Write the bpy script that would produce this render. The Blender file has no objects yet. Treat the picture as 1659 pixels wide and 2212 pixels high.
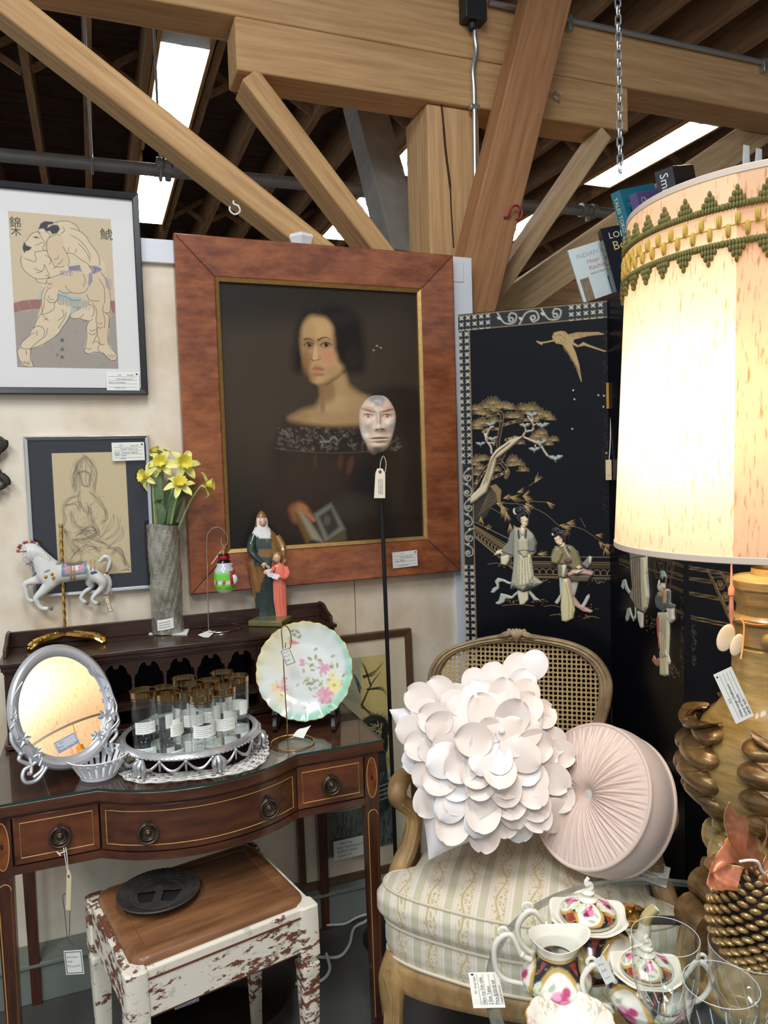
import bpy, bmesh, math, random
import numpy as np
from mathutils import Vector, Matrix, Euler
PI = math.pi
rnd = random.Random(7)
scene = bpy.context.scene
C = scene.collection
# ------------------------------------------------------------------ camera
CAM_H = 1.45
FPX = 1625.0                                   # focal length in pixels of the 1659 x 2212 frame
YAW, PITCH, ROLL = math.radians(21.0), math.radians(3.585), math.radians(-1.75)
_F = Vector((math.sin(YAW)*math.cos(PITCH), math.cos(YAW)*math.cos(PITCH),-math.sin(PITCH)))
_R0 = Vector((math.cos(YAW),-math.sin(YAW),0)); _U0 = _R0.cross(_F)
_R = _R0*math.cos(ROLL) + _U0*math.sin(ROLL); _U = -_R0*math.sin(ROLL) + _U0*math.cos(ROLL)
cam_data = bpy.data.cameras.new('camera'); cam = bpy.data.objects.new('camera', cam_data); C.objects.link(cam)
cam_data.sensor_fit = 'VERTICAL'; cam_data.sensor_height = 36.0; cam_data.lens = 36.0*FPX/2212.0
cam_data.clip_start = 0.02; cam_data.clip_end = 100
M_ = Matrix((( _R.x, _U.x, -_F.x, 0),(_R.y, _U.y, -_F.y, 0),(_R.z, _U.z, -_F.z, CAM_H),(0,0,0,1)))
cam.matrix_world = M_
scene.camera = cam
EYE = Vector((0,0, CAM_H))
# ------------------------------------------------------------------ light and exposure
scene.view_settings.view_transform = 'Standard'; scene.view_settings.look = 'None'
scene.view_settings.gamma = 1; scene.view_settings.use_curve_mapping = False
scene.view_settings.exposure = 0.45
WORLD_STRENGTH = 0.55
scene.cycles.transparent_max_bounces = 40
FLUO_STRENGTH = 60.0
LAMP_POWER = 4.4
world = bpy.data.worlds.new('ambient_fill'); scene.world = world; world.use_nodes = True  # pale ambient fill added from all sides, not a modelled window
wb = world.node_tree.nodes['Background']; wb.inputs[0].default_value = (0.86,0.93,1.0,1); wb.inputs[1].default_value = WORLD_STRENGTH
def area_light(name, loc, sx, sy, power, color=(0.93,0.97,1.0), rot=(0,0,0)):
 d = bpy.data.lights.new(name, 'AREA'); d.shape = 'RECTANGLE'; d.size = sx; d.size_y = sy; d.energy = power; d.color = color
 o = bpy.data.objects.new(name, d); C.objects.link(o); o.location = loc; o.rotation_euler = rot
 return o
area_light('fluorescent_light', (0.15,0.35,3.6),0.5,1.3,36)
area_light('fluorescent_light', (-1.6,0.0,3.6),0.5,1.3,36)
area_light('fluorescent_light', (-1.0,-1.6,3.6),0.6,1.3,60)
# ------------------------------------------------------------------ placing
def ray(x, y): x, y = float(x), float(y); return _F + ((x-829.5)*_R - (y-1106)*_U)/FPX
def at(x, y, Y=None, z=None, X=None, D=None):
 d = ray(x, y)
 t = (Y/d.y) if Y is not None else ((z-CAM_H)/d.z) if z is not None else (X/d.x) if X is not None else D
 return EYE + d*t
def on_plane(x, y, p, n):
 d = ray(x, y); return EYE + d*((p-EYE).dot(n)/d.dot(n))
# ------------------------------------------------------------------ materials
MATS = {}
def _n(nt, t, **k):
 n = nt.nodes.new(t)
 for a, b in k.items(): setattr(n, a, b)
 return n
def mat(name, col=(0.5,0.5,0.5), rough=0.5, metal=0.0, noise=0.0, nscale=8.0, stretch=(1,1,1), col2=None, bump=0.0, bscale=None,
  emit=None, estr=0.0, trans=0.0, ior=1.45, coat=0.0, attr=None, alpha=1.0, sheen=0.0, spec=0.5, detail=6.0, contrast=None, sss=0.0):
 if name in MATS: return MATS[name]
 m = bpy.data.materials.new(name); m.use_nodes = True; nt = m.node_tree; b = nt.nodes['Principled BSDF']
 L = nt.links.new
 b.inputs['Base Color'].default_value = (*col, 1); b.inputs['Roughness'].default_value = rough; b.inputs['Metallic'].default_value = metal
 b.inputs['Transmission Weight'].default_value = trans; b.inputs['IOR'].default_value = ior; b.inputs['Coat Weight'].default_value = coat
 b.inputs['Coat Roughness'].default_value = 0.08; b.inputs['Alpha'].default_value = alpha; b.inputs['Sheen Weight'].default_value = sheen
 b.inputs['Specular IOR Level'].default_value = spec
 if sss: b.inputs['Subsurface Weight'].default_value = sss; b.inputs['Subsurface Radius'].default_value = (0.01,0.008,0.006)
 if emit: b.inputs['Emission Color'].default_value = (*emit, 1); b.inputs['Emission Strength'].default_value = estr
 src = None
 if noise or bump:
  tc = _n(nt, 'ShaderNodeTexCoord'); mp = _n(nt, 'ShaderNodeMapping'); mp.inputs['Scale'].default_value = stretch
  L(tc.outputs['Object'], mp.inputs['Vector'])
 if attr:
  at_ = _n(nt, 'ShaderNodeAttribute', attribute_name=attr); src = at_.outputs['Color']
 if noise or col2:
  tx = _n(nt, 'ShaderNodeTexNoise'); tx.inputs['Scale'].default_value = nscale; tx.inputs['Detail'].default_value = detail; tx.inputs['Roughness'].default_value = 0.62
  L(mp.outputs[0], tx.inputs['Vector'])
  rp = _n(nt, 'ShaderNodeValToRGB'); lo, hi = contrast or (0.32,0.68)
  rp.color_ramp.elements[0].position = lo; rp.color_ramp.elements[1].position = hi
  L(tx.outputs['Fac'], rp.inputs['Fac'])
  if attr:
   rp.color_ramp.elements[0].color = (1-noise,)*3+(1,); rp.color_ramp.elements[1].color = (1,1,1,1)
   mx = _n(nt, 'ShaderNodeMix', data_type='RGBA', blend_type='MULTIPLY'); mx.inputs[0].default_value = 1
   L(src, mx.inputs[6]); L(rp.outputs[0], mx.inputs[7]); src = mx.outputs[2]
  else:
   c2 = col2 or tuple(c*(1-noise) for c in col)
   rp.color_ramp.elements[0].color = (*c2,1); rp.color_ramp.elements[1].color = (*col, 1); src = rp.outputs[0]
 if src: L(src, b.inputs['Base Color'])
 if bump:
  tb = _n(nt, 'ShaderNodeTexNoise'); tb.inputs['Scale'].default_value = bscale or nscale; tb.inputs['Detail'].default_value = 5
  L(mp.outputs[0], tb.inputs['Vector'])
  bp = _n(nt, 'ShaderNodeBump'); bp.inputs['Strength'].default_value = bump; bp.inputs['Distance'].default_value = 0.004
  L(tb.outputs['Fac'], bp.inputs['Height']); L(bp.outputs[0], b.inputs['Normal'])
 MATS[name] = m
 return m
def srgb(r, g, b):
 f = lambda c: (c/255/12.92) if c/255 <= 0.04045 else ((c/255+0.055)/1.055)**2.4
 return (f(r), f(g), f(b))
# ------------------------------------------------------------------ objects
def thing(name, label, cat, loc=(0,0,0), rot=(0,0,0), group=None, M=None):
 o = bpy.data.objects.new(name, None); C.objects.link(o); o.empty_display_size = 0.05
 if M is not None: o.matrix_world = M
 else:
  o.location = loc; o.rotation_euler = rot
  o.matrix_world = Matrix.LocRotScale(Vector(loc), Euler(rot), None)
 o['label'] = label; o['category'] = cat
 if group: o['group'] = group
 return o
def tag(o, label=None, cat=None, group=None, kind=None):
 if label: o['label'] = label
 if cat: o['category'] = cat
 if group: o['group'] = group
 if kind: o['kind'] = kind
 return o
def world_of(o):
 m = o.matrix_basis.copy(); p = o.parent
 while p: m = p.matrix_basis @ m; p = p.parent
 return m
def dup(root, M, label=None, group=None):
 r = root.copy(); C.objects.link(r); r.matrix_world = M
 if label: r['label'] = label
 if group: r['group'] = group
 for ch in list(root.children):
  c = ch.copy(); C.objects.link(c); c.parent = r
  for g in list(ch.children):
   d = g.copy(); C.objects.link(d); d.parent = c
 return r
def frame(o, x, y, z=None):
 """matrix with origin o, x axis x, y axis y (made square), z = x cross y"""
 x = Vector(x).normalized(); z_ = x.cross(Vector(y)).normalized(); y_ = z_.cross(x)
 m = Matrix.Identity(4)
 for i in range(3): m[i][0] = x[i]; m[i][1] = y_[i]; m[i][2] = z_[i]; m[i][3] = o[i]
 return m
class MB:
 """collects shapes, builds ONE mesh object"""
 def __init__(s): s.v = []; s.f = []; s.mi = []; s.cur = 0; s.col = {}; s.M = None
 def add(s, vs, fs, color=None):
  o = len(s.v)
  if s.M is not None: vs = [s.M @ Vector(p) for p in vs]
  s.v.extend([tuple(p) for p in vs])
  for f in fs: s.f.append(tuple(i+o for i in f)); s.mi.append(s.cur)
  if color is not None:
   for i in range(o, len(s.v)): s.col[i] = color
  return o
 def box(s, a, b, color=None):
  (x0, y0, z0),(x1, y1, z1) = a, b
  vs = [(x0,y0,z0),(x1,y0,z0),(x1,y1,z0),(x0,y1,z0),(x0,y0,z1),(x1,y0,z1),(x1,y1,z1),(x0,y1,z1)]
  s.add(vs, [(3,2,1,0),(4,5,6,7),(0,1,5,4),(1,2,6,5),(2,3,7,6),(3,0,4,7)], color)
 def bar(s, p, q, w, h, up=(0,0,1), color=None, w2=None, h2=None):
  p, q = Vector(p), Vector(q); d = (q-p).normalized(); sx = d.cross(Vector(up)).normalized(); sy = sx.cross(d)
  w2 = w if w2 is None else w2; h2 = h if h2 is None else h2; vs = []
  for c, ww, hh in ((p, w, h),(q, w2, h2)):
   for a, b in ((-1,-1),(1,-1),(1,1),(-1,1)): vs.append(c+sx*(a*ww/2)+sy*(b*hh/2))
  s.add(vs, [(0,1,2,3),(7,6,5,4),(4,5,1,0),(5,6,2,1),(6,7,3,2),(7,4,0,3)], color)
 def tube(s, pts, r, n=8, closed=False, cap=True, color=None, flat=1.0, up=None):
  pts = [Vector(p) for p in pts]; k = len(pts); rs = r if isinstance(r, (list, tuple)) else [r]*k
  T = []
  for i in range(k):
   a = pts[(i-1) % k] if (closed or i) else pts[0]; b = pts[(i+1) % k] if (closed or i < k-1) else pts[-1]
   t = (b-a); T.append(t.normalized() if t.length > 1e-9 else Vector((0,0,1)))
  u0 = Vector(up) if up else (Vector((0,0,1)) if abs(T[0].z) < 0.9 else Vector((1,0,0)))
  nrm = (u0 - T[0]*u0.dot(T[0])).normalized(); vs = []
  for i in range(k):
   nrm = (nrm - T[i]*nrm.dot(T[i]))
   nrm = nrm.normalized() if nrm.length > 1e-6 else T[i].orthogonal().normalized()
   bn = T[i].cross(nrm)
   for j in range(n):
    a = 2*PI*j/n; vs.append(pts[i] + nrm*(math.cos(a)*rs[i]) + bn*(math.sin(a)*rs[i]*flat))
  fs = []
  for i in range(k if closed else k-1):
   for j in range(n):
    a, b = i*n+j, i*n+(j+1) % n; c, d = ((i+1) % k)*n+(j+1) % n, ((i+1) % k)*n+j
    fs.append((a, b, c, d))
  if cap and not closed: fs.append(tuple(range(n-1,-1,-1))); fs.append(tuple((k-1)*n+j for j in range(n)))
  s.add(vs, fs, color)
 def lathe(s, prof, n=32, axis=None, color=None, sx=1.0, sy=1.0, fn=None, close=False):
  """prof: (r, z) from bottom to top; axis: matrix"""
  vs = []; fs = []; k = len(prof)
  for i, (r, z) in enumerate(prof):
   for j in range(n):
    a = 2*PI*j/n; rr = r*(fn(a, i, z) if fn else 1.0)
    vs.append(Vector((rr*math.cos(a)*sx, rr*math.sin(a)*sy, z)))
  for i in range(k if close else k-1):
   for j in range(n): fs.append((i*n+j, i*n+(j+1) % n, ((i+1) % k)*n+(j+1) % n, ((i+1) % k)*n+j))
  if axis is not None: vs = [axis @ p for p in vs]
  s.add(vs, fs, color)
 def grid(s, fn, nu, nv, color=None, wrap_u=False, flip=False):
  vs = []; fs = []
  for j in range(nv+1):
   for i in range(nu if wrap_u else nu+1): vs.append(Vector(fn(i/nu, j/nv)))
  w = nu if wrap_u else nu+1
  for j in range(nv):
   for i in range(nu):
    q = (j*w+i, j*w+(i+1) % w, (j+1)*w+(i+1) % w, (j+1)*w+i)
    fs.append(q[::-1] if flip else q)
  s.add(vs, fs, color)
 def prism(s, poly, d, color=None):
  """polygon of 3-D points pushed by vector d"""
  poly = [Vector(p) for p in poly]; d = Vector(d); n = len(poly)
  vs = poly + [p+d for p in poly]
  s.add(vs, [tuple(range(n-1,-1,-1)), tuple(range(n, 2*n))] + [(i, (i+1) % n, n+(i+1) % n, n+i) for i in range(n)], color)
 def ell(s, c, r, n=14, m=9, M=None, color=None):
  c = Vector(c); r = (r, r, r) if not isinstance(r, (tuple, list)) else r
  vs = []; fs = []
  for j in range(m+1):
   t = PI*j/m
   for i in range(n):
    a = 2*PI*i/n; p = Vector((r[0]*math.sin(t)*math.cos(a), r[1]*math.sin(t)*math.sin(a),-r[2]*math.cos(t)))
    vs.append(c + (M @ p if M is not None else p))
  for j in range(m):
   for i in range(n): fs.append((j*n+i, j*n+(i+1) % n, (j+1)*n+(i+1) % n, (j+1)*n+i))
  s.add(vs, fs, color)
 def build(s, name, mats, parent=None, smooth=35, world=False, bevel=0, sub=0, weld=True, segs=2):
  me = bpy.data.meshes.new(name); vs = s.v
  if world and parent is not None:
   inv = world_of(parent).inverted(); vs = [tuple(inv @ Vector(p)) for p in vs]
  me.from_pydata(vs, [], s.f)
  if not isinstance(mats, (list, tuple)): mats = [mats]
  for m in mats: me.materials.append(m)
  if len(mats) > 1: me.polygons.foreach_set('material_index', s.mi)
  if s.col:
   a = me.color_attributes.new('Col', 'FLOAT_COLOR', 'POINT'); arr = np.ones((len(vs),4), np.float32)*0.5
   arr[:, 3] = 1
   for i, c in s.col.items(): arr[i, :3] = c
   a.data.foreach_set('color', arr.ravel())
  bm = bmesh.new(); bm.from_mesh(me)
  if weld: bmesh.ops.remove_doubles(bm, verts=bm.verts, dist=1e-5)
  bmesh.ops.recalc_face_normals(bm, faces=bm.faces); bm.to_mesh(me); bm.free()
  me.validate()
  if smooth:
   me.shade_smooth()
   if smooth < 180: me.set_sharp_from_angle(angle=math.radians(smooth))
  o = bpy.data.objects.new(name, me); C.objects.link(o)
  if parent is not None: o.parent = parent
  if bevel:
   b = o.modifiers.new('bevel', 'BEVEL'); b.width = bevel; b.segments = segs; b.limit_method = 'ANGLE'; b.angle_limit = math.radians(40)
  if sub:
   d = o.modifiers.new('sub', 'SUBSURF'); d.levels = sub; d.render_levels = sub
  return o
def smooth_path(pts, n=6, closed=False):
 """Catmull-Rom through the points"""
 P = [Vector(p) for p in pts]; k = len(P); out = []
 rng = range(k if closed else k-1)
 for i in rng:
  a = P[(i-1) % k] if (closed or i > 0) else P[0]*2-P[1]; b = P[i]; c = P[(i+1) % k]
  d = P[(i+2) % k] if (closed or i+2 < k) else c*2-b
  for j in range(n):
   t = j/n; out.append(0.5*((2*b)+(c-a)*t+(2*a-5*b+4*c-d)*t*t+(3*b-a-3*c+d)*t**3))
 if not closed: out.append(P[-1])
 return out
def interp(vals, n):
 """resample a list of numbers to n values"""
 x = np.linspace(0, len(vals)-1, n); return [float(v) for v in np.interp(x, range(len(vals)), vals)]
# ------------------------------------------------------------------ painter: a picture painted on a fine mesh (vertex colours = pigment)
class Paint:
 """quad: the four corners in photo pixels (TL, TR, BR, BL) used only as the drawing frame; w, h grid size"""
 def __init__(s, quad, w, h, bg):
  s.w, s.h = w, h; s.img = np.zeros((h, w, 3)); s.img[:] = bg
  s.gx, s.gy = np.meshgrid(np.arange(w)+0.0, np.arange(h)+0.0)
  dst = [(0,0),(w-1,0),(w-1, h-1),(0, h-1)]; A = []; B = []
  for (x, y),(u, v) in zip(quad, dst):
   A.append([x, y, 1,0,0,0,-u*x, -u*y]); B.append(u)
   A.append([0,0,0, x, y, 1,-v*x, -v*y]); B.append(v)
  s.H = np.append(np.linalg.solve(np.array(A, float), np.array(B, float)),1).reshape(3,3)
 def tr(s, pts):
  p = np.c_[np.array(pts, float), np.ones(len(pts))] @ s.H.T; return p[:, :2]/p[:, 2:]
 def _k(s, pts):
  return pts
 def blend(s, a, col, sl=None):
  t = s.img if sl is None else s.img[sl]; t += (np.array(col)-t)*np.clip(a, 0,1)[..., None]
 def _win(s, q, pad):
  x0 = int(max(0, q[:, 0].min()-pad)); x1 = int(min(s.w, q[:, 0].max()+pad+2)); y0 = int(max(0, q[:, 1].min()-pad)); y1 = int(min(s.h, q[:, 1].max()+pad+2))
  return (slice(y0, max(y0, y1)), slice(x0, max(x0, x1)))
 def poly(s, pts, col, soft=0.7, a=1.0, curve=0):
  if curve: pts = [tuple(p)[:2] for p in smooth_path([(x, y, 0) for x, y in pts], curve, True)]
  q = s.tr(pts); sl = s._win(q, soft*2+1); X, Y = s.gx[sl], s.gy[sl]
  if X.size == 0: return
  ins = np.zeros(X.shape, bool); dist = np.full(X.shape, 1e9); n = len(q)
  for i in range(n):
   (x0, y0),(x1, y1) = q[i], q[(i+1) % n]
   dx, dy = x1-x0, y1-y0
   if dy != 0:
    c = ((y0 > Y) != (y1 > Y)); ins ^= c & (X < dx*(Y-y0)/dy+x0)
   L = dx*dx+dy*dy+1e-12; t = np.clip(((X-x0)*dx+(Y-y0)*dy)/L, 0,1)
   dist = np.minimum(dist, np.hypot(X-x0-t*dx, Y-y0-t*dy))
  sd = np.where(ins, dist, -dist); s.blend(a*np.clip(sd/(2*soft)+0.5,0,1), col, sl)
 def line(s, pts, col, wd=1.0, a=1.0, curve=0, taper=False, soft=0.8):
  """wd in photo pixels"""
  if curve: pts = [tuple(p)[:2] for p in smooth_path([(x, y, 0) for x, y in pts], curve)]
  q = s.tr(pts); k = np.sqrt(abs(np.linalg.det(s.H[:2, :2]))); p0 = s.tr([pts[0],(pts[0][0]+1, pts[0][1]+1)])
  k = np.hypot(*(p0[1]-p0[0]))/1.414; hw = wd*k/2
  sl = s._win(q, hw+2); X, Y = s.gx[sl], s.gy[sl]
  if X.size == 0: return
  A = np.zeros(X.shape); n = len(q)
  for i in range(n-1):
   (x0, y0),(x1, y1) = q[i], q[i+1]; dx, dy = x1-x0, y1-y0; L = dx*dx+dy*dy+1e-12
   t = np.clip(((X-x0)*dx+(Y-y0)*dy)/L, 0,1); d = np.hypot(X-x0-t*dx, Y-y0-t*dy)
   h_ = hw*(1-((i+t)/(n-1)))+0.15 if taper else hw
   A = np.maximum(A, np.clip((h_-d)/soft+0.5,0,1)*np.minimum(1,(2*h_+0.35) if taper else 2*hw+0.35))
  s.blend(a*A, col, sl)
 def ell(s, c, rx, ry, col, soft=0.25, a=1.0, rot=0.0):
  """soft brush ellipse in photo pixels; soft = share of the radius that fades"""
  q = s.tr([c, (c[0]+1, c[1]),(c[0], c[1]+1)]); J = np.linalg.inv(np.array([q[1]-q[0], q[2]-q[0]]).T)
  R = max(rx, ry)*max(np.hypot(*(q[1]-q[0])), np.hypot(*(q[2]-q[0])))*1.05*(1+soft)
  sl = s._win(q[:1], R); X, Y = s.gx[sl]-q[0][0], s.gy[sl]-q[0][1]
  if X.size == 0: return
  px_ = J[0,0]*X+J[0,1]*Y; py_ = J[1,0]*X+J[1,1]*Y; cr, sr = math.cos(rot), math.sin(rot)
  d = np.hypot((cr*px_+sr*py_)/rx, (-sr*px_+cr*py_)/ry)
  t = np.clip((1+soft*0.5-d)/max(soft, 1e-3),0,1); s.blend(a*t*t*(3-2*t), col, sl)
 def noise(s, amt, seed=1, size=1):
  r = np.random.RandomState(seed); n = r.rand(s.h//size+2, s.w//size+2)
  n = np.kron(n, np.ones((size, size)))[:s.h, :s.w]; s.img *= (1+amt*(n-0.5))[..., None]
 def mesh(s, name, material, parent, fn, smooth=180):
  """fn(u, v) -> local point, v = 0 at the top"""
  w, h = s.w, s.h; U, V = np.meshgrid(np.linspace(0,1, w), np.linspace(0,1, h))
  pts = fn(U, V); pts = np.stack([np.broadcast_to(p, U.shape) for p in pts],-1).reshape(-1,3)
  i = (np.arange(h-1)[:, None]*w+np.arange(w-1)[None]).ravel(); f = np.stack([i, i+w, i+w+1, i+1],1)
  me = bpy.data.meshes.new(name); me.vertices.add(len(pts)); me.vertices.foreach_set('co', pts.ravel().astype(np.float32))
  me.loops.add(f.size); me.loops.foreach_set('vertex_index', f.ravel().astype(np.int32))
  me.polygons.add(len(f)); me.polygons.foreach_set('loop_start', (np.arange(len(f))*4).astype(np.int32))
  me.update(calc_edges=True)
  a = me.color_attributes.new('Col', 'FLOAT_COLOR', 'POINT'); c = np.ones((w*h, 4), np.float32); c[:, :3] = np.clip(s.img, 0,1).reshape(-1,3)
  a.data.foreach_set('color', c.ravel()); me.materials.append(material)
  if smooth: me.shade_smooth()
  o = bpy.data.objects.new(name, me); C.objects.link(o); o.parent = parent
  return o
def text_into(mb, body, M, size, color=None, align='LEFT', depth=0.0):
 """flat lettering added to a mesh builder; M places the text plane"""
 cu = bpy.data.curves.new('t', 'FONT'); cu.body = body; cu.size = size; cu.align_x = align; cu.extrude = depth; cu.resolution_u = 2
 o = bpy.data.objects.new('t', cu); C.objects.link(o)
 dg = bpy.context.evaluated_depsgraph_get(); me = bpy.data.meshes.new_from_object(o.evaluated_get(dg))
 vs = [M @ v.co for v in me.vertices]; fs = [tuple(p.vertices) for p in me.polygons]
 bpy.data.objects.remove(o); bpy.data.curves.remove(cu); bpy.data.meshes.remove(me)
 if vs: mb.add(vs, fs, color)
def scribble(mb, M, x, y, w, h, r, color=None, seed=0):
 """a line of handwriting as a thin ink ribbon"""
 rr = random.Random(seed); pts = []; n = max(4, int(w/h*2.2)); X = x
 for i in range(n):
  X = x+w*i/n; pts.append((X, y+(h*(0.2+0.8*rr.random()) if i % 2 else h*0.15*rr.random()),0))
 P = [M @ Vector(p) for p in smooth_path(pts, 3)]; nz = (M.to_3x3() @ Vector((0,0,1)))
 vs = []; fs = []
 for i, p in enumerate(P):
  t = (P[min(i+1, len(P)-1)]-P[max(i-1,0)]).normalized(); sd = nz.cross(t)*r
  vs += [p-sd, p+sd]
  if i: fs.append((2*i-2,2*i, 2*i+1,2*i-1))
 mb.add(vs, fs, color)
INK = mat('ink', srgb(40,45,75),0.7)
PRINTINK = mat('printed_ink', srgb(90,95,100),0.7)
CARD = mat('price_card', srgb(236,236,226),0.6)
MANILA = mat('manila_tag', srgb(225,205,170),0.7)
STRING = mat('white_string', srgb(225,222,212),0.8)
def card(name, M, w, h, lines, parent, material=None, seed=0, t=0.0006, border=False, printed=True, dot=True):
 """a price card: paper w x h in the xy plane of M (origin at its lower left), lines = [(x, y, size, text or None, width)]"""
 mb = MB(); mb.M = M
 mb.box((0,0,-t),(w, h, 0)); mb.M = None
 mb.cur = 1
 L = M @ Matrix.Translation((0,0,0.0003))
 for i, (x, y, sz, tx, wd) in enumerate(lines):
  if tx: text_into(mb, tx, L @ Matrix.Translation((x, y, 0)), sz)
  else: scribble(mb, L, x, y, wd, sz, sz*0.06, seed=seed*31+i)
 mb.cur = 2; mb.M = L
 if printed:
  for k in range(1,5):
   yy = h*(0.92-0.19*k); mb.box((w*0.06, yy, -0.0001),(w*0.94, yy+h*0.012,0.0))
 if border:
  k = h*0.03
  for a, b in (((0.05*w, 0.05*h),(0.95*w, 0.05*h+k)),((0.05*w, 0.95*h-k),(0.95*w, 0.95*h)),((0.05*w, 0.05*h),(0.05*w+k, 0.95*h)),((0.95*w-k, 0.05*h),(0.95*w, 0.95*h))):
   mb.box((*a, -0.0001),(*b, 0))
 if dot: mb.cur = 1; mb.tube([(w*0.93, h*0.88,-0.0001),(w*0.93, h*0.88,0.0001)], h*0.05,10)
 mb.M = None
 return mb.build(name, [material or CARD, INK, PRINTINK], parent, smooth=0, world=True, weld=False)
def proj(p):
 v = Vector(p)-EYE; d = v.dot(_F); return (829.5+FPX*v.dot(_R)/d, 1106-FPX*v.dot(_U)/d)
class Relief(Paint):
 """low carving: colour and height on a grid, cells without height are left out"""
 def __init__(s, quad, w, h, bg): Paint.__init__(s, quad, w, h, bg); s.hm = np.zeros((h, w))
 def form(s, pts, col, hgt, rad=4.0, curve=0, over=True):
  if curve: pts = [tuple(p)[:2] for p in smooth_path([(x, y, 0) for x, y in pts], curve, True)]
  q = s.tr(pts); sl = s._win(q, 2); X, Y = s.gx[sl], s.gy[sl]
  if X.size == 0: return
  ins = np.zeros(X.shape, bool); dist = np.full(X.shape, 1e9); n = len(q)
  for i in range(n):
   (x0, y0),(x1, y1) = q[i], q[(i+1) % n]; dx, dy = x1-x0, y1-y0
   if dy != 0: ins ^= ((y0 > Y) != (y1 > Y)) & (X < dx*(Y-y0)/dy+x0)
   t = np.clip(((X-x0)*dx+(Y-y0)*dy)/(dx*dx+dy*dy+1e-12),0,1); dist = np.minimum(dist, np.hypot(X-x0-t*dx, Y-y0-t*dy))
  t = np.clip(dist/rad, 0,1); hh = hgt*(0.25+0.75*np.sqrt(1-(1-t)**2)); m = s.hm[sl]
  m[ins] = np.maximum(m[ins]*0.35+hh[ins], hh[ins]) if over else hh[ins]
  s.img[sl][ins] = col
 def stroke(s, pts, col, wd, hgt, curve=4):
  if curve: pts = [tuple(p)[:2] for p in smooth_path([(x, y, 0) for x, y in pts], curve)]
  q = s.tr(pts); p0 = s.tr([pts[0],(pts[0][0]+1, pts[0][1])]); k = np.hypot(*(p0[1]-p0[0])); hw = max(wd*k/2,0.8)
  sl = s._win(q, hw+1); X, Y = s.gx[sl], s.gy[sl]
  if X.size == 0: return
  dist = np.full(X.shape, 1e9)
  for i in range(len(q)-1):
   (x0, y0),(x1, y1) = q[i], q[i+1]; dx, dy = x1-x0, y1-y0
   t = np.clip(((X-x0)*dx+(Y-y0)*dy)/(dx*dx+dy*dy+1e-12),0,1); dist = np.minimum(dist, np.hypot(X-x0-t*dx, Y-y0-t*dy))
  ins = dist < hw; m = s.hm[sl]; m[ins] = (m[ins]+hgt*np.sqrt(1-(dist[ins]/hw)**2)) if hgt > 0 else np.maximum(m[ins]+hgt*(1-dist[ins]/hw),1e-4)
  if col is not None: s.img[sl][ins] = col
 def carve(s, name, material, parent, fn, smooth=180):
  """fn(u, v, h) -> local point"""
  w, h = s.w, s.h; U, V = np.meshgrid(np.linspace(0,1, w), np.linspace(0,1, h)); pts = np.stack(fn(U, V, s.hm),-1).reshape(-1,3)
  keep = s.hm > 0; c = keep[:-1, :-1] | keep[1:, :-1] | keep[:-1,1:] | keep[1:, 1:]
  i = (np.arange(h-1)[:, None]*w+np.arange(w-1)[None])[c]; f = np.stack([i, i+w, i+w+1, i+1],1)
  used = np.unique(f); mp = np.zeros(w*h, int); mp[used] = np.arange(len(used)); f = mp[f]
  me = bpy.data.meshes.new(name); me.from_pydata(pts[used].tolist(),[], f.tolist())
  a = me.color_attributes.new('Col', 'FLOAT_COLOR', 'POINT'); cc = np.ones((len(used),4), np.float32); cc[:, :3] = s.img.reshape(-1,3)[used]; a.data.foreach_set('color', cc.ravel())
  me.materials.append(material); me.shade_smooth(); o = bpy.data.objects.new(name, me); C.objects.link(o); o.parent = parent; return o
# ================================================================== the room
WY = 2.30
def struct(mb, name, m, **k):
 o = mb.build(name, m, **k); o['kind'] = 'structure'; return o
M_floor = mat('concrete_floor', srgb(92,90,86),0.55, noise=0.35, nscale=3.0, bump=0.1, bscale=30)
M_plaster = mat('sponged_plaster', srgb(234,222,202),0.85, col2=srgb(206,180,146), nscale=2.6, bump=0.15, bscale=14, contrast=(0.30,0.56), detail=9, noise=0.1)
M_white = mat('white_paint', srgb(225,228,232),0.5, noise=0.05, nscale=6)
M_seam = mat('seam_backing', srgb(120,100,80),0.9)  # brown backing that shows in the gaps between the wall panels
M_curb = mat('grey_green_paint', srgb(128,134,124),0.6, noise=0.12, nscale=5)
M_deck = mat('dark_roof_boards', srgb(98,74,60),0.85, col2=srgb(66,48,40), nscale=5, stretch=(1,6,1), noise=0.3)
M_joist = mat('joist_wood', srgb(168,128,90),0.8, col2=srgb(128,94,64), nscale=6, stretch=(6,0.6,6), noise=0.3)
mb = MB(); mb.box((-4,-4,-0.05),(7,10,0)); struct(mb, 'floor', M_floor)
mb = MB()
for a, b in ((-2.6,-0.452),(-0.449,0.771),(0.774,1.19)): mb.box((a, WY, 0),(b, WY+0.03,2.05))
mb.cur = 1; mb.box((-2.6, WY+0.004,0),(1.19, WY+0.034,2.05))
struct(mb, 'wall_back', [M_plaster, M_seam])
mb = MB(); mb.box((-2.6, WY-0.014,2.05),(1.19, WY+0.05,2.118)); struct(mb, 'trim_1', M_white, bevel=0.003)
mb = MB(); mb.box((1.13, WY-0.012,0),(1.222, WY+0.06,2.135)); struct(mb, 'trim_2', M_white, bevel=0.003)
mb = MB(); mb.box((-2.6,2.21,0),(1.19, WY, 0.105)); mb.box((-2.6,2.20,0.105),(1.19, WY, 0.118)); struct(mb, 'baseboard_back', M_curb, bevel=0.003)
mb = MB(); mb.box((6.9,-4,0),(7,9.8,4.1)); struct(mb, 'wall_right', mat('side_wall', srgb(150,132,112),0.9))
CZ = 3.85
mb = MB()
for i in range(44): mb.box((-5,-4+i*0.31, CZ+0.26),(8,-4+i*0.31+0.303, CZ+0.29))
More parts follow.
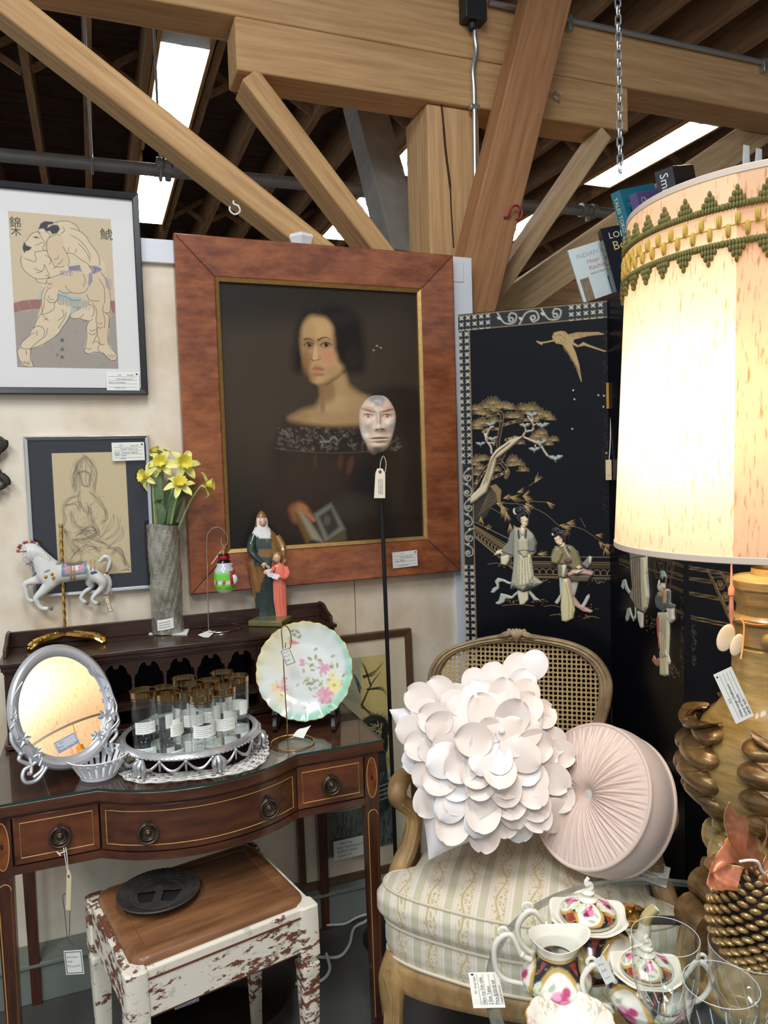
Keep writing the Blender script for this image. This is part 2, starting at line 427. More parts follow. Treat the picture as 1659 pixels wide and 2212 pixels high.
mb.box((-5,-4, CZ+0.29),(8,10, CZ+0.33)); struct(mb, 'ceiling', M_deck, smooth=0)
mb = MB(); mb.box((-5,9.8,0),(8,9.9,5)); struct(mb, 'wall_far', mat('far_wall', srgb(60,45,38),0.9))
JX = [-1.75,-1.37,-0.98,-0.62,-0.25,0.09,0.42,0.80,1.17,1.56,1.94,2.28,2.66,3.05,3.40,3.75,4.08,4.42,4.8,5.2,5.6]
for x in JX:
 mb = MB(); mb.box((x-0.024,2.2, CZ),(x+0.024,9.8, CZ+0.26)); o = mb.build('ceiling_joist', M_joist, smooth=0)
 tag(o, 'long brown wooden ceiling joist running away under the dark roof boards', 'joist', 'ceiling joists', 'structure')
for yy in (5.1,7.6):
 for a, b in zip(JX[:-1], JX[1:]):
  if 0.4 < a < 0.5 or 4.0 < a < 4.1: continue
  mb = MB(); mb.bar((a+.024, yy, CZ+0.03),(b-.024, yy, CZ+0.23),0.04,0.02, up=(0,1,0)); mb.bar((a+.024, yy+0.045, CZ+0.23),(b-.024, yy+0.045, CZ+0.03),0.04,0.02, up=(0,1,0))
  o = mb.build('cross_bridging', M_joist, smooth=0); tag(o, 'crossed pair of thin struts between two dark ceiling joists', 'strut', 'cross bridging between joists', 'structure')
M_tube = mat('fluorescent_tube', (1,1,1),0.4, emit=(0.94,0.98,1.0), estr=FLUO_STRENGTH)
M_housing = mat('fixture_housing', srgb(235,238,240),0.35)
M_sideboard = mat('fixture_side_wood', srgb(196,152,96),0.7, col2=srgb(150,105,62), nscale=9, stretch=(6,1,6), noise=0.3)
def fixture(x, y, label, wood=True, w=0.27):
 t = thing('fluorescent_fixture', label, 'ceiling light', (x, y, CZ))
 mb = MB(); mb.box((-w/2,0,0.035),(w/2,1.24,0.06)); mb.box((-w/2,-0.012,-0.02),(w/2,0,0.06)); mb.box((-w/2,1.24,-0.02),(w/2,1.252,0.06)); mb.box((-0.02,0,0),(0.02,1.24,0.035))
 mb.build('housing', M_housing, t, smooth=0)
 for s in (-1,1):
  mb = MB(); mb.tube([(s*0.075,0.02,0.005),(s*0.075,1.22,0.005)],0.02,10); mb.build('tube', M_tube, t)
  mb = MB(); mb.bar((s*(w/2+0.001),0,0.03),(s*(w/2+0.03),1.24,0.03),0.001,0.001) if False else mb.box((s*w/2-0.001 if s > 0 else s*w/2-0.02,-0.3,-0.02),(s*w/2+0.02 if s > 0 else s*w/2+0.001,1.5,0.2))
  if wood: mb.build('side_board', M_sideboard, t, smooth=0)
 return t
fixture(0.605,4.46, 'bright fluorescent ceiling light nearest the left, between the two long diagonal braces')
fixture(0.605,6.42, 'bright fluorescent ceiling light in the gap above the white rail beside the sumo print')
fixture(2.47,4.62, 'fluorescent ceiling light half hidden by the timber post')
fixture(2.47,6.45, 'fluorescent ceiling light low behind the second brace, left of the grey timber')
fixture(4.24,4.36, 'long fluorescent ceiling light with two tubes right of the steel chain')
fixture(4.24,6.42, 'fluorescent ceiling light behind the red hook between two braces')
def wood(name, c1, c2, stretch, sc=7.0, rough=0.7):
 return mat(name, srgb(*c1), rough, col2=srgb(*c2), nscale=sc, stretch=stretch, noise=0.2, bump=0.12, bscale=sc*2, contrast=(0.3,0.62), detail=8)
W_x = wood('timber_along', (206,164,114),(172,130,86),(0.35,7,7))
W_up = wood('timber_upright', (212,172,122),(176,134,90),(7,7,0.35))
W_grey = mat('weathered_grey_paint', srgb(126,122,116),0.8, noise=0.25, nscale=14, bump=0.5, bscale=40)
W_diag = wood('timber_brace', (206,164,112),(168,126,82),(7,7,0.45))
W_pale = wood('timber_brace_pale', (205,172,130),(166,134,96),(7,7,0.45))
def timber(name, label, pa, pb, Y, w, d, m, ext=(0,0)):
 """bar whose front face centre line runs between two photo points on the plane Y"""
 a, b = at(*pa, Y=Y), at(*pb, Y=Y); dr = (b-a).normalized(); a = a-dr*ext[0]; b = b+dr*ext[1]
 L = (b-a).length; M = frame((a+b)/2+Vector((0, d/2,0)),(0,1,0) if True else 0, dr.cross(Vector((0,1,0))), None)
 zx = dr; xx = Vector((0,1,0)); yy = zx.cross(xx); M = Matrix.Identity(4)
 c = (a+b)/2+Vector((0, d/2,0))
 for i in range(3): M[i][0] = xx[i]; M[i][1] = yy[i]; M[i][2] = zx[i]; M[i][3] = c[i]
 mb = MB(); mb.box((-d/2,-w/2,-L/2),(d/2, w/2, L/2)); o = mb.build(name, m, smooth=30, bevel=0.006); o.matrix_world = M
 tag(o, label, name.replace('timber_', '')); return o
PY = 2.47
def xbeam(name, label, x0, x1, z0, z1, Y, d, m):
 mb = MB(); mb.box((x0, Y, z0),(x1, Y+d, z1)); o = mb.build(name, m, smooth=30, bevel=0.006); tag(o, label, 'beam'); return o
xbeam('timber_beam', 'long horizontal timber beam across the top, carrying the steel conduit', -2.2,4.2,2.897,3.12, PY+0.015,0.16, W_x)
xbeam('timber_bolster', 'short thick timber bolster under the long beam, on top of the post', 0.492,2.022,2.722,2.888, PY, 0.15, W_x)
mb = MB(); mb.box((1.165, PY+0.02,0),(1.372, PY+0.215,2.72)); o = mb.build('timber_post', W_up, smooth=30, bevel=0.006)
tag(o, 'upright timber post with a long crack behind the portrait', 'post')
mb = MB(); mb.tube(smooth_path([at(x, y, Y=PY+0.0195) for x, y in ((952,210),(958,270),(963,330),(972,400),(975,460),(980,535))],5),[0.004]*6+[0.005]*10+[0.003]*10,6, flat=0.5)
cr = mb.build('crack', mat('dark_crack', srgb(70,45,28),0.9), o, world=True)
timber('timber_brace', 'long timber brace running from the top left corner down behind the portrait', (30,10),(682,528),2.35,0.080,0.115, W_diag, (0.9,0.25))
timber('timber_brace', 'timber brace under the left end of the bolster, third from the left edge', (540,158),(818,525), PY, 0.068,0.14, W_diag, (0.0,0.3))
timber('timber_brace', 'broad steep brown brace crossing in front of the beams right of the post', (1190,0),(1042,600),2.335,0.165,0.10, wood('timber_brace_brown', (176,126,84),(142,98,62),(7,7,0.4)),(0.5,0.4))
timber('timber_brace', 'slender pale brace under the right end of the bolster', (1312,285),(1070,640), PY, 0.060,0.11, W_pale, (0.0,0.12))
timber('timber_brace', 'lowest pale brace on the right, passing behind the books under the long beam', (1640,285),(1110,655), PY+0.185,0.13,0.09, W_pale, (0.3,0.4))
a, b = at(872,560, Y=2.72), at(786,225, Y=3.0)
mb = MB(); mb.bar(a, b, 0.15,0.10, up=(0.15,-1,0.25)); o = mb.build('timber_brace', W_grey, smooth=30, bevel=0.004); tag(o, 'grey painted timber brace leaning back left of the post', 'brace')
xbeam('timber_beam', 'lower horizontal timber behind the folding screen, partly seen above it', 1.30,3.2,2.03,2.22,2.78,0.1, W_x)
M_pipe = mat('grey_pipe', srgb(150,150,148),0.5, metal=0.25, noise=0.2, nscale=12)
M_galv = mat('galvanised_steel', srgb(190,195,198),0.35, metal=0.85, noise=0.1, nscale=20)
M_black = mat('black_plastic', srgb(38,38,40),0.45)
t = thing('sprinkler_pipe', 'grey horizontal pipe hung below the ceiling behind the timbers', 'pipe', (0,3.6,2.6))
p0, p1 = at(0,335, Y=3.6), at(1290,457, Y=3.6); pz = (p0.z+p1.z)/2
mb = MB(); mb.tube([(-2,3.6, p0.z-0.02),(p1.x+2,3.6, p1.z+0.02)],0.028,14); mb.build('pipe', M_pipe, t, world=True)
for px_, py_ in ((362,361),(1270,455)):
 c = at(px_, py_, Y=3.6); mb = MB()
 for dx, rr in ((-0.035,0.038),(0.0,0.034),(0.035,0.038)): mb.tube([(c.x+dx-0.014,3.6, c.z),(c.x+dx+0.014,3.6, c.z)], rr, 14)
 mb.tube([(c.x, 3.6, c.z-0.06),(c.x, 3.6, c.z-0.02)],0.014,10); mb.build('coupling', M_pipe, t, world=True)
for px_, py_ in ((198,342),(345,330)):
 c = at(px_, py_, Y=3.6); mb = MB(); mb.tube([(c.x, 3.6, p0.z-0.03),(c.x, 3.6, CZ+0.1)],0.006,8)
 mb.tube([(c.x, 3.6+0.036*math.cos(a), p0.z+0.036*math.sin(a)) for a in np.linspace(0,2*PI, 16, endpoint=False)],0.006,6, True); mb.build('hanger', M_pipe, t, world=True)
t = thing('electrical_conduit', 'vertical steel conduit bending up the post to a black junction box', 'conduit', (1.35,2.4,2.6))
cp = [at(x, y, Y=PY-0.012) for x, y in ((1026,40),(1026,80),(1029,110),(1022,150),(1024,190),(1025,240),(1027,420))]
mb = MB(); mb.tube(smooth_path(cp, 6),0.0085,10); mb.build('pipe', M_galv, t, world=True)
c = at(1020,233, Y=PY-0.006); mb = MB(); mb.box((c.x-0.014, c.y-0.016, c.z-0.008),(c.x+0.024, c.y+0.004, c.z+0.008)); mb.build('clamp', M_galv, t, world=True, bevel=0.002)
c = at(1028,8, Y=PY-0.04); mb = MB(); mb.box((c.x-0.04, c.y, c.z-0.05),(c.x+0.045, PY+0.015, c.z+0.09)); mb.tube([(c.x, PY-0.012, c.z-0.075),(c.x, PY-0.012, c.z-0.05)],0.016,10); mb.build('junction_box', M_black, t, world=True, bevel=0.004)
t = thing('electrical_conduit', 'long horizontal steel conduit along the face of the top beam', 'conduit', (1.5,2.45,3.0))
a, b = at(1056,5, Y=PY), at(1659,137, Y=PY); b = b+(b-a)*0.4
mb = MB(); mb.tube([a, b],0.0105,10); mb.build('pipe', M_galv, t, world=True)
for px_ in (1230,1650):
 k = (px_-1056)/603; c = at(px_, 5+132*k, Y=PY); mb = MB(); mb.box((c.x-0.01, c.y-0.013, c.z-0.04),(c.x+0.01, c.y+0.015, c.z+0.013)); mb.build('clamp', M_galv, t, world=True, bevel=0.002)
ca, cb = at(1334,-60, D=2.05), at(1340,372, D=2.05)
t = thing('steel_chain', 'thin steel chain hanging straight down in front of the beams', 'chain', cb)
L = (ca-cb).length; n = 23; pit = L/n
for i in range(n):
 mb = MB(); lw = 0.0075; ll = pit*0.62; pts = []
 for k in range(16):
  a = 2*PI*k/16; y = ll-lw if math.sin(a) >= 0 else -(ll-lw); pts.append((lw*math.cos(a),0, y+lw*math.sin(a)))
 rz = Matrix.Rotation(0.45+(PI/2)*(i % 2),4, 'Z'); mb.M = Matrix.Translation(cb+(ca-cb)*((i+0.5)/n)) @ rz
 mb.tube(pts, 0.0024,6, True); mb.M = None; mb.build('link', M_galv, t, world=True)
def hook(label, p, m, s, rot=0):
 pts = [Vector((0,0,0.022)), Vector((0,-0.004,0.012)), Vector((0.012,-0.012,0.004)), Vector((0.016,-0.012,-0.012)), Vector((0.0,-0.012,-0.022)), Vector((-0.014,-0.012,-0.012)), Vector((-0.014,-0.012,0.0))]
 mb = MB(); R_ = Matrix.Rotation(rot, 3, 'Y'); mb.tube(smooth_path([R_ @ (q*s) for q in pts],5),0.0028*s, 8); o = mb.build('cup_hook', m); o.location = p
 tag(o, label, 'hook')
hook('small white cup hook screwed into the long left brace', at(505,450, Y=2.352), mat('white_enamel', srgb(230,230,225),0.3),1.0)
hook('red plastic coated hook beside the steep brown brace', at(1105,465, Y=2.332), mat('red_plastic', srgb(150,45,55),0.4),1.5,-1.9)
hook('tiny steel hook in the right half of the bolster', at(1203,212, Y=PY-0.004), M_galv, 0.9,2.4)
# ================================================================== pictures on the wall
M_paint = mat('oil_pigment', rough=0.42, attr='Col', bump=0.06, bscale=300, spec=0.25)
M_paper = mat('paper_pigment', rough=0.75, attr='Col')
M_blackframe = mat('black_lacquer_frame', srgb(24,24,26),0.3)
M_matw = mat('white_mount_board', srgb(226,224,220),0.9)
M_matb = mat('black_mount_board', srgb(24,27,36),0.6)
M_silver = mat('silver_frame_metal', srgb(200,202,204),0.2, metal=1.0)
M_gilt = mat('gilt_slip', srgb(190,150,90),0.45, metal=0.6, noise=0.25, nscale=60)
M_burl = mat('burl_veneer', srgb(164,96,58),0.38, col2=srgb(116,62,38), nscale=13, stretch=(1,1,2.6), noise=0.4, detail=10, contrast=(0.36,0.66), coat=0.25)
def glass_mat(name, tint=(1,1,1), rough=0.0):
 """thin pane: clear with fresnel reflection"""
 if name in MATS: return MATS[name]
 m = bpy.data.materials.new(name); m.use_nodes = True; nt = m.node_tree; nt.nodes.clear()
 out = nt.nodes.new('ShaderNodeOutputMaterial'); mx = nt.nodes.new('ShaderNodeMixShader'); tr = nt.nodes.new('ShaderNodeBsdfTransparent'); gl = nt.nodes.new('ShaderNodeBsdfGlossy'); fr = nt.nodes.new('ShaderNodeLayerWeight'); pw = nt.nodes.new('ShaderNodeMath'); pw.operation = 'POWER'; sc = nt.nodes.new('ShaderNodeMath'); sc.operation = 'MULTIPLY_ADD'
 tr.inputs[0].default_value = (*tint, 1); gl.inputs['Roughness'].default_value = rough; fr.inputs[0].default_value = 0.5; pw.inputs[1].default_value = 4.0; sc.inputs[1].default_value = 0.8; sc.inputs[2].default_value = 0.045; nt.links.new(fr.outputs['Facing'], pw.inputs[0]); nt.links.new(pw.outputs[0], sc.inputs[0])
 nt.links.new(sc.outputs[0], mx.inputs[0]); nt.links.new(tr.outputs[0], mx.inputs[1]); nt.links.new(gl.outputs[0], mx.inputs[2]); nt.links.new(mx.outputs[0], out.inputs[0])
 MATS[name] = m; return m
M_pane = glass_mat('clear_pane')
def rect_frame(mb, x0, x1, z0, z1, w, y0, y1, inner=0.0):
 """four mitred mouldings; front at y0, back at y1; the inner lip sits `inner` further back"""
 O = [(x0, z0),(x1, z0),(x1, z1),(x0, z1)]; I = [(x0+w, z0+w),(x1-w, z0+w),(x1-w, z1-w),(x0+w, z1-w)]
 for i in range(4):
  j = (i+1) % 4
  vs = [(O[i][0], y1, O[i][1]),(O[j][0], y1, O[j][1]),(O[j][0], y0, O[j][1]),(O[i][0], y0, O[i][1]),
   (I[i][0], y1, I[i][1]),(I[j][0], y1, I[j][1]),(I[j][0], y0+inner, I[j][1]),(I[i][0], y0+inner, I[i][1])]
  mb.add(vs, [(0,1,2,3),(3,2,6,7),(7,6,5,4),(0,3,7,4),(1,5,6,2)])
def pane_mesh(name, x0, x1, z0, z1, y, m, parent, t=0.002):
 mb = MB(); mb.add([(x0, y, z0),(x1, y, z0),(x1, y, z1),(x0, y, z1)],[(0,1,2,3)]); return mb.build(name, m, parent, smooth=0)
# ---- the sumo print
FY = 2.272
a, b = at(300,418, Y=FY), at(319,852, Y=FY); x1 = (a.x+b.x)/2; z1 = a.z; z0 = b.z
pa, pb = at(16.6,453.6, Y=FY), at(255.9,795.3, Y=FY); px0, px1, pz0, pz1 = pa.x, pb.x, pb.z, pa.z
x0 = px0-(x1-px1)
t = thing('framed_print', 'black framed woodblock print of two grappling sumo wrestlers on white mount', 'picture', ((x0+x1)/2, WY, z0))
T0 = Vector(t.location)
def loc(x, y, z): return (x-T0.x, y-T0.y, z-T0.z)
mb = MB(); rect_frame(mb, x0-T0.x, x1-T0.x, z0-T0.z, z1-T0.z, 0.018, FY-T0.y-0.004,-0.002,0.004); mb.build('frame', M_blackframe, t, smooth=30, bevel=0.002)
mb = MB(); mb.box(loc(x0+0.015, FY+0.008, z0+0.015), loc(x1-0.015, FY+0.014, z1-0.015)); mb.build('mount', M_matw, t, smooth=0)
P = Paint([(92,75),(1340,197),(1415,1965),(187,1935)],340,490, srgb(205,186,154))
K = srgb(66,56,50); SK = srgb(216,196,164); SK2 = srgb(212,188,154); GR = srgb(160,150,138); HA = srgb(58,56,60); MAU = srgb(150,140,156); BLU = srgb(160,182,186)
P.poly([(150,1280),(480,1255),(700,1250),(900,1220),(1390,1310),(1430,1990),(180,1990)], GR, 1)
for x0_, w_ in ((150,350),(1325,80)):
 P.poly([(x0_, 1175),(x0_+w_*.3,1145),(x0_+w_*.6,1135),(x0_+w_, 1130),(x0_+w_, 1250),(x0_+w_*.5,1255),(x0_, 1285)] if w_ > 100 else [(1325,1160),(1390,1165),(1395,1310),(1340,1300)], srgb(160,112,104),1)
 for k in range(9): P.line([(x0_, 1180+k*12),(x0_+w_, 1140+k*12)], srgb(112,72,68),5,0.5)
for k in (180,330): P.line([(k, 1160),(k+50,1275)], srgb(190,140,130),22,0.6); P.line([(k, 1160),(k+50,1275)], srgb(110,70,66),5,0.7)
r_ = random.Random(3)
for k in range(160): P.ell((r_.uniform(190,1400), r_.uniform(1330,1930)),5,5, srgb(118,108,98),0.3,0.6)
P.poly([(1060,1200),(1170,1130),(1300,1150),(1330,1330),(1310,1500),(1290,1640),(1350,1740),(1400,1800),(1400,1860),(1330,1870),(1240,1780),(1180,1770),(1060,1790),(1005,1760),(1030,1600),(1035,1480),(1060,1390),(960,1370),(860,1360),(830,1330)], SK, 1)
P.poly([(560,900),(760,830),(1000,820),(1090,800),(1230,830),(1290,960),(1330,1130),(1320,1320),(1300,1470),(1290,1680),(1180,1680),(1160,1500),(1150,1330),(1100,1180),(1030,1060),(900,1070),(700,1010)], SK2,1)
P.poly([(530,970),(700,1000),(690,1180),(640,1250),(570,1400),(700,1500),(640,1590),(480,1690),(340,1720),(355,1850),(380,1940),(240,1920),(200,1820),(185,1750),(240,1650),(340,1560),(390,1470),(440,1340),(480,1220),(500,1060)], SK, 1)
P.poly([(640,1180),(860,1220),(830,1330),(760,1440),(690,1540),(560,1620),(350,1720),(330,1650),(440,1560),(560,1420)], SK, 1)
P.poly([(250,620),(300,660),(420,690),(520,700),(640,700),(700,760),(760,830),(600,900),(540,990),(480,950),(420,890),(330,830),(270,760)], SK, 1)
P.poly([(420,560),(570,560),(600,380),(690,350),(700,215),(850,220),(950,320),(1090,480),(1190,620),(1210,740),(1080,760),(960,780),(800,800),(660,790),(640,720),(420,690)], SK, 1)
P.poly([(560,420),(640,370),(760,400),(800,600),(830,720),(720,760),(640,720),(570,600)], SK2,1)
for q in ([(270,560),(330,530),(420,560),(430,640),(410,690),(330,660),(270,610)],[(300,440),(420,330),(520,400),(550,470),(520,550),(420,560),(360,520)],[(460,310),(520,290),(620,340),(600,400),(540,460),(500,400)]): P.poly(q, SK, 1)
P.poly([(460,300),(490,230),(540,205),(650,215),(640,240),(580,250),(570,285),(640,250),(700,255),(725,300),(690,350),(630,360),(600,320),(560,330),(520,290)], HA, 1)
P.poly([(265,520),(285,440),(310,490),(380,515),(345,550),(300,560),(290,585),(275,555)], HA, 1)
P.poly([(385,390),(440,385),(480,408),(430,405)], HA, 1)
P.poly([(820,745),(960,730),(1110,745),(1150,745),(1230,770),(1230,800),(1130,840),(1000,810),(830,800)], MAU, 1)
P.poly([(1070,820),(1110,815),(1115,920),(1070,1000),(1060,960)], MAU, 1)
P.poly([(690,1070),(770,1060),(860,1110),(980,1115),(960,1160),(860,1160),(760,1130),(690,1100)], BLU, 1)
P.poly([(850,1220),(920,1240),(900,1290),(840,1320)], BLU, 1)
for k in range(46):
 x = 680+k*8.7; y = 1090+70*math.sin(min(1, k/30)*1.5); P.line([(x, y),(x+r_.uniform(-12,12), y+r_.uniform(60,110))], BLU if k % 2 else K, 5,0.75)
for k in range(20): P.line([(720+k*7,800),(735+k*7+r_.uniform(-10,20),800+r_.uniform(30,75))], MAU, 6,0.9)
for k in range(14): P.line([(1270,880+k*9),(1320+r_.uniform(0,40),920+k*9)], MAU, 5,0.9); P.line([(480,1030+k*7),(455+r_.uniform(-5,20),1090+k*4)], BLU, 5,0.9)
P.poly([(960,710),(1010,690),(1110,790),(1090,830),(1010,840),(970,770)], SK, 1); P.poly([(1210,670),(1260,700),(1275,780),(1240,830),(1200,760)], SK, 1)
for ln in (
 [(665,225),(760,205),(850,220),(930,265),(960,325)],[(850,290),(960,330),(1040,390),(1090,480),(1160,570),(1195,650),(1205,740)],[(855,375),(950,430),(1020,500),(1070,580),(1090,660)],[(945,475),(1010,540),(1060,620),(1085,700)],
 [(760,280),(780,320),(735,360)],[(730,390),(690,365),(620,385),(570,430),(560,520),(575,600),(620,680),(650,740),(720,755),(770,745)],[(755,510),(800,590),(835,690),(815,740)],[(800,590),(880,600),(960,660),(1010,690),(1060,720),(1100,790)],
 [(650,660),(690,655),(705,620)],[(690,720),(730,700),(750,660)],[(830,520),(820,580)],[(920,540),(905,590)],[(250,620),(240,680),(270,770),(330,830),(420,885),(520,890),(600,870)],[(410,760),(440,785),(500,800)],[(420,880),(450,930),(540,945)],[(430,570),(510,555),(570,560)],
 [(540,610),(600,640),(610,680),(590,720)],[(430,820),(480,810),(520,780),(530,720),(560,790),(590,850),(540,850)],[(640,770),(690,740)],[(300,650),(360,670),(410,690),(430,650),(415,600),(420,560)],[(310,440),(370,360),(440,330),(490,350)],[(420,490),(460,480),(500,460),(540,480),(510,520),(530,550)],
 [(460,310),(480,370),(520,430),(560,460)],[(540,330),(590,350),(600,390)],[(570,890),(640,870),(760,825)],[(545,960),(560,900),(600,870)],[(560,930),(590,960),(620,940)],[(560,985),(590,1010),(610,990)],[(540,990),(500,1060),(490,1180),(490,1290),(440,1360),(390,1470)],[(570,1010),(530,1090),(520,1200),(500,1290)],
 [(1000,840),(1025,920),(1000,990)],[(780,975),(830,1040),(920,1070),(1020,1050),(1060,1000)],[(690,1030),(760,1060),(850,1060)],[(570,1090),(590,1130),(640,1140)],[(550,1130),(590,1170),(650,1170),(690,1140)],[(690,1060),(695,1130),(650,1180),(640,1250),(560,1300),(500,1310)],
 [(490,1310),(540,1360),(570,1390)],[(520,1380),(560,1360)],[(385,1480),(440,1450),(500,1470),(525,1520),(510,1560)],[(440,1510),(420,1540),(440,1560)],[(390,1530),(345,1560),(250,1640),(230,1690),(260,1720),(350,1720)],[(350,1715),(450,1630),(540,1560),(560,1480)],[(355,1720),(480,1680),(600,1610),(690,1550),(740,1470),(800,1400),(845,1310)],
 [(790,1290),(770,1360),(690,1480)],[(740,1260),(760,1330),(690,1390)],[(230,1700),(190,1740),(205,1830),(240,1900),(290,1930),(380,1935),(370,1880),(345,1850),(355,1720)],[(240,1870),(270,1900),(280,1870),(310,1910),(320,1875),(345,1915)],[(295,1740),(300,1790)],
 [(1195,905),(1250,1000),(1260,1120),(1255,1190)],[(1220,830),(1280,920),(1320,1060),(1330,1180),(1320,1320),(1310,1480)],[(1040,1080),(1080,1150),(1190,1165)],[(1110,1180),(1160,1280),(1150,1380),(1165,1480),(1170,1580),(1200,1680)],[(1240,1210),(1235,1280),(1290,1310),(1320,1290)],
 [(1275,1300),(1310,1360),(1300,1480),(1290,1600),(1310,1700),(1390,1790),(1400,1850)],[(1235,1300),(1260,1380),(1250,1480)],[(1175,1420),(1200,1440),(1225,1420)],[(1170,1470),(1200,1485),(1230,1470)],[(830,1330),(860,1365),(950,1360),(1000,1320)],[(960,1370),(1010,1395),(1070,1400),(1110,1380)],[(1060,1200),(1110,1220),(1130,1290),(1100,1350)],
 [(1065,1405),(1035,1470),(1040,1560),(1025,1700),(1005,1760),(1050,1790),(1110,1770),(1180,1770)],[(1070,1500),(1100,1520),(1140,1500)],[(1060,1540),(1100,1560),(1150,1545),(1155,1480)],[(1160,1560),(1120,1640)],[(1100,1660),(1150,1640),(1200,1680),(1250,1680)],[(1180,1690),(1175,1750),(1240,1790),(1300,1850),(1370,1870),(1400,1840)],
 [(1290,1800),(1320,1830)],[(1330,1800),(1350,1840)],[(1360,1800),(1375,1830)],[(1030,1720),(1060,1735),(1090,1725)],[(1130,745),(1150,790),(1130,835)],[(830,765),(960,750)],[(830,785),(960,775)],[(1150,780),(1230,785)],[(700,1085),(790,1110),(880,1150),(970,1150)]):
 P.line(ln, K, 7.5,0.85,4)
P.noise(0.05,4)
def print_glyphs(glyphs, Mfn, parent, m):
 mb = MB()
 for s_, x, y, size in glyphs:
  text_into(mb, s_, Mfn(x, y), size)
 if mb.v: return mb.build('lettering', m, parent, smooth=0, weld=False)
gy = FY+0.0062-WY
o = P.mesh('print', M_paper, t, lambda U, V: (px0+(px1-px0)*U-T0.x, np.full_like(U, FY+0.0072-T0.y), pz1+(pz0-pz1)*V-T0.z))
def wallM(px_, py_, y): p = at(px_, py_, Y=y); return Matrix.Translation(Vector(loc(*p))) @ Matrix.Rotation(PI/2,4, 'X')
M_brush = mat('black_brush_ink', srgb(62,58,56),0.8)
print_glyphs([('錦', 20,488,0.030),('木', 23,507,0.027),('鯱', 216,515,0.034),('春', 130,738,0.011),('英', 130,758,0.011),('画', 130,774,0.010),('卜', 119,770,0.012)], lambda x, y: wallM(x, y, FY+0.0068), t, M_brush)
pane_mesh('glass', x0+0.016-T0.x, x1-0.016-T0.x, z0+0.016-T0.z, z1-0.016-T0.z, FY+0.003-T0.y, M_pane, t)
def wall_card(px_, py_, w, h, y, parent, lines, seed, rot=0.0):
 p = at(px_, py_, Y=y); M = Matrix.Translation(p) @ Matrix.Rotation(PI/2,4, 'X') @ Matrix.Rotation(rot, 4, 'Z')
 return card('price_card', M, w, h, lines, parent, seed=seed)
wall_card(231,843,0.088,0.052, FY-0.002, t, [(0.03,0.040,0.007, '717', 0),(0.055,0.041,0.005, 'FRAMED', 0),(0.026,0.030,0.006, 'Wood Block print', 0),(0.006,0.020,0.007, 'Sumo Wrestlers', 0),(0.02,0.005,0.006, '195.00  N.F.', 0)],1)
# ---- the pen drawing in a silver frame
FY = 2.278
x0, x1 = at(60,1110, Y=FY).x, at(329,1100, Y=FY).x; z1 = at(190,941, Y=FY).z; z0 = at(190,1283, Y=FY).z
t = thing('framed_drawing', 'silver framed scratchy pen drawing of a seated figure on black mount', 'picture', ((x0+x1)/2, WY, z0)); T0 = Vector(t.location)
mb = MB(); rect_frame(mb, x0-T0.x, x1-T0.x, z0-T0.z, z1-T0.z, 0.011, FY-T0.y, -0.002,0.003); mb.build('frame', M_silver, t, smooth=30, bevel=0.002)
mb = MB(); mb.box(loc(x0+0.009, FY+0.008, z0+0.009), loc(x1-0.009, FY+0.014, z1-0.009)); mb.build('mount', M_matb, t, smooth=0)
P = Paint([(111,979),(272,977),(284,1237),(128,1238)],190,300, srgb(205,186,146))
r_ = random.Random(11); PEN = srgb(66,62,60)
def sketch(pts, n, j, wd=0.9, a=0.6):
 for k in range(n): P.line([(x+r_.uniform(-j, j), y+r_.uniform(-j, j)) for x, y in pts], PEN, wd, a*r_.uniform(0.5,1),4)
for ln, n, j in (([(165,1000),(158,1030),(160,1060)],7,7),([(178,990),(170,1010),(163,1030),(167,1060)],8,8),([(180,985),(195,1000),(203,1030),(200,1060)],8,7),([(170,1020),(176,1045),(190,1050),(194,1025)],5,3),([(168,1022),(180,1018),(193,1024)],6,3),
  ([(172,1060),(170,1080),(180,1100),(195,1110)],6,5),([(195,1060),(212,1080),(225,1100),(228,1120),(218,1130)],8,5),([(165,1070),(145,1080),(136,1095),(140,1120),(132,1150)],6,5),([(140,1090),(165,1085),(172,1100)],4,5),([(150,1100),(160,1130),(180,1140),(200,1150)],7,6),
  ([(190,1090),(195,1120),(205,1140),(215,1160)],9,8),([(165,1150),(190,1140),(210,1150),(185,1165),(160,1160)],8,6),([(170,1145),(200,1160),(230,1175)],6,6),([(225,1170),(250,1150),(258,1120)],3,6),([(215,1165),(240,1130),(248,1108)],3,6),([(235,1180),(262,1160),(266,1140)],3,5),
  ([(230,1180),(255,1190),(270,1210),(278,1225)],9,6),([(240,1200),(255,1185),(268,1200),(272,1220)],6,5),([(160,1170),(175,1190),(190,1180),(220,1185)],6,7),([(140,1140),(150,1165),(160,1190)],4,5),([(150,1200),(190,1170),(215,1195)],3,6),([(165,1215),(175,1195),(160,1180)],3,6),([(130,1130),(138,1140),(150,1150)],6,5),([(262,1232),(272,1230),(280,1232)],3,1)):
 sketch(ln, n+2, j)
for k in range(34):
 x, y = r_.uniform(150,230), r_.uniform(1060,1200); P.line([(x, y),(x+r_.uniform(-14,14), y+r_.uniform(-14,14)),(x+r_.uniform(-18,18), y+r_.uniform(-6,22))], PEN, 0.8,0.5,4)
for k in range(16): P.line([(165+k*2.4,985+abs(8-k)),(158+k*3+r_.uniform(-8,8),1045+r_.uniform(-15,10))], PEN, 0.8,0.5)
P.noise(0.05,5)
qa, qb = at(111,979, Y=FY), at(284,1237, Y=FY)
P.mesh('drawing', M_paper, t, lambda U, V: (qa.x+(qb.x-qa.x)*U-T0.x, np.full_like(U, FY+0.0072-T0.y), qa.z+(qb.z-qa.z)*V-T0.z))
pane_mesh('glass', x0+0.01-T0.x, x1-0.01-T0.x, z0+0.01-T0.z, z1-0.01-T0.z, FY+0.004-T0.y, M_pane, t)
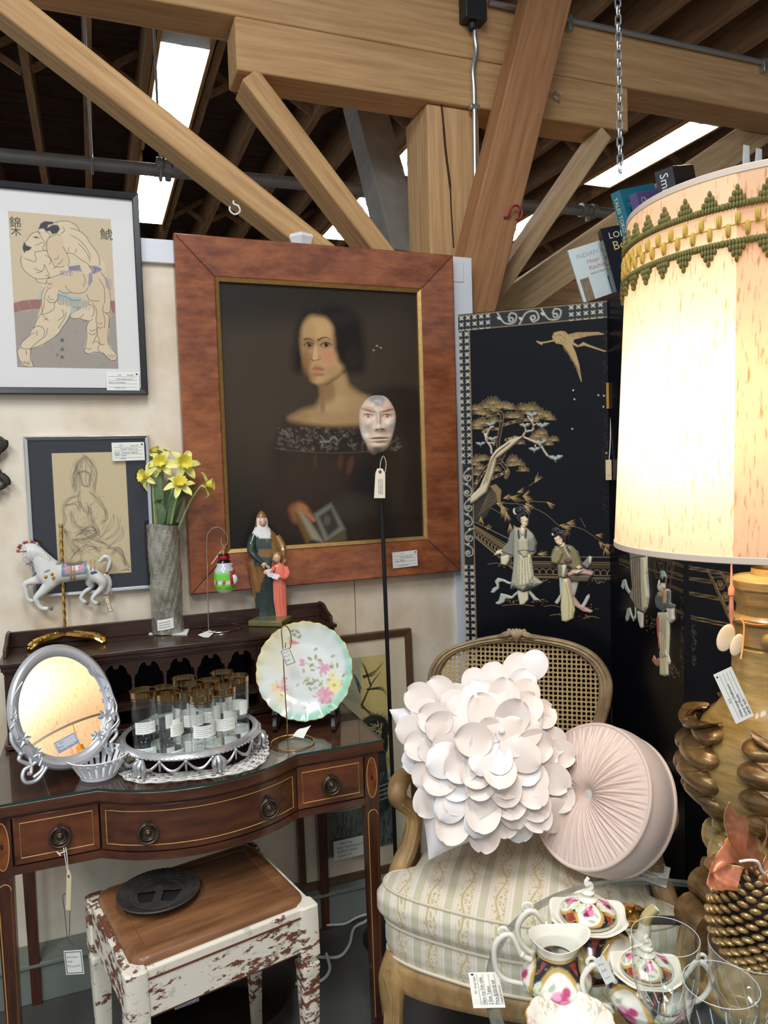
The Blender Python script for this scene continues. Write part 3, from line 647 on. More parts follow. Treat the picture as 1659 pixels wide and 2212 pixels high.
wall_card(243,996,0.088,0.052, FY-0.003, t, [(0.02,0.041,0.007, '717', 0),(0.05,0.041,0.006, 'Space 54', 0),(0.022,0.031,0.007, '"Nude" Pencil on', 0),(0.006,0.021,0.007, 'paper  Dessault Signed', 0),(0.006,0.013,0.007, '1947  artist', 0),(0.02,0.004,0.006, '115.00', 0)],2,0.005)
# ---- the portrait
FY = 2.255
A_, B_, C_, D_ = at(375,500, Y=FY), at(982,553, Y=FY), at(993,1232, Y=FY), at(412,1288, Y=FY)
x0, x1, z0, z1 = (A_.x+D_.x)/2,(B_.x+C_.x)/2,(C_.z+D_.z)/2,(A_.z+B_.z)/2
t = thing('framed_portrait', 'large oil portrait of a seated dark haired woman in a wide reddish burl frame', 'picture', ((x0+x1)/2, WY, z0)); T0 = Vector(t.location)
fw = 0.114
mb = MB(); rect_frame(mb, x0-T0.x, x1-T0.x, z0-T0.z, z1-T0.z, fw, FY-T0.y, -0.002,0.014); mb.build('frame', M_burl, t, smooth=30, bevel=0.004)
mb = MB(); rect_frame(mb, x0+fw-T0.x, x1-fw-T0.x, z0+fw-T0.z, z1-fw-T0.z, 0.011, FY+0.012-T0.y, -0.01,0.006); mb.build('gilt_slip', M_gilt, t, smooth=30)
mb = MB()
for s, (cx, cz) in (((1,1),(x0, z0)),((-1,1),(x1, z0)),((1,-1),(x0, z1)),((-1,-1),(x1, z1))):
 mb = MB(); mb.bar(loc(cx+s[0]*0.006, FY+0.0012, cz+s[1]*0.006), loc(cx+s[0]*fw*0.97, FY+0.0136, cz+s[1]*fw*0.97),0.0022,0.002, up=(0,1,0)); mb.build('mitre_joint', mat('dark_joint', srgb(50,26,16),0.8), t, smooth=0)
P = Paint([(15,12),(1548,98),(1600,1975),(85,2083)],300,390, srgb(40,35,29))
def S(r, g, b): return srgb(r, g, b)
P.ell((500,750),800,800, S(74,63,50),1.2,0.9); P.ell((1350,750),420,600, S(76,64,51),1.2,0.75); P.ell((250,80),1000,260, S(36,33,30),1.2,0.7)
P.ell((1400,1020),330,210, S(44,36,31),0.5,0.8); P.ell((1480,1500),300,500, S(54,44,36),0.9,0.8)
P.poly([(520,1120),(420,1300),(440,1500),(420,1650),(330,1780),(350,1900),(560,2000),(1200,2000),(1300,1700),(1420,1500),(1430,1300),(1380,1180),(1100,1080)], S(52,42,34),9,0.9)
P.ell((760,1480),250,200, S(66,53,43),0.9,0.7); P.ell((600,1700),200,130, S(64,46,38),0.8,0.7); P.ell((1150,1560),110,160, S(34,32,40),0.8,0.6); P.ell((1380,1450),90,300, S(70,62,48),0.9,0.5); P.ell((1050,1750),180,110, S(72,66,54),0.9,0.6)
P.ell((955,1390),22,60, S(98,62,50),0.9,0.7,0.15); P.ell((1030,1420),24,70, S(110,66,52),0.9,0.7,0.25); P.ell((760,1390),14,60, S(80,66,52),0.9,0.7)
P.poly([(560,1080),(640,1010),(760,970),(810,930),(800,800),(760,760),(900,650),(985,690),(1020,800),(1150,900),(1280,980),(1330,1080),(1200,1130),(900,1130),(700,1110)], S(186,150,104),6,1,4)
P.ell((930,950),130,80, S(206,172,122),0.9,0.8); P.ell((860,850),60,90, S(150,116,76),0.9,0.8); P.ell((820,960),20,60, S(140,106,70),0.9,0.6); P.ell((640,1060),90,40, S(160,124,84),0.9,0.6); P.ell((1120,960),120,80, S(190,156,108),0.9,0.6); P.ell((880,1080),220,40, S(192,156,104),0.9,0.7); P.ell((960,800),50,80, S(196,158,112),0.9,0.6)
P.line([(800,800),(850,790),(930,740),(990,690)], S(110,82,54),34,0.6,4)
P.poly([(520,1075),(700,1110),(900,1130),(1120,1115),(1380,1140),(1430,1280),(1200,1310),(900,1325),(600,1310),(450,1290),(480,1170)], S(58,50,44),6,0.95)
r_ = random.Random(5); LC = S(142,134,116)
for k in range(120):
 x = r_.uniform(470,1420); y = r_.uniform(1130,1310); P.ell((x, y), r_.uniform(8,22), r_.uniform(4,10), LC, 0.8, r_.uniform(0.15,0.4), r_.uniform(0,3))
for k in range(44):
 x = r_.uniform(480,1400); y = r_.uniform(1140,1300); P.line([(x, y),(x+r_.uniform(-25,25), y-18),(x+r_.uniform(-30,30), y+20),(x+r_.uniform(-45,45), y+8)], LC, 7,0.4,4)
P.line([(800,1240),(860,1240),(900,1210),(930,1225)], S(168,158,136),12,0.7,4); P.line([(800,1190),(830,1230),(870,1245)], S(160,150,130),10,0.6,4); P.line([(870,1215),(900,1195),(925,1210)], S(160,150,130),8,0.6,4)
P.ell((845,1195),32,24, S(70,60,52),0.5,0.8); P.ell((1085,1215),40,38, S(48,44,42),0.5,0.9)
P.line([(450,1290),(600,1312),(900,1327),(1200,1312),(1430,1280)], S(108,98,82),9,0.5,4)
P.poly([(790,280),(700,230),(640,330),(610,450),(590,600),(610,700),(690,700),(700,600),(660,480),(670,360)], S(36,30,25),8,1,4)
P.poly([(780,270),(800,220),(900,190),(1010,220),(1110,310),(1140,450),(1150,600),(1130,700),(1060,715),(990,690),(930,600),(910,460),(890,330)], S(34,28,24),8,1,4)
P.poly([(790,278),(720,285),(670,360),(656,460),(664,560),(690,660),(730,740),(785,795),(850,775),(930,710),(985,660),(930,590),(915,470),(890,350),(850,290)], S(200,160,108),5,1,4)
P.poly([(800,255),(905,310),(930,430),(925,560),(985,660),(1010,640),(960,420),(900,250)], S(35,29,25),6,1,4)
P.ell((790,380),100,70, S(212,172,118),0.9,0.9); P.ell((720,400),50,90, S(186,146,96),0.9,0.5); P.ell((850,600),80,75, S(214,160,116),0.9,0.8); P.ell((865,590),52,46, S(214,140,110),1,0.55); P.ell((700,600),36,80, S(158,112,72),0.9,0.6); P.ell((690,640),34,90, S(140,96,60),0.9,0.5)
P.ell((720,490),55,40, S(140,100,66),0.9,0.75); P.ell((845,490),60,36, S(168,124,82),0.9,0.7); P.ell((780,760),46,30, S(214,166,118),0.9,0.8); P.ell((790,725),46,14, S(158,110,76),0.9,0.7); P.ell((900,700),60,40, S(190,148,104),0.9,0.6); P.ell((740,740),30,50, S(160,116,76),0.9,0.5)
P.line([(680,455),(720,450),(752,470)], S(70,52,38),14,0.8,4, True); P.line([(785,462),(840,440),(905,462)], S(60,44,32),14,0.9,4, True)
for cx, w_ in ((716,34),(846,42)):
 P.ell((cx, 497), w_, 16, S(176,150,118),0.4,0.8); P.ell((cx+4,496),16,17, S(38,30,26),0.35,1); P.line([(cx-w_, 500),(cx-8,480),(cx+w_, 494)], S(48,34,26),8,0.95,4); P.line([(cx-w_, 505),(cx, 515),(cx+w_, 500)], S(120,86,62),5,0.6,4); P.ell((cx+9,490),4,4, S(200,190,170),0.5,0.8)
P.line([(752,480),(745,540),(735,600),(745,615)], S(150,108,72),12,0.55,4); P.ell((765,560),18,70, S(222,184,134),0.9,0.75); P.ell((765,598),22,18, S(222,178,130),0.8,0.8); P.line([(735,608),(755,620),(780,612),(800,606)], S(110,70,48),8,0.75,4); P.ell((800,590),14,16, S(190,140,100),0.8,0.6)
P.poly([(738,680),(765,662),(785,668),(800,664),(830,684),(790,688)], S(176,96,78),2.0,0.95,4); P.poly([(742,684),(790,690),(828,686),(800,705),(770,705)], S(206,128,104),2.0,0.95,4); P.line([(740,683),(790,689),(830,685)], S(120,58,48),4,0.9,4); P.line([(772,640),(770,660)], S(160,116,80),8,0.5)
P.ell((1060,600),60,90, S(52,42,34),0.9,0.7); P.ell((980,300),90,50, S(50,42,36),1,0.6); P.ell((1130,440),20,90, S(56,46,36),0.9,0.5); P.line([(785,275),(790,235),(800,215)], S(72,58,44),8,0.7)
P.poly([(560,1760),(600,1720),(660,1720),(720,1790),(755,1840),(730,1850),(680,1800),(640,1790),(620,1860),(585,1850)], S(158,100,64),5,1,4)
P.ell((660,1750),50,26, S(180,122,80),0.8,0.8,0.5); P.line([(640,1760),(700,1800),(745,1845)], S(190,130,86),22,0.7,4)
P.poly([(590,1800),(610,1770),(730,1990),(690,2035)], S(120,88,44),3); P.poly([(612,1765),(660,1780),(830,2025),(730,1995)], S(158,148,122),3); P.poly([(750,1800),(880,1715),(990,1920),(830,2025)], S(128,126,112),3); P.poly([(785,1820),(880,1750),(945,1900),(855,1975)], S(66,62,54),3); P.ell((850,1850),26,40, S(104,98,84),0.9,0.8)
P.poly([(830,2025),(990,1920),(1000,2000),(850,2040)], S(94,82,58),3); P.poly([(690,2030),(830,2025),(850,2045),(700,2045)], S(96,70,40),3); P.line([(830,2022),(765,1900),(745,1800)], S(84,76,60),9,0.8)
for k in range(10): P.line([(645+k*15,1810+k*20),(690+k*14,1800+k*22)], S(120,112,92),4,0.5)
P.poly([(640,1745),(700,1790),(757,1838),(735,1852),(690,1815),(650,1790)], S(176,118,78),4,1,4)
for x, y in ((1240,505),(1270,518),(1215,538)): P.ell((x, y),9,5, S(190,176,140),0.4)
P.ell((1500,1830),300,30, S(50,34,28),0.8,0.6); P.noise(0.10,6)
P.img *= 0.9
P.mesh('canvas', M_paint, t, lambda U, V: (x0+fw+0.008+(x1-x0-2*fw-0.016)*U-T0.x, np.full_like(U, FY+0.026-T0.y), z1-fw-0.008+(z0-z1+2*fw+0.016)*V-T0.z))
wall_card(849,1228,0.088,0.052, FY-0.001, t, [(0.03,0.042,0.007, '717', 0),(0.026,0.031,0.008, 'Oil on Board', 0),(0.01,0.02,0.008, 'late 1800s', 0),(0.02,0.004,0.007, '475.00  N.F.', 0)],3,0.03)
c = at(843,1232, Y=FY-0.0035); mb = MB(); mb.add([(c.x, c.y, c.z),(c.x+0.106, c.y, c.z+0.003),(c.x+0.102, c.y, c.z+0.067),(c.x-0.003, c.y, c.z+0.064)],[(0,1,2,3)]); mb.build('plastic_sleeve', glass_mat('clear_sleeve'), t, smooth=0, world=True)
# ---- woodcut leaning on the ledge behind the desk
tl = 0.035                                       # lean
LB = 0.118
def lean(x, s): return Vector((x, 2.232+s*math.sin(tl), LB+s*math.cos(tl)))
n_ = Vector((0,-math.cos(tl), math.sin(tl))); p_ = lean(0,0)
tr_ = on_plane(889,1358, p_, n_); wx1 = tr_.x; H_ = (tr_-p_).dot(Vector((0, math.sin(tl), math.cos(tl)))); wx0 = on_plane(648,1895, p_, n_).x
t = thing('framed_woodcut', 'brown framed black ink woodcut leaning on the wall ledge behind the desk', 'picture', ((wx0+wx1)/2,2.232, LB),(-tl, 0,0)); T0 = Vector(t.location)
hw = (wx1-wx0)/2
M_brownframe = mat('brown_frame_wood', srgb(96,66,46),0.45, noise=0.35, nscale=9, stretch=(8,8,0.8))
mb = MB(); rect_frame(mb, -hw, hw, 0.001, H_, 0.022,0.0,0.024,0.004); mb.build('frame', M_brownframe, t, smooth=30, bevel=0.002)
mb = MB(); mb.box((-hw+0.018,0.012,0.018),(hw-0.018,0.02, H_-0.018)); mb.build('mount', mat('cream_mount', srgb(222,208,180),0.9), t, smooth=0)
ih0, ih1 = 0.085, H_-0.075; ix = hw-0.085
P = Paint([(0,0),(100,0),(100,200),(0,200)],170,330, S(196,190,160))
BLK = S(24,26,28)
P.poly([(50,0),(100,0),(100,60),(60,62),(48,30)], S(208,190,120),2); P.poly([(30,0),(62,0),(60,50),(40,40)], S(168,170,142),2); P.poly([(60,62),(100,60),(100,120),(55,120)], S(200,180,120),2)
r_ = random.Random(9)
for ln in ([(60,50),(75,30),(92,18)],[(75,30),(68,12),(62,4)],[(70,36),(90,36),(98,44)],[(60,50),(72,58),(84,66)],[(64,20),(80,18),(95,8)],[(84,66),(90,80),(86,92)],[(60,34),(52,20),(40,8)]):
 for k in range(3): P.line([(x+r_.uniform(-2,2), y+r_.uniform(-2,2)) for x, y in ln], BLK, 1.6,0.9,4, True)
P.ell((76,78),22,17, BLK, 0.15); P.ell((84,92),12,16, BLK, 0.2)
for k in range(26): P.line([(62+r_.uniform(0,28),66+r_.uniform(0,30)),(60+r_.uniform(0,34),70+r_.uniform(0,34))], S(206,190,132),1.0,0.8,1, True)
for k in range(60): a_ = r_.uniform(0,2*PI); P.line([(76+20*math.cos(a_),78+16*math.sin(a_)),(76+27*math.cos(a_),78+21*math.sin(a_))], BLK, 0.9,0.9,0, True)
P.poly([(70,100),(92,104),(96,160),(80,170),(66,140)], S(48,52,54),2)
for k in range(80): x = r_.uniform(60,98); y = r_.uniform(100,190); P.line([(x, y),(x+r_.uniform(-4,4), y+r_.uniform(6,14))], r_.choice([BLK, BLK, S(120,150,150)]),1.2,0.8,0, True)
P.poly([(0,150),(100,150),(100,200),(0,200)], S(48,60,62),4,0.8)
for k in range(300): x = r_.uniform(0,98); y = r_.uniform(140,200); P.line([(x, y),(x+r_.uniform(-3,3), y+r_.uniform(4,12))], r_.choice([BLK, BLK, S(112,140,142), S(84,110,116)]),1.2,0.8,0, True)
for k in range(8): P.line([(0,135+k*2.4),(40,139+k*2.2),(100,132+k*2.4)], S(178,184,176) if k % 2 else BLK, 1.1,0.8,4)
P.mesh('woodcut', M_paper, t, lambda U, V: (-ix+2*ix*U, np.full_like(U, 0.0115), ih1+(ih0-ih1)*V))
pane_mesh('glass', -hw+0.02, hw-0.02,0.02, H_-0.02,0.006, M_pane, t)
pp = on_plane(722,1860, p_-Vector((0,0.002,0)), n_)
M = frame(pp, (1,0,0),(0, math.sin(tl), math.cos(tl)))
card('price_card', M, 0.11,0.062,[(0.02,0.048,0.009, 'Wilma King', 0),(0.012,0.035,0.009, 'Block + handcolored Print', 0),(0.012,0.022,0.009, 'By Maurice Butler', 0),(0.012,0.008,0.009, '$195.00  N.F.', 0)], t, seed=4, printed=False, dot=False)
# ---- small things at the wall
mb = MB(); p = at(-6,1000, Y=WY-0.02)
for s in (-1,1):
 mb.tube(smooth_path([p+Vector((-0.02,0, s*0.075)), p+Vector((0.012,-0.006, s*0.065)), p+Vector((0.02,-0.008, s*0.05)), p+Vector((0.008,-0.006, s*0.035)), p+Vector((0.0,0, s*0.02))],5),[0.006]*8+[0.012]*8+[0.008]*5,8)
mb.tube([p+Vector((-0.01,0,-0.09)), p+Vector((-0.01,0,0.09))],0.008,8); mb.box(p+Vector((-0.03,0.0,-0.02)), p+Vector((0.0,0.02,0.02)))
o = mb.build('wall_bracket', mat('wrought_iron', srgb(48,42,38),0.6)); tag(o, 'dark wrought iron scroll at the left edge beside the small silver framed drawing', 'bracket')
p = at(651,516, Y=2.32); p.z = 2.118
mb = MB(); mb.lathe([(0.0,0.0),(0.03,0.0),(0.034,0.008),(0.030,0.02),(0.036,0.034),(0.040,0.043),(0.036,0.052),(0.022,0.060),(0.010,0.064),(0.0,0.065)],24, Matrix.Translation(p), fn=lambda a, i, z: 1+0.08*math.sin(6*a))
o = mb.build('china_ornament', mat('white_porcelain', srgb(232,234,232),0.15, coat=0.5)); tag(o, 'white porcelain ornament peeking over the top of the portrait frame', 'ornament')
# ================================================================== folding lacquer screen
M_lacq = mat('lacquer_pigment', rough=0.25, attr='Col', spec=0.22)
M_lacqb = mat('black_lacquer', srgb(12,13,18),0.25, spec=0.22)
M_stone = mat('carved_stone_pigment', rough=0.35, attr='Col', coat=0.2)
M_pearl = mat('pearl_pigment', rough=0.3, attr='Col')
SZ = 1.88
scr = thing('folding_screen', 'black lacquer folding screen with gold painted pines, a crane and carved stone ladies', 'screen', (1.331,1.72,0))
SP = [Vector((1.016,1.994,0)), Vector((1.331,1.72,0)), Vector((1.222,1.321,0)), Vector((1.342,0.92,0))]
BGL = srgb(13,14,20)
def panel(k, z0=0.06):
 a, b = SP[k], SP[k+1]; d = (b-a).normalized(); n = Vector((-d.y, d.x, 0)); n = n if n.dot(EYE-a) > 0 else -n
 n.z = 0; n.normalize(); back = -n*0.022; mb = MB()
 a2, b2 = a+d*0.003, b-d*0.003
 mb.prism([a2+Vector((0,0, z0)), b2+Vector((0,0, z0)), b2+Vector((0,0, SZ)), a2+Vector((0,0, SZ))], back)
 for s_ in (0.02,0.06): pass
 mb.prism([a2+Vector((0,0,0)), a2+d*0.05, a2+d*0.05+Vector((0,0, z0)), a2+Vector((0,0, z0))], back); mb.prism([b2-d*0.05, b2, b2+Vector((0,0, z0)), b2-d*0.05+Vector((0,0, z0))], back)
 o = mb.build('panel', M_lacqb, scr, smooth=0, world=True); return o, a, b, d, n
def pfn(a, b, d, n, u0, u1, z0, z1, off):
 o0 = Vector(scr.location); L = (b-a).length
 def f(U, V, H=0):
  s = (u0+(u1-u0)*U)*L; x = a.x+d.x*s+n.x*(off+H)-o0.x; y = a.y+d.y*s+n.y*(off+H)-o0.y; z = z1+(z0-z1)*V-o0.z+0*U
  return (x, y, z)
 def quad():
  L_ = (b-a).length; g = lambda u, z: proj(a+d*(u*L_)+n*off+Vector((0,0, z)))
  return [g(u0, z1), g(u1, z1), g(u1, z0), g(u0, z0)]
 return f, quad()
GOLD = srgb(176,150,104); GOLD2 = srgb(140,116,78); PRL = srgb(184,182,168)
r_ = random.Random(21)
# ---------------- panel with the pine, the crane and the two ladies
p1, a, b, d, n = panel(0)
f1, q1 = pfn(a, b, d, n, 0.0,1.0,0.80, SZ, 0.0012)
P = Paint(q1,380,900, BGL)
def A(pts): return [(980+x/4.608,640+y/4.608) for x, y in pts]
def B(pts): return [(980+x/4.608,1080+y/4.608) for x, y in pts]
def a1(x, y): return A([(x, y)])[0]
def b1(x, y): return B([(x, y)])[0]
P.poly(A([(980,400),(1000,360),(1060,345),(1110,350),(1140,380),(1220,360),(1440,355),(1505,378),(1340,395),(1200,430),(1190,455),(1240,490),(1290,455),(1340,480),(1460,525),(1525,545),(1500,552),(1300,490),(1230,505),(1180,480),(1215,560),(1250,680),(1275,850),(1268,850),(1210,690),(1150,590),(1080,480),(1020,470),(990,440)]), GOLD, 0.8)
P.line(A([(1000,440),(880,462),(830,450)]), GOLD, 3.0,1,3); P.poly(A([(828,450),(845,470),(880,485),(890,460),(860,455)]), GOLD, 0.7)
for k in range(34):
 t = k/34; x = 1090+150*t; y = 480+260*t; P.line(A([(x, y),(x+r_.uniform(8,40), y+r_.uniform(30,70))]), BGL if k % 2 else GOLD2,0.8,0.7)
for k in range(26): x = 1150+k*12; P.line(A([(x, 365),(x+r_.uniform(-10,20),405)]), BGL, 0.8,0.6)
for k in range(24): x, y = r_.uniform(990,1120), r_.uniform(355,470); P.line(A([(x, y),(x+18, y+8)]), BGL, 0.8,0.6)
def fan(x, y, R, a0=-PI, a1_=0.0, n_=17, col=GOLD, conv=A, w=0.6):
 for k in range(n_):
  t = a0+(a1_-a0)*k/(n_-1)+r_.uniform(-.05,.05); rr = R*r_.uniform(0.8,1.05)
  P.line(conv([(x, y),(x+rr*math.cos(t), y+rr*math.sin(t))]), col, w, 0.9)
for (x, y, R) in ((220,1130,62),(250,1170,70),(320,1110,80),(390,1070,85),(450,1110,80),(520,1110,75),(560,1125,66),(400,1140,80),(300,1180,70),(690,1130,80),(780,1130,85),(740,1170,75),(560,1210,70),(630,1210,75),(850,1180,80),(920,1200,70),(960,1230,60),(830,1220,75),
    (230,1290,66),(280,1270,70),(340,1290,66),(240,1320,56),(400,1250,60),(830,1400,70),(880,1370,66),(900,1430,70),(1000,1440,56),(940,1480,56),(800,1440,60),(660,1470,60),(240,1640,74),(300,1630,66),(210,1680,60),(230,1780,66),(260,1720,60),(590,1640,74),(640,1680,70),(570,1690,60),(690,1740,66),(420,1740,60)):
 fan(x, y, R)
for ln, w_ in (([(520,1800),(540,1740),(470,1640),(500,1560),(440,1480),(470,1300),(480,1180),(430,1160),(300,1200)],6),([(500,1280),(600,1250),(720,1230),(840,1240)],4),([(520,1430),(620,1400)],4),([(540,1740),(430,1790),(370,1820)],4),([(470,1640),(330,1700),(180,1930)],6),([(440,1320),(340,1320),(290,1350)],3.5)):
 P.line(A(ln), GOLD2, w_+2,1,4); P.line(A(ln), BGL, w_-0.5,0.9,4)
 for k in range(10):
  i = r_.randrange(len(ln)-1); t = r_.random(); x = ln[i][0]*(1-t)+ln[i+1][0]*t; y = ln[i][1]*(1-t)+ln[i+1][1]*t; P.ell(a1(x+r_.uniform(-10,10), y),1.6,1.6, GOLD, 0.5,0.9)
P.poly(A([(165,2010),(240,1960),(330,1930),(420,1880),(470,1930),(465,2050),(380,2090),(330,2180),(250,2260),(165,2200)]), srgb(58,52,44),2,1)
for k in range(9): P.line(A([(240+k*10,2190-k*22),(330+k*4,2120-k*22),(440,2020-k*12),(440+k*2,1930)]), GOLD2 if k % 2 else srgb(100,90,70),1.3,0.7,4)
P.poly(A([(360,1890),(420,1870),(475,1930),(465,2050),(440,2060),(420,1960)]), GOLD2,1)
for (x, y, an, R, cv) in ((810,1850,-1.1,110, A),(640,1950,-0.5,80, A),(560,2000,0.2,130, A),(500,2010,-0.2,90, A),(700,2000,0.4,120, A),(720,2060,0.9,120, A),(690,1990,-0.3,90, A),(930,2050,0.5,90, A),(470,2080,1.0,140, A),(480,2100,1.5,110, A),(430,2060,0.3,80, A),
      (700,60,0.4,110, B),(520,120,1.3,110, B),(480,60,1.1,110, B),(560,240,1.4,110, B),(600,260,1.0,80, B),(1100,260,0.5,110, B),(1130,230,-0.1,90, B),(1060,250,0.3,70, B),(1420,350,0.2,70, B),(1450,420,0.9,110, B),(1510,470,1.4,100, B),(1520,440,0.7,60, B),(270,170,1.5,90, B),(840,540,-0.2,100, B)):
 for k in range(11):
  t = an+r_.uniform(-.55,.55); rr = R*r_.uniform(0.5,1.0); P.line(cv([(x, y),(x+rr*math.cos(t), y+rr*math.sin(t))]), GOLD if k % 3 else srgb(160,120,80),1.6,0.9,0, True)
for cv, ln in ((A, [(750,1890),(810,1840)]),(A, [(640,2030),(930,2050)]),(B, [(480,30),(700,50),(900,130),(1050,260)]),(B, [(1130,250),(1280,290),(1420,380),(1500,440)]),(B, [(370,80),(460,130),(560,200)]),(B, [(1260,180),(1310,270)])): P.line(cv(ln), GOLD2,1.0,0.9,4)
for k in range(40): fan(*([(310+r_.uniform(0,60),250+r_.uniform(0,40))][0]),9,0,2*PI, 5, GOLD2, B, 0.8) if k < 10 else None
def rail(x0, y0, x1, y1, x2, y2, x3, y3):
 """top edge (x0,y0)-(x1,y1), bottom edge (x2,y2)-(x3,y3)"""
 L = lambda s, t: ((x0*(1-s)+x1*s)*(1-t)+(x2*(1-s)+x3*s)*t, (y0*(1-s)+y1*s)*(1-t)+(y2*(1-s)+y3*s)*t)
 for t in (0.0,0.24,0.32,0.84,0.94,1.0): P.line(B([L(0, t), L(1, t)]), GOLD, 1.0,0.85)
 for k in range(60): s = k/59; P.line(B([L(s, 0.34), L(s, 0.52)]), GOLD2,0.9,0.8)
 for k in range(12):
  s = (k+.5)/12; c = L(s, 0.68); P.line(B([L(s-.04,.8), L(s-.03,.64), L(s, .58), L(s+.03,.64), L(s+.04,.8)]), GOLD, 1.0,0.8,3)
rail(780,565,1595,570,790,770,1595,790); rail(180,205,545,385,180,345,590,690)
for k in range(130):
 c = r_.choice([(870,800),(1420,815),(840,1005),(560,995),(1120,1140),(1350,1160),(1340,1080),(520,660)]); x, y = c[0]+r_.gauss(0,50), c[1]+r_.gauss(0,14); P.ell(b1(x, y),1.6,1.1, r_.choice([GOLD2, srgb(120,84,54)]),0.4,0.9)
for y, x0_, x1_ in ((1050,480,800),(1060,900,1060),(1150,960,1100),(1170,1300,1450),(640,340,500)): P.line(B([(x0_, y),((x0_+x1_)/2, y-12),(x1_, y+6)]), GOLD2,1.4,0.7,4)
for k in range(70): y = r_.uniform(300,2200); P.line(A([(1500+r_.uniform(-25,40), y),(1500+r_.uniform(-20,40), y+r_.uniform(5,40))]), srgb(70,56,44),0.9,0.7)
for x, y in ((1190,935),(1202,1025),(1440,985),(1495,990),(1180,1320),(1490,1100),(1520,1560)): P.ell(a1(x, y),1.8,2.2, PRL, 0.3)
P.mesh('painted_face', M_lacq, p1, f1)
def border(quad_fn, W_, H_, cells, across, seed):
 """lattice strip drawn in its own frame 0..cells x 0..across"""
 Pb = Paint([(0,0),(cells, 0),(cells, across),(0, across)], W_, H_, BGL); return Pb
def lattice(Pb, x0, x1, y0, y1):
 for i in range(int(x0)-1, int(x1)+2):
  for j in range(int(y0)-1, int(y1)+2):
   for sx in (1,-1):
    c = (i+.5, j+.5);
    if x0 < c[0] < x1 and y0-.3 < c[1] < y1+.3: Pb.ell(c, 0.42,0.12, PRL, 0.35,0.9, sx*PI/4)
def scrolls(Pb, x0, x1, yc, s, col=PRL):
 k = int((x1-x0)/(1.6*s))
 for i in range(k):
  cx = x0+(i+.5)*(x1-x0)/k; sg = 1 if i % 2 else -1
  Pb.line([(cx-.8*s, yc+sg*.5*s),(cx-.3*s, yc-sg*.3*s),(cx+.4*s, yc-sg*.35*s),(cx+.6*s, yc+sg*.2*s),(cx+.2*s, yc+sg*.4*s),(cx, yc+sg*.1*s)], col, 0.10*s, 0.9,5)
  for q in range(3): Pb.line([(cx+.2*s+.16*s*math.cos(2.1*q+t), yc+.1*s+.16*s*math.sin(2.1*q+t)) for t in np.linspace(0,5.5,9)], col, 0.07*s, 0.9)
  Pb.ell((cx-.7*s, yc+sg*.1*s),.18*s, .1*s, col, 0.4,1,0.7)
tw = 0.048
def strip(u0, u1, z0, z1, horizontal, plan):
 f, q = pfn(a, b, d, n, u0, u1, z0, z1,0.0022)
 L = (b-a).length; long_ = (u1-u0)*L if horizontal else z1-z0; cell = 0.0195
 NC = long_/cell; NA = (tw if horizontal else 0.034)/cell; W_ = int(NC*8); H_ = int(NA*8)+2
 Pb = Paint([(0,0),(NC, 0),(NC, NA),(0, NA)], W_, H_, BGL)
 for kind, s0, s1 in plan:
  if kind == 'l': lattice(Pb, s0*NC, s1*NC, 0, NA)
  else: scrolls(Pb, s0*NC+.8, s1*NC-.8, NA/2, NA*0.8);
 for yy in (0.06, NA-0.06): Pb.line([(0, yy),(NC, yy)], GOLD, 0.12,0.9)
 if horizontal: Pb.mesh('pearl_border', M_pearl, p1, f)
 else: Pb.mesh('pearl_border', M_pearl, p1, lambda U, V: f(1-V, U))
strip(0.0,1.0, SZ-tw, SZ-0.002, True, [('l', 0,0.24),('s', 0.24,0.76),('l', 0.76,1)])
strip(0.0,0.034/(b-a).length, 0.80, SZ-tw, False, [('l', 0,0.37),('s', 0.37,0.66),('l', 0.66,1.0)])
def carving(name, parent, f, q, w, h, shapes, strokes, label, k_=1.0):
 R_ = Relief(q, w, h, (0.5,0.5,0.5))
 for s_ in shapes: R_.form(*s_)
 for s_ in strokes: R_.stroke(*s_)
 o = R_.carve(name, M_stone, parent, lambda U, V, H: f(U, V, H*k_)); o['label'] = label; return o
IV = srgb(214,208,176); IVG = srgb(176,182,166); OL = srgb(128,122,96); GY = srgb(134,134,124); HR = srgb(26,26,30); FC = srgb(236,214,178); PK = srgb(200,160,148); DK = srgb(60,66,62); WH = srgb(222,218,200)
def sub(u0, u1, z0, z1, off=0.0015): return pfn(a, b, d, n, u0, u1, z0, z1, off)
L1 = (b-a).length
def uz(px_, py_):
 h = on_plane(px_, py_, a, n); return (h-a).dot(d)/L1, h.z
def region(x0, y0, x1, y1):
 us = [uz(x, y) for x in (x0, x1) for y in (y0, y1)]; return min(u for u, z in us), max(u for u, z in us), min(z for u, z in us), max(z for u, z in us)
f, q = sub(*region(1058,1090,1178,1312))
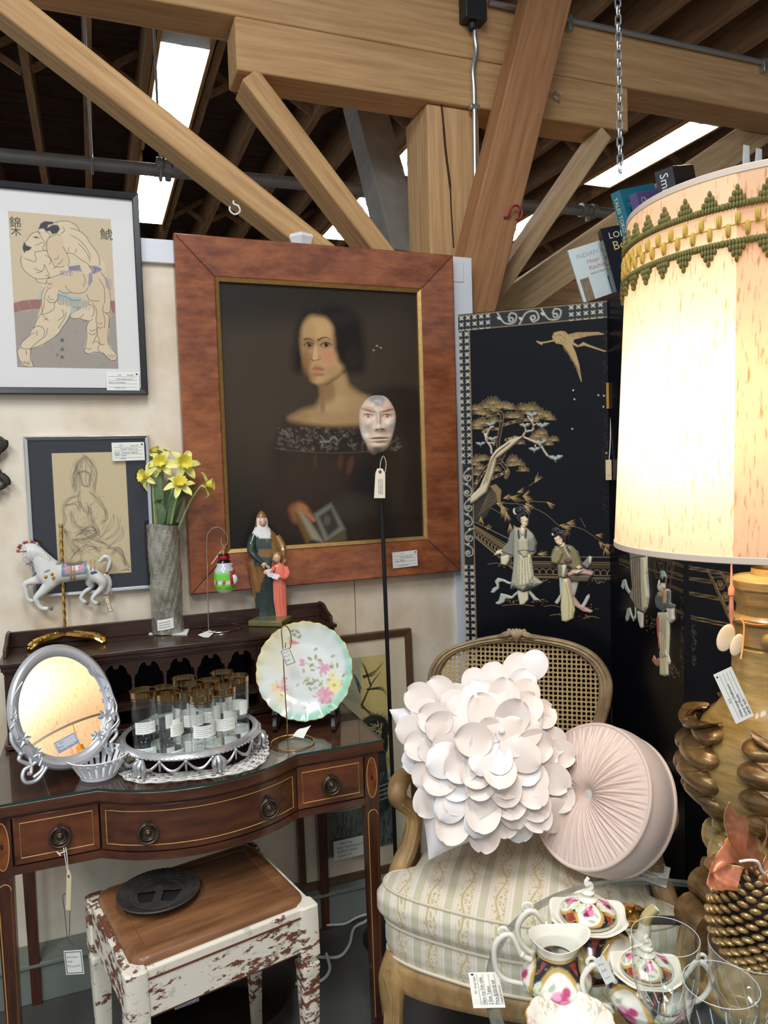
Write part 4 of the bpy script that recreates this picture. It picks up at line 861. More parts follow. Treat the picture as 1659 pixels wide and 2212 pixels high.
carving('stone_lady', p1, f, q, 170,300,[
 (B([(370,920),(390,880),(430,860),(410,810),(440,775),(500,790),(560,820),(620,800),(610,830),(550,840),(490,810),(450,820),(450,880),(400,925)]), IVG, .004,3),
 (B([(415,1030),(450,1000),(470,930),(520,940),(580,960),(640,900),(640,930),(580,985),(520,980),(500,1020),(450,1042)]), IVG, .004,3),
 (B([(635,870),(740,880),(745,990),(700,1040),(660,1045),(640,960)]), IV, .006,6),(B([(750,890),(820,970),(860,1000),(800,1000),(750,930)]), IVG, .003,3),
 (B([(600,280),(720,270),(790,340),(825,420),(820,520),(775,560),(800,760),(885,820),(820,880),(750,890),(700,910),(640,880),(565,885),(590,700),(600,560)]), srgb(166,164,146),.009,9),
 (B([(570,870),(600,840),(700,880),(760,820),(800,830),(880,830),(800,885),(700,915),(640,890)]), DK, .009,6),
 (B([(610,280),(560,330),(540,420),(490,480),(470,520),(465,640),(530,650),(560,590),(600,560)]), GY, .009,7),
 (B([(470,560),(550,540),(560,600),(530,650),(475,640)]), IV, .009,5),(B([(400,555),(430,505),(485,490),(490,530),(430,545)]), FC, .008,4),
 (B([(655,540),(770,540),(800,760),(760,830),(700,860),(650,850),(640,700)]), IV, .010,9),(B([(640,390),(700,365),(740,400),(760,470),(745,560),(700,570),(650,520),(640,450)]), srgb(190,186,156),.014,8),(B([(740,400),(800,360),(830,430),(815,510),(750,520)]), GY, .012,7),
 (B([(670,250),(720,260),(715,330),(690,360),(665,320)]), FC, .010,5),(B([(630,110),(700,90),(745,140),(750,190),(700,160),(670,240),(640,230),(615,180)]), HR, .013,6),(B([(675,170),(715,155),(748,190),(740,250),(712,278),(685,260),(672,220)]), FC, .014,6),
 (B([(610,90),(660,65),(700,85),(690,120),(640,140),(610,125)]), HR, .012,6),(B([(590,95),(605,80),(612,115),(635,140),(610,150),(592,125)]), WH, .008,3)],
 [(B([(x, 560),(x+(x-700)*.15,700),(x+(x-690)*.5,850)]), srgb(150,140,110),1.2,-.003) for x in (665,690,715,740,765)] + [(B([(690,300),(690,370)]), WH, 3,.001),(B([(650,300),(655,380)]), DK, 4,.001),(B([(725,300),(720,370)]), DK, 4,.001),(B([(690,212),(700,210)]), HR, 1.2,0.0002),(B([(720,212),(735,213)]), HR, 1.2,.0002),(B([(712,245),(724,246)]), srgb(190,70,60),1.2,.0002),(B([(645,510),(700,490),(760,500)]), DK, 1.5,.0005),(B([(480,505),(540,530),(590,545)]), DK, 2,.0005)],
 'carved pale stone lady standing with raised sleeve')
f, q = sub(*region(1186,1136,1286,1348))
carving('stone_lady', p1, f, q, 150,300,[
 (B([(1265,1060),(1290,1020),(1320,960),(1350,935),(1355,970),(1320,1040),(1290,1085)]), srgb(190,186,190),.004,3),(B([(1280,640),(1320,590),(1350,555),(1378,580),(1365,640),(1330,680)]), GY, .005,4),(B([(1345,560),(1378,565),(1370,640),(1350,620)]), WH, .006,3),
 (B([(1050,770),(1080,770),(1085,900),(1060,1000),(1035,1040),(1005,1020),(1060,940)]), srgb(180,184,172),.005,3),(B([(1085,780),(1150,780),(1190,900),(1210,1100),(1190,1180),(1120,1215),(1075,1200),(1065,1060),(1075,940)]), srgb(212,204,158),.009,9),
 (B([(1130,770),(1170,790),(1200,960),(1260,1040),(1385,1105),(1370,1125),(1290,1110),(1200,1050),(1160,930)]), PK, .008,5),(B([(1180,800),(1250,800),(1230,880),(1205,960),(1180,900)]), IVG, .006,6),
 (B([(1030,640),(1100,640),(1140,700),(1130,770),(1040,770)]), OL, .010,7),(B([(1080,600),(1130,650),(1100,770),(1085,760)]), WH, .011,4),(B([(1010,460),(1060,450),(1110,440),(1180,460),(1240,520),(1270,620),(1270,680),(1190,690),(1120,640),(1050,640),(980,630),(965,570),(985,500)]), srgb(134,124,88),.011,9),
 (B([(1010,460),(1060,470),(1100,520),(1070,600),(1030,640),(975,620),(970,560)]), srgb(150,140,100),.014,8),(B([(1130,740),(1390,735),(1340,815),(1180,810)]), srgb(110,100,80),.014,7),(B([(1130,735),(1180,690),(1280,680),(1390,715),(1390,745),(1250,735),(1150,750)]), PK, .016,5),(B([(1180,720),(1240,680),(1300,690),(1240,730)]), IV, .018,4),(B([(1220,660),(1260,640),(1285,670),(1250,690)]), FC, .019,4),(B([(1100,590),(1140,570),(1180,590),(1180,620),(1120,625)]), srgb(110,84,80),.015,5),
 (B([(1050,430),(1110,420),(1110,460),(1070,470)]), FC, .012,4),(B([(1000,330),(1050,300),(1110,310),(1140,350),(1145,410),(1090,410),(1060,350),(1000,370)]), HR, .014,6),(B([(1000,375),(1050,348),(1085,390),(1095,430),(1060,450),(1030,440),(1010,410)]), FC, .016,6),(B([(975,300),(1010,275),(1050,285),(1045,320),(990,330)]), HR, .012,5),(B([(975,330),(995,330),(1000,355),(980,358)]), WH, .010,3),(B([(1108,325),(1132,325),(1130,360),(1112,362)]), srgb(200,60,50),.017,3)],
 [(B([(x, 745),(x+8,805)]), srgb(80,70,54),0.9,-.002) for x in range(1160,1350,14)] + [(B([(1100,460),(1130,520),(1160,560)]), WH, 2,.001),(B([(1130,460),(1160,510)]), DK, 3,.001),(B([(1022,392),(1035,388)]), HR, 1.2,.0002),(B([(1055,382),(1070,380)]), HR, 1.2,.0002),(B([(1045,430),(1058,428)]), srgb(190,70,60),1.3,.0002),(B([(1120,830),(1150,1000),(1150,1180)]), srgb(160,150,110),1.2,-.002),(B([(1170,860),(1190,1000),(1180,1170)]), srgb(160,150,110),1.2,-.002)],
 'carved stone lady bending over a basket of cloth')
f, q = sub(*region(1008,870,1222,1100))
TR = srgb(206,192,160); LF = srgb(150,164,160)
def leaf(x, y, s): return (A([(x-s, y-s*.25),(x-s*.3, y-s*.35),(x, y-s*.1),(x+s*.3, y-s*.4),(x+s, y-s*.3),(x+s*.7, y+s*.1),(x+s*.15, y+s*.3),(x, y+s*.62),(x-s*.2, y+s*.3),(x-s*.75, y+s*.1)]), LF, .008,4)
carving('stone_tree', p1, f, q, 230,250,[(A([(165,2070),(170,1990),(260,1900),(320,1760),(370,1600),(420,1530),(560,1430),(640,1400),(700,1390),(650,1440),(560,1520),(430,1620),(400,1760),(330,1950),(220,2040)]), TR, .011,5)] + [leaf(*t) for t in ((270,1470,50),(385,1420,52),(365,1275,52),(780,1180,62),(710,1285,55),(885,1285,66),(870,1455,58),(805,1525,60),(1015,1610,76))],
 [(A(ln), TR, w_, .007) for ln, w_ in (([(690,1400),(760,1430),(860,1480),(900,1540),(935,1590)],4),([(375,1560),(370,1500),(330,1440),(310,1370)],4),([(330,1440),(330,1380),(360,1320),(390,1300)],4),([(360,1460),(400,1465)],2.5),([(690,1395),(720,1350),(790,1330),(785,1260),(740,1200)],4),([(720,1350),(710,1300)],3),([(785,1270),(790,1210)],3),([(790,1290),(830,1270)],2.5),([(810,1480),(815,1500)],2.5),([(400,1480),(420,1400)],2.5))] + [(A([(300+k*14,1880-k*10),(390+k*10,1620-k*10),(540+k*10,1480-k*8)]), srgb(150,132,98),1.1,-.003) for k in range(4)],
 'carved stone branch with grey leaves')
# ---------------- second and third panels
def lines23(k, rows):
 pn, a_, b_, d_, n_ = panel(k); f_, q_ = pfn(a_, b_, d_, n_, 0,1,0.75, SZ, 0.0012)
 return pn, a_, b_, d_, n_, f_, q_
p2, a2_, b2_, d2_, n2_, f2, q2 = lines23(1,0)
P = Paint(q2,200,520, BGL)
G3 = srgb(120,98,66)
def Z6(pts): return [(1330+x/5.042,1160+y/5.042) for x, y in pts]
for ln in ([(40,235),(740,480)],[(40,255),(160,300)],[(40,285),(150,340)],[(440,200),(740,310)],[(440,225),(740,330)],[(600,370),(735,420)],[(600,385),(735,440)],[(590,520),(735,580)],[(590,540),(735,600)],[(640,780),(745,830)],[(640,800),(745,850)],[(380,190),(440,440),(500,460)],[(400,190),(455,420)],[(440,200),(430,330)],[(570,270),(545,420)],[(625,280),(575,600)],[(640,280),(590,600)]): P.line(Z6(ln), G3,1.0,0.9)
for c in ((580,340),(590,410),(480,250),(500,320)): P.line(Z6([(c[0]+25*math.cos(t), c[1]+38*math.sin(t)) for t in np.linspace(0,6.28,12)]), G3,0.9,0.9)
for k in range(80): x = r_.uniform(700,745); y = r_.uniform(600,1600); P.line(Z6([(x, y),(x+r_.uniform(-6,6), y+r_.uniform(6,24))]), srgb(96,84,64),0.9,0.8)
for k in range(40): x, y = r_.gauss(400,60), r_.gauss(940,40); P.ell(Z6([(x, y)])[0],1.6,1.4, G3,0.5,0.7)
for k in range(30): x, y = r_.gauss(620,30), r_.gauss(1460,40); P.ell(Z6([(x, y)])[0],1.4,1.6, G3,0.5,0.8)
P.mesh('painted_face', M_lacq, p2, f2)
L2 = (b2_-a2_).length
def reg2(x0, y0, x1, y1):
 o_ = []
 for x in (x0, x1):
  for y in (y0, y1): h = on_plane(x, y, a2_, n2_); o_.append(((h-a2_).dot(d2_)/L2, h.z))
 return max(0.01, min(u for u, z in o_)), min(0.99, max(u for u, z in o_)), min(z for u, z in o_), max(z for u, z in o_)
f, q = pfn(a2_, b2_, d2_, n2_, *reg2(1342,1150,1412,1362),0.0015)
carving('stone_lady', p2, f, q, 150,260,[(Z6([(60,540),(80,470),(110,460),(130,540),(165,600),(150,625),(110,570),(95,500),(85,570)]), IVG, .006,3),(Z6([(110,880),(130,780),(160,770),(190,880),(215,840),(210,740),(225,740),(222,880),(195,920),(160,830),(140,900),(120,920)]), IVG, .006,3),(Z6([(240,800),(305,830),(300,985),(275,990),(250,900)]), WH, .008,5),(Z6([(165,240),(240,190),(330,180),(345,300),(370,650),(350,760),(320,820),(250,790),(160,650),(190,540),(175,400)]), srgb(150,140,120),.012,8),(Z6([(290,190),(345,190),(350,420),(370,650),(350,770),(315,815),(300,600)]), IV, .015,6),(Z6([(140,-100),(320,-120),(330,60),(345,220),(170,240),(150,100)]), GY, .013,8),(Z6([(200,-240),(290,-250),(290,-120),(210,-110)]), FC, .013,6)],[(Z6([(x, 240),(x+4,500),(x+14,760)]), srgb(96,74,60),1.4,-.004) for x in (205,230,255,280)], 'carved stone lady in pale robes with curling ribbons', 0.45)
f, q = pfn(a2_, b2_, d2_, n2_, *reg2(1406,1225,1464,1464),0.0015)
carving('stone_lady', p2, f, q, 150,280,[(Z6([(398,1340),(420,1290),(440,1330),(480,1320),(490,1350),(465,1405),(440,1400)]), srgb(190,120,100),.006,3),(Z6([(560,1200),(600,1360),(590,1390),(570,1360)]), WH, .006,3),(Z6([(490,1240),(575,1240),(575,1500),(540,1515),(490,1500)]), IV, .010,6),(Z6([(470,820),(590,820),(590,1100),(580,1300),(500,1330),(490,1100),(465,1020)]), IV, .012,7),(Z6([(470,870),(500,860),(500,1150),(485,1220)]), srgb(170,96,80),.014,4),(Z6([(570,760),(640,740),(645,900),(610,935),(580,880)]), WH, .014,6),(Z6([(450,640),(490,590),(560,560),(600,590),(600,720),(650,740),(640,780),(560,770),(520,810),(460,770),(445,700)]), srgb(92,112,104),.014,7),(Z6([(480,600),(540,580),(530,650),(500,660)]), srgb(170,160,110),.017,5),(Z6([(550,570),(585,570),(580,720),(550,740)]), srgb(206,150,130),.018,4),(Z6([(475,540),(490,460),(520,520),(530,580),(490,590)]), WH, .016,4),(Z6([(495,420),(540,400),(560,440),(550,500),(510,520)]), HR, .016,6),(Z6([(515,500),(545,500),(545,560),(520,570)]), FC, .016,5),(Z6([(500,365),(530,370),(552,420),(545,465),(525,440)]), srgb(120,150,130),.017,4)],[(Z6([(x, 900),(x+3,1100),(x+6,1300)]), srgb(110,100,84),1.2,-.004) for x in (515,535,555)], 'carved stone lady in a green jacket holding a flute', 0.45)
p3, a3_, b3_, d3_, n3_, f3, q3 = lines23(2,0)
P = Paint(q3,220,520, BGL)
for y0, y1 in ((320,370),(345,395)): P.line(Z6([(800, y0),(1659, y0+150)]), GOLD, 1.2,0.9)
for ln in ([(805,440),(1040,475)],[(805,465),(1040,500)],[(805,600),(1125,660)],[(805,625),(1125,685)],[(820,860),(1250,950)],[(820,890),(1190,970)],[(990,350),(1050,480),(1250,930)],[(1005,350),(1070,480),(1260,920)],[(1120,370),(1290,600),(1340,700)],[(1140,372),(1300,580)],[(1045,435),(1170,440),(1230,560),(1330,740)],[(1050,440),(1220,790),(1250,815)],[(1180,430),(1240,440),(1250,500)]): P.line(Z6(ln), GOLD, 1.1,0.9)
for cx, cy, R in ((1140,515,52),(1200,645,48),(1240,770,30),(1230,460,30)):
 P.line(Z6([(cx+R*math.cos(t)*(1-t/14), cy+R*1.2*math.sin(t)*(1-t/14)) for t in np.linspace(0,10,22)]), GOLD, 1.2,0.9)
 for t in (0,2,4): P.line(Z6([(cx+10*math.cos(t)+14*math.cos(s), cy+12*math.sin(t)+14*math.sin(s)) for s in np.linspace(0,6,8)]), GOLD, 0.9,0.9)
for k in range(60): x, y = r_.uniform(830,880), r_.uniform(950,1400); P.line(Z6([(x, y),(x+r_.uniform(-5,5), y+r_.uniform(4,18))]), srgb(110,98,74),0.9,0.8)
P.mesh('painted_face', M_lacq, p3, f3)
M_brass = mat('brass', srgb(196,158,88),0.3, metal=0.9)
for zz in (1.62,0.6):
 mb = MB(); c = Vector((SP[1].x-0.006, SP[1].y-0.006, zz)); mb.tube([c-Vector((0,0,0.035)), c+Vector((0,0,0.035))],0.005,8); mb.build('hinge', M_brass, scr, world=True)
c = SP[1]+Vector((-0.012,-0.014,1.40)); t = thing('price_tag', 'narrow pale tag hanging on a string at the fold of the black screen', 'tag', c)
M = frame(c+Vector((-0.012,-0.002,-0.01)),(0.94,-0.34,0),(0,0,1)); card('paper', M, 0.016,0.055,[(0.004,0.01,0.006, None, 0.01)], t, MANILA, seed=5, printed=False, dot=False)
mb = MB(); mb.tube(smooth_path([c+Vector((0,-0.001,0.04)), c+Vector((0.004,-0.002,0.09)), c+Vector((0.008,0,0.16))],4),0.0012,5); mb.build('string', STRING, t, world=True)
# ================================================================== the writing desk with its pigeonhole gallery
M_mahog = mat('mahogany', srgb(98,57,37),0.28, col2=srgb(56,30,20), nscale=9, stretch=(0.6,5,5), noise=0.3, coat=0.35, detail=9, contrast=(0.3,0.72))
M_mahogv = mat('mahogany_upright', srgb(92,50,32),0.3, col2=srgb(54,28,19), nscale=9, stretch=(5,5,0.6), noise=0.3, coat=0.3, detail=9)
M_flame = mat('flame_mahogany', srgb(120,68,40),0.25, col2=srgb(66,34,21), nscale=5, stretch=(1,1,2.2), noise=0.3, coat=0.4, detail=10, contrast=(0.35,0.65))
M_walnut = mat('dark_walnut', srgb(66,40,28),0.32, col2=srgb(38,23,17), nscale=8, stretch=(0.6,5,5), noise=0.3, coat=0.25)
M_string = mat('boxwood_inlay', srgb(206,160,84),0.4)
M_oval = mat('satinwood_oval', srgb(150,84,42),0.35, col2=srgb(96,50,26), nscale=30, noise=0.4)
M_brz = mat('aged_bronze', srgb(96,84,72),0.38, metal=0.8, noise=0.35, nscale=60)
M_blueb = mat('dark_blue_lining', srgb(26,28,40),0.8)
DX0, DX1, DYF, DYB, DZ = -0.247,0.637,1.712,2.245,0.765
BOW = [(-0.027,0.0),(0.02,-0.031),(0.06,-0.050),(0.11,-0.066),(0.155,-0.074),(0.195,-0.077),(0.235,-0.074),(0.28,-0.066),(0.33,-0.050),(0.37,-0.031),(0.418,0.0)]
def bow_y(x, inset=0.0):
 xs = [p[0] for p in BOW]; ys = [p[1] for p in BOW]
 return DYF+inset+float(np.interp(x, xs, ys)) if -0.027 <= x <= 0.418 else DYF+inset
bowpts = smooth_path([(x, y, 0) for x, y in BOW[1:-1]],3)
def outline(ins, z):
 f = [Vector((DX0+ins, DYF+ins, z)), Vector((-0.027, DYF+ins, z))]+[Vector((p.x, DYF+p.y+ins, z)) for p in bowpts]+[Vector((0.418, DYF+ins, z)), Vector((DX1-ins, DYF+ins, z)), Vector((DX1-ins, DYB, z)), Vector((DX0+ins, DYB, z))]
 return f
desk = thing('writing_desk', 'bow fronted mahogany writing desk with inlaid drawers and a dark pigeonhole gallery', 'desk', (0.195,1.98,0))
mb = MB(); mb.prism(outline(0, DZ-0.024),(0,0,0.024)); top = mb.build('tabletop', M_mahog, desk, smooth=30, world=True, bevel=0.002)
mb = MB(); ol = outline(-0.0006, DZ-0.003); mb.tube(ol, 0.0012,6, True); mb.build('edge_stringing', M_string, top, world=True) if False else None
AZ0, AZ1 = 0.609, DZ-0.024
mb = MB(); o1 = outline(0.012, AZ0); mb.prism(o1,(0,0,0.018)); mb.prism(outline(0.012, AZ1-0.010),(0,0,0.010))
mb.prism(outline(0.03, AZ0+0.018),(0,0, AZ1-AZ0-0.028)); mb.build('apron', M_mahog, desk, smooth=30, world=True)
def pull(parent, x, z, y, ny=-1):
 mb = MB(); M = Matrix.Translation((x, y, z)) @ Matrix.Rotation(PI/2,4, 'X')
 mb.lathe([(0.0,0.013),(0.004,0.0125),(0.006,0.010),(0.0065,0.007),(0.009,0.006),(0.012,0.008),(0.013,0.006),(0.0145,0.005),(0.017,0.0065),(0.019,0.004),(0.022,0.0025),(0.0225,0.0)],28, M)
 k = mb.build('drawer_pull', M_brz, parent, smooth=60, world=True)
 mb = MB(); mb.tube([(x+0.0205*math.cos(a), y-0.006-0.002*(1-math.sin(a)), z+0.0205*math.sin(a)-0.0015) for a in np.linspace(0,2*PI, 30, endpoint=False)],0.0032,8, True)
 mb.box((x-0.005, y-0.009, z+0.017),(x+0.005, y, z+0.026)); mb.build('pull_ring', M_brz, parent, smooth=60, world=True)
def strip_loop(mb, pts, r=0.0011): mb.tube(pts, r, 5, True, flat=0.6)
DRZ0, DRZ1 = 0.630,0.733
for nm, xa, xb in (('right', 0.416,0.587),('left', -0.197,-0.026)):
 dr = MB(); dr.box((xa+0.001, DYF+0.010, DRZ0),(xb-0.001, DYF+0.03, DRZ1)); D = dr.build('drawer', M_flame, desk, smooth=30, world=True, bevel=0.0015)
 mb = MB(); g = 0.014; y = DYF+0.0098; strip_loop(mb, [(xa+g, y, DRZ0+g),(xb-g, y, DRZ0+g),(xb-g, y, DRZ1-g),(xa+g, y, DRZ1-g)]); mb.build('inlay_line', M_string, D, world=True)
 pull(D, 0.501 if nm == 'right' else -0.106,0.678, DYF+0.0095)
xs = np.linspace(-0.024,0.415,40); mb = MB(); vs = []
for x in xs:
 y = float(np.interp(x, [p.x for p in bowpts],[p.y for p in bowpts]))+DYF if bowpts[0].x <= x <= bowpts[-1].x else DYF+float(np.interp(x, [b[0] for b in BOW],[b[1] for b in BOW]))
 vs.append((x, y+0.010))
fr = [Vector((x, y, DRZ0)) for x, y in vs]; mb.prism(fr+[Vector((x, y+0.02, DRZ0)) for x, y in reversed(vs)],(0,0, DRZ1-DRZ0)); D = mb.build('drawer', M_mahog, desk, smooth=30, world=True, bevel=0.0012); D['label'] = 'wide bowed middle drawer with two ring pulls'
mb = MB(); low = [Vector((x, y-0.0003, DRZ0+0.014)) for x, y in vs[1:-1]]; hi = [Vector((x, y-0.0003, DRZ1-0.014)) for x, y in vs[1:-1]]
strip_loop(mb, low+hi[::-1]); mb.build('inlay_line', M_string, D, world=True)
for x in (0.337,0.071): pull(D, x, 0.673, min(vs, key=lambda p: abs(p[0]-x))[1]-0.001)
for xl, yl, front in ((0.589, DYF+0.0105, True),(-0.237, DYF+0.0105, True),(0.589, DYB-0.05, False),(-0.237, DYB-0.05, False)):
 mb = MB(); w = 0.037; c = xl+w/2
 yc = yl+w/2
 mb.box((xl, yl, AZ0),(xl+w, yl+w, AZ1)) if front else mb.box((xl+0.002, yl, AZ0+0.01),(xl+w-0.002, yl+w, AZ1-0.012))
 mb.bar((c, yc, AZ0+0.006),(c, yc, 0.0), w-0.002, w-0.002, up=(0,1,0), w2=0.024, h2=0.024)
 lg = mb.build('leg', M_mahogv, desk, smooth=30, world=True, weld=False)
 if front:
  y = yl-0.0004; mb = MB(); mb.add([(c+0.0125*math.cos(a), y+0.0001,(AZ0+AZ1)/2+0.049*math.sin(a)) for a in np.linspace(0,2*PI, 36, endpoint=False)],[tuple(range(36))])
  mb.cur = 1; mb.add([(c+0.003*math.cos(a), y-0.0002,(AZ0+AZ1)/2+0.007*math.sin(a)) for a in np.linspace(0,2*PI, 16, endpoint=False)],[tuple(range(16))])
  mb.build('oval_inlay', [M_oval, M_walnut], lg, smooth=0, world=True)
  mb = MB(); strip_loop(mb, [(c+0.0135*math.cos(a), y, (AZ0+AZ1)/2+0.051*math.sin(a)) for a in np.linspace(0,2*PI, 36, endpoint=False)],0.0009); mb.build('oval_line', M_string, lg, world=True)
  tp = lambda z: w/2-0.001-(w/2-0.001-0.012)*(AZ0-z)/AZ0
  P_ = [(c+(tp(AZ0-0.02)-0.005)*math.cos(a), y+0.0012, AZ0-0.03+0.014*math.sin(a)) for a in np.linspace(0, PI, 12)]
  P_ += [(c-(tp(0.06)-0.004), y+0.0065,0.05),(c+(tp(0.06)-0.004), y+0.0065,0.05)]
  mb = MB(); strip_loop(mb, P_, 0.0009); mb.build('leg_line', M_string, lg, world=True)
HX0, HX1, HY, HZ0, HZ1 = -0.232,0.632,2.052, DZ, 0.985
gal = MB()
hp = lambda z, e=0.0: [Vector((HX0-e, HY-e, z)), Vector((0.40, HY-e, z)), Vector((0.42, HY-e+0.003, z)), Vector((HX1+e, HY+0.05-e, z)), Vector((HX1+e, DYB-0.005, z)), Vector((HX0-e, DYB-0.005, z))]
mb = MB(); mb.prism(hp(HZ1-0.006,0.012),(0,0,0.010)); mb.prism(hp(HZ1-0.018,0.006),(0,0,0.012)); mb.prism(hp(HZ1-0.024,0.002),(0,0,0.006)); mb.build('gallery_top', M_walnut, desk, smooth=30, world=True, bevel=0.0015)
mb = MB(); mb.prism(hp(DZ+0.006,0.007),(0,0,0.012)); mb.build('gallery_base', M_walnut, desk, smooth=30, world=True, bevel=0.002)
mb = MB(); mb.box((HX0, DYB-0.018, DZ+0.006),(HX1, DYB-0.006, HZ1)); mb.build('gallery_back', M_blueb, desk, smooth=0, world=True)
DIV = [-0.012,0.070,0.151,0.231,0.313,0.397]
mb = MB(); mb.box((HX0, HY+0.002, DZ+0.018),(DIV[0]-0.004, DYB-0.02, HZ1-0.024)); o = mb.build('cupboard', M_walnut, desk, smooth=30, world=True, bevel=0.001)
mb = MB(); strip_loop(mb, [(HX0+0.02, HY+0.0015, DZ+0.03),(DIV[0]-0.024, HY+0.0015, DZ+0.03),(DIV[0]-0.024, HY+0.0015, HZ1-0.05),(HX0+0.02, HY+0.0015, HZ1-0.05)],0.0008); mb.build('inlay_line', mat('dark_inlay', srgb(110,76,46),0.5), o, world=True)
mb = MB(); mb.prism([Vector((DIV[5]+0.004, HY+0.004, DZ+0.018)), Vector((0.42, HY+0.006, DZ+0.018)), Vector((HX1-0.002, HY+0.052, DZ+0.018)), Vector((HX1-0.002, DYB-0.02, DZ+0.018)), Vector((DIV[5]+0.004, DYB-0.02, DZ+0.018))],(0,0, HZ1-0.042-DZ)); o = mb.build('cupboard', M_walnut, desk, smooth=30, world=True, bevel=0.001)
da = Vector((0.42, HY+0.006,0)); db = Vector((HX1-0.002, HY+0.052,0)); mb = MB(); nn = Vector((0.2,-1,0)).normalized()*0.001; q = [da.lerp(db, t)+nn+Vector((0,0, z)) for t, z in ((0.08, DZ+0.03),(0.9, DZ+0.03),(0.9, HZ1-0.05),(0.08, HZ1-0.05))]
strip_loop(mb, q, 0.0009); mb.build('inlay_line', M_string, o, world=True)
for x in DIV:
 mb = MB(); mb.box((x-0.003, HY+0.006,0.832),(x+0.003, DYB-0.02, HZ1-0.024)); mb.build('divider', M_walnut, desk, smooth=0, world=True)
mb = MB(); mb.box((DIV[0], HY+0.006,0.826),(DIV[5], DYB-0.02,0.834)); mb.build('shelf', M_walnut, desk, smooth=0, world=True)
for a, b in zip(DIV[:-1], DIV[1:]):          # one shaped arch per pigeonhole
 w = b-a; zt = HZ1-0.024; c = (a+b)/2
 half = [(0.0,0.052),(0.05,0.05),(0.08,0.038),(0.12,0.040),(0.16,0.034),(0.2,0.022),(0.30,0.012),(0.40,0.010),(0.42,0.018),(0.46,0.021),(0.5,0.021)]
 pr = [(a+w*t, zt-dz) for t, dz in half]+[(b-w*t, zt-dz) for t, dz in reversed(half[:-1])]
 poly = [Vector((a, HY+0.004, zt))]+[Vector((x, HY+0.004, z)) for x, z in pr]+[Vector((b, HY+0.004, zt))]
 mb = MB(); vs = [p for p in pr]
 for i in range(len(pr)-1):
  (xa, za),(xb, zb) = pr[i], pr[i+1]
  mb.add([(xa, HY+0.004, za),(xb, HY+0.004, zb),(xb, HY+0.004, zt),(xa, HY+0.004, zt),(xa, HY+0.012, za),(xb, HY+0.012, zb),(xb, HY+0.012, zt),(xa, HY+0.012, zt)],[(0,1,2,3),(4,7,6,5),(0,4,5,1)])
 mb.build('arch', M_walnut, desk, smooth=30, world=True)
mb = MB(); mb.box((HX0-0.006, DYB-0.016, HZ1+0.004),(HX1+0.006, DYB-0.006, HZ1+0.046))
prof = [(DYB-0.01,0.046),(DYB-0.05,0.046),(DYB-0.07,0.040),(DYB-0.085,0.032),(DYB-0.10,0.028),(HY+0.06,0.020),(HY+0.055,0.0),(DYB-0.01,0.0)]
for x in (HX0-0.006, HX1-0.003): mb.prism([(x, y, HZ1+0.004+z) for y, z in prof],(0.009,0,0))
mb.build('gallery_rail', M_walnut, desk, smooth=30, world=True, bevel=0.0015)
gl = MB(); g0 = outline(0.001, DZ+0.0002); n = len(g0); g1 = [p+Vector((0,0,0.005)) for p in g0]
gl.add(g0+g1,[tuple(range(n, 2*n))]); gl.cur = 1
o = gl.add(g0+g1,[(i, (i+1) % n, n+(i+1) % n, n+i) for i in range(n)])
M_edge = mat('green_glass_edge', srgb(30,62,56),0.08, coat=0.5)
g = gl.build('glass_sheet', [glass_mat('glass_top', (0.93,0.97,0.95)), M_edge], None, smooth=0, weld=False); tag(g, 'thin glass sheet with green edge lying on the desk top', 'glass sheet')
GZ = DZ+0.0054
t = thing('price_tag', 'manila tag hanging on white string from the left drawer pull', 'tag', (-0.1, DYF, 0.60))
p = Vector((-0.098, DYF-0.004,0.656)); k1 = at(141,1842, Y=DYF-0.012); k2 = at(148,1890, Y=DYF-0.012)
mb = MB(); mb.tube(smooth_path([p+Vector((-0.002,0,0)), k1+Vector((-0.001,0,-0.01)), k2+Vector((-0.001,0,0))],5),0.0009,5); mb.tube(smooth_path([p+Vector((0.002,0,0)), k1+Vector((0.003,0,-0.008)), k2],5),0.0009,5); mb.tube(smooth_path([k1+Vector((0,0,0.003)), k1+Vector((-0.012,-0.002,0.002)), k1+Vector((-0.016,-0.002,0.007)), k1+Vector((-0.009,-0.004,-0.003))],4),0.0013,5); mb.build('string', STRING, t, world=True)
q0 = at(148,1880, Y=DYF-0.013); q1 = at(147,1968, Y=DYF-0.013); h = (q0-q1).length
mb = MB(); hx = Vector((0.012,-0.017,0)).normalized(); W_ = 0.017
pl = [q1-hx*W_*.5, q1+hx*W_*.5+Vector((0,0,0.004)), q0+hx*W_*.5-Vector((0,0,0.013)), q0+hx*W_*.2, q0-hx*W_*.2, q0-hx*W_*.5-Vector((0,0,0.013))]
mb.prism(pl, Vector((0.0005,0.0006,0))); o = mb.build('paper', MANILA, t, smooth=0, world=True)
mb = MB(); c = q0-Vector((0,0,0.013)); nn = hx.cross(Vector((0,0,1))); nn = nn if nn.y < 0 else -nn; mb.tube([c+nn*0.0001, c+nn*0.0008],0.0035,12); mb.build('eyelet', mat('red_brown_eyelet', srgb(120,56,40),0.6), o, world=True)
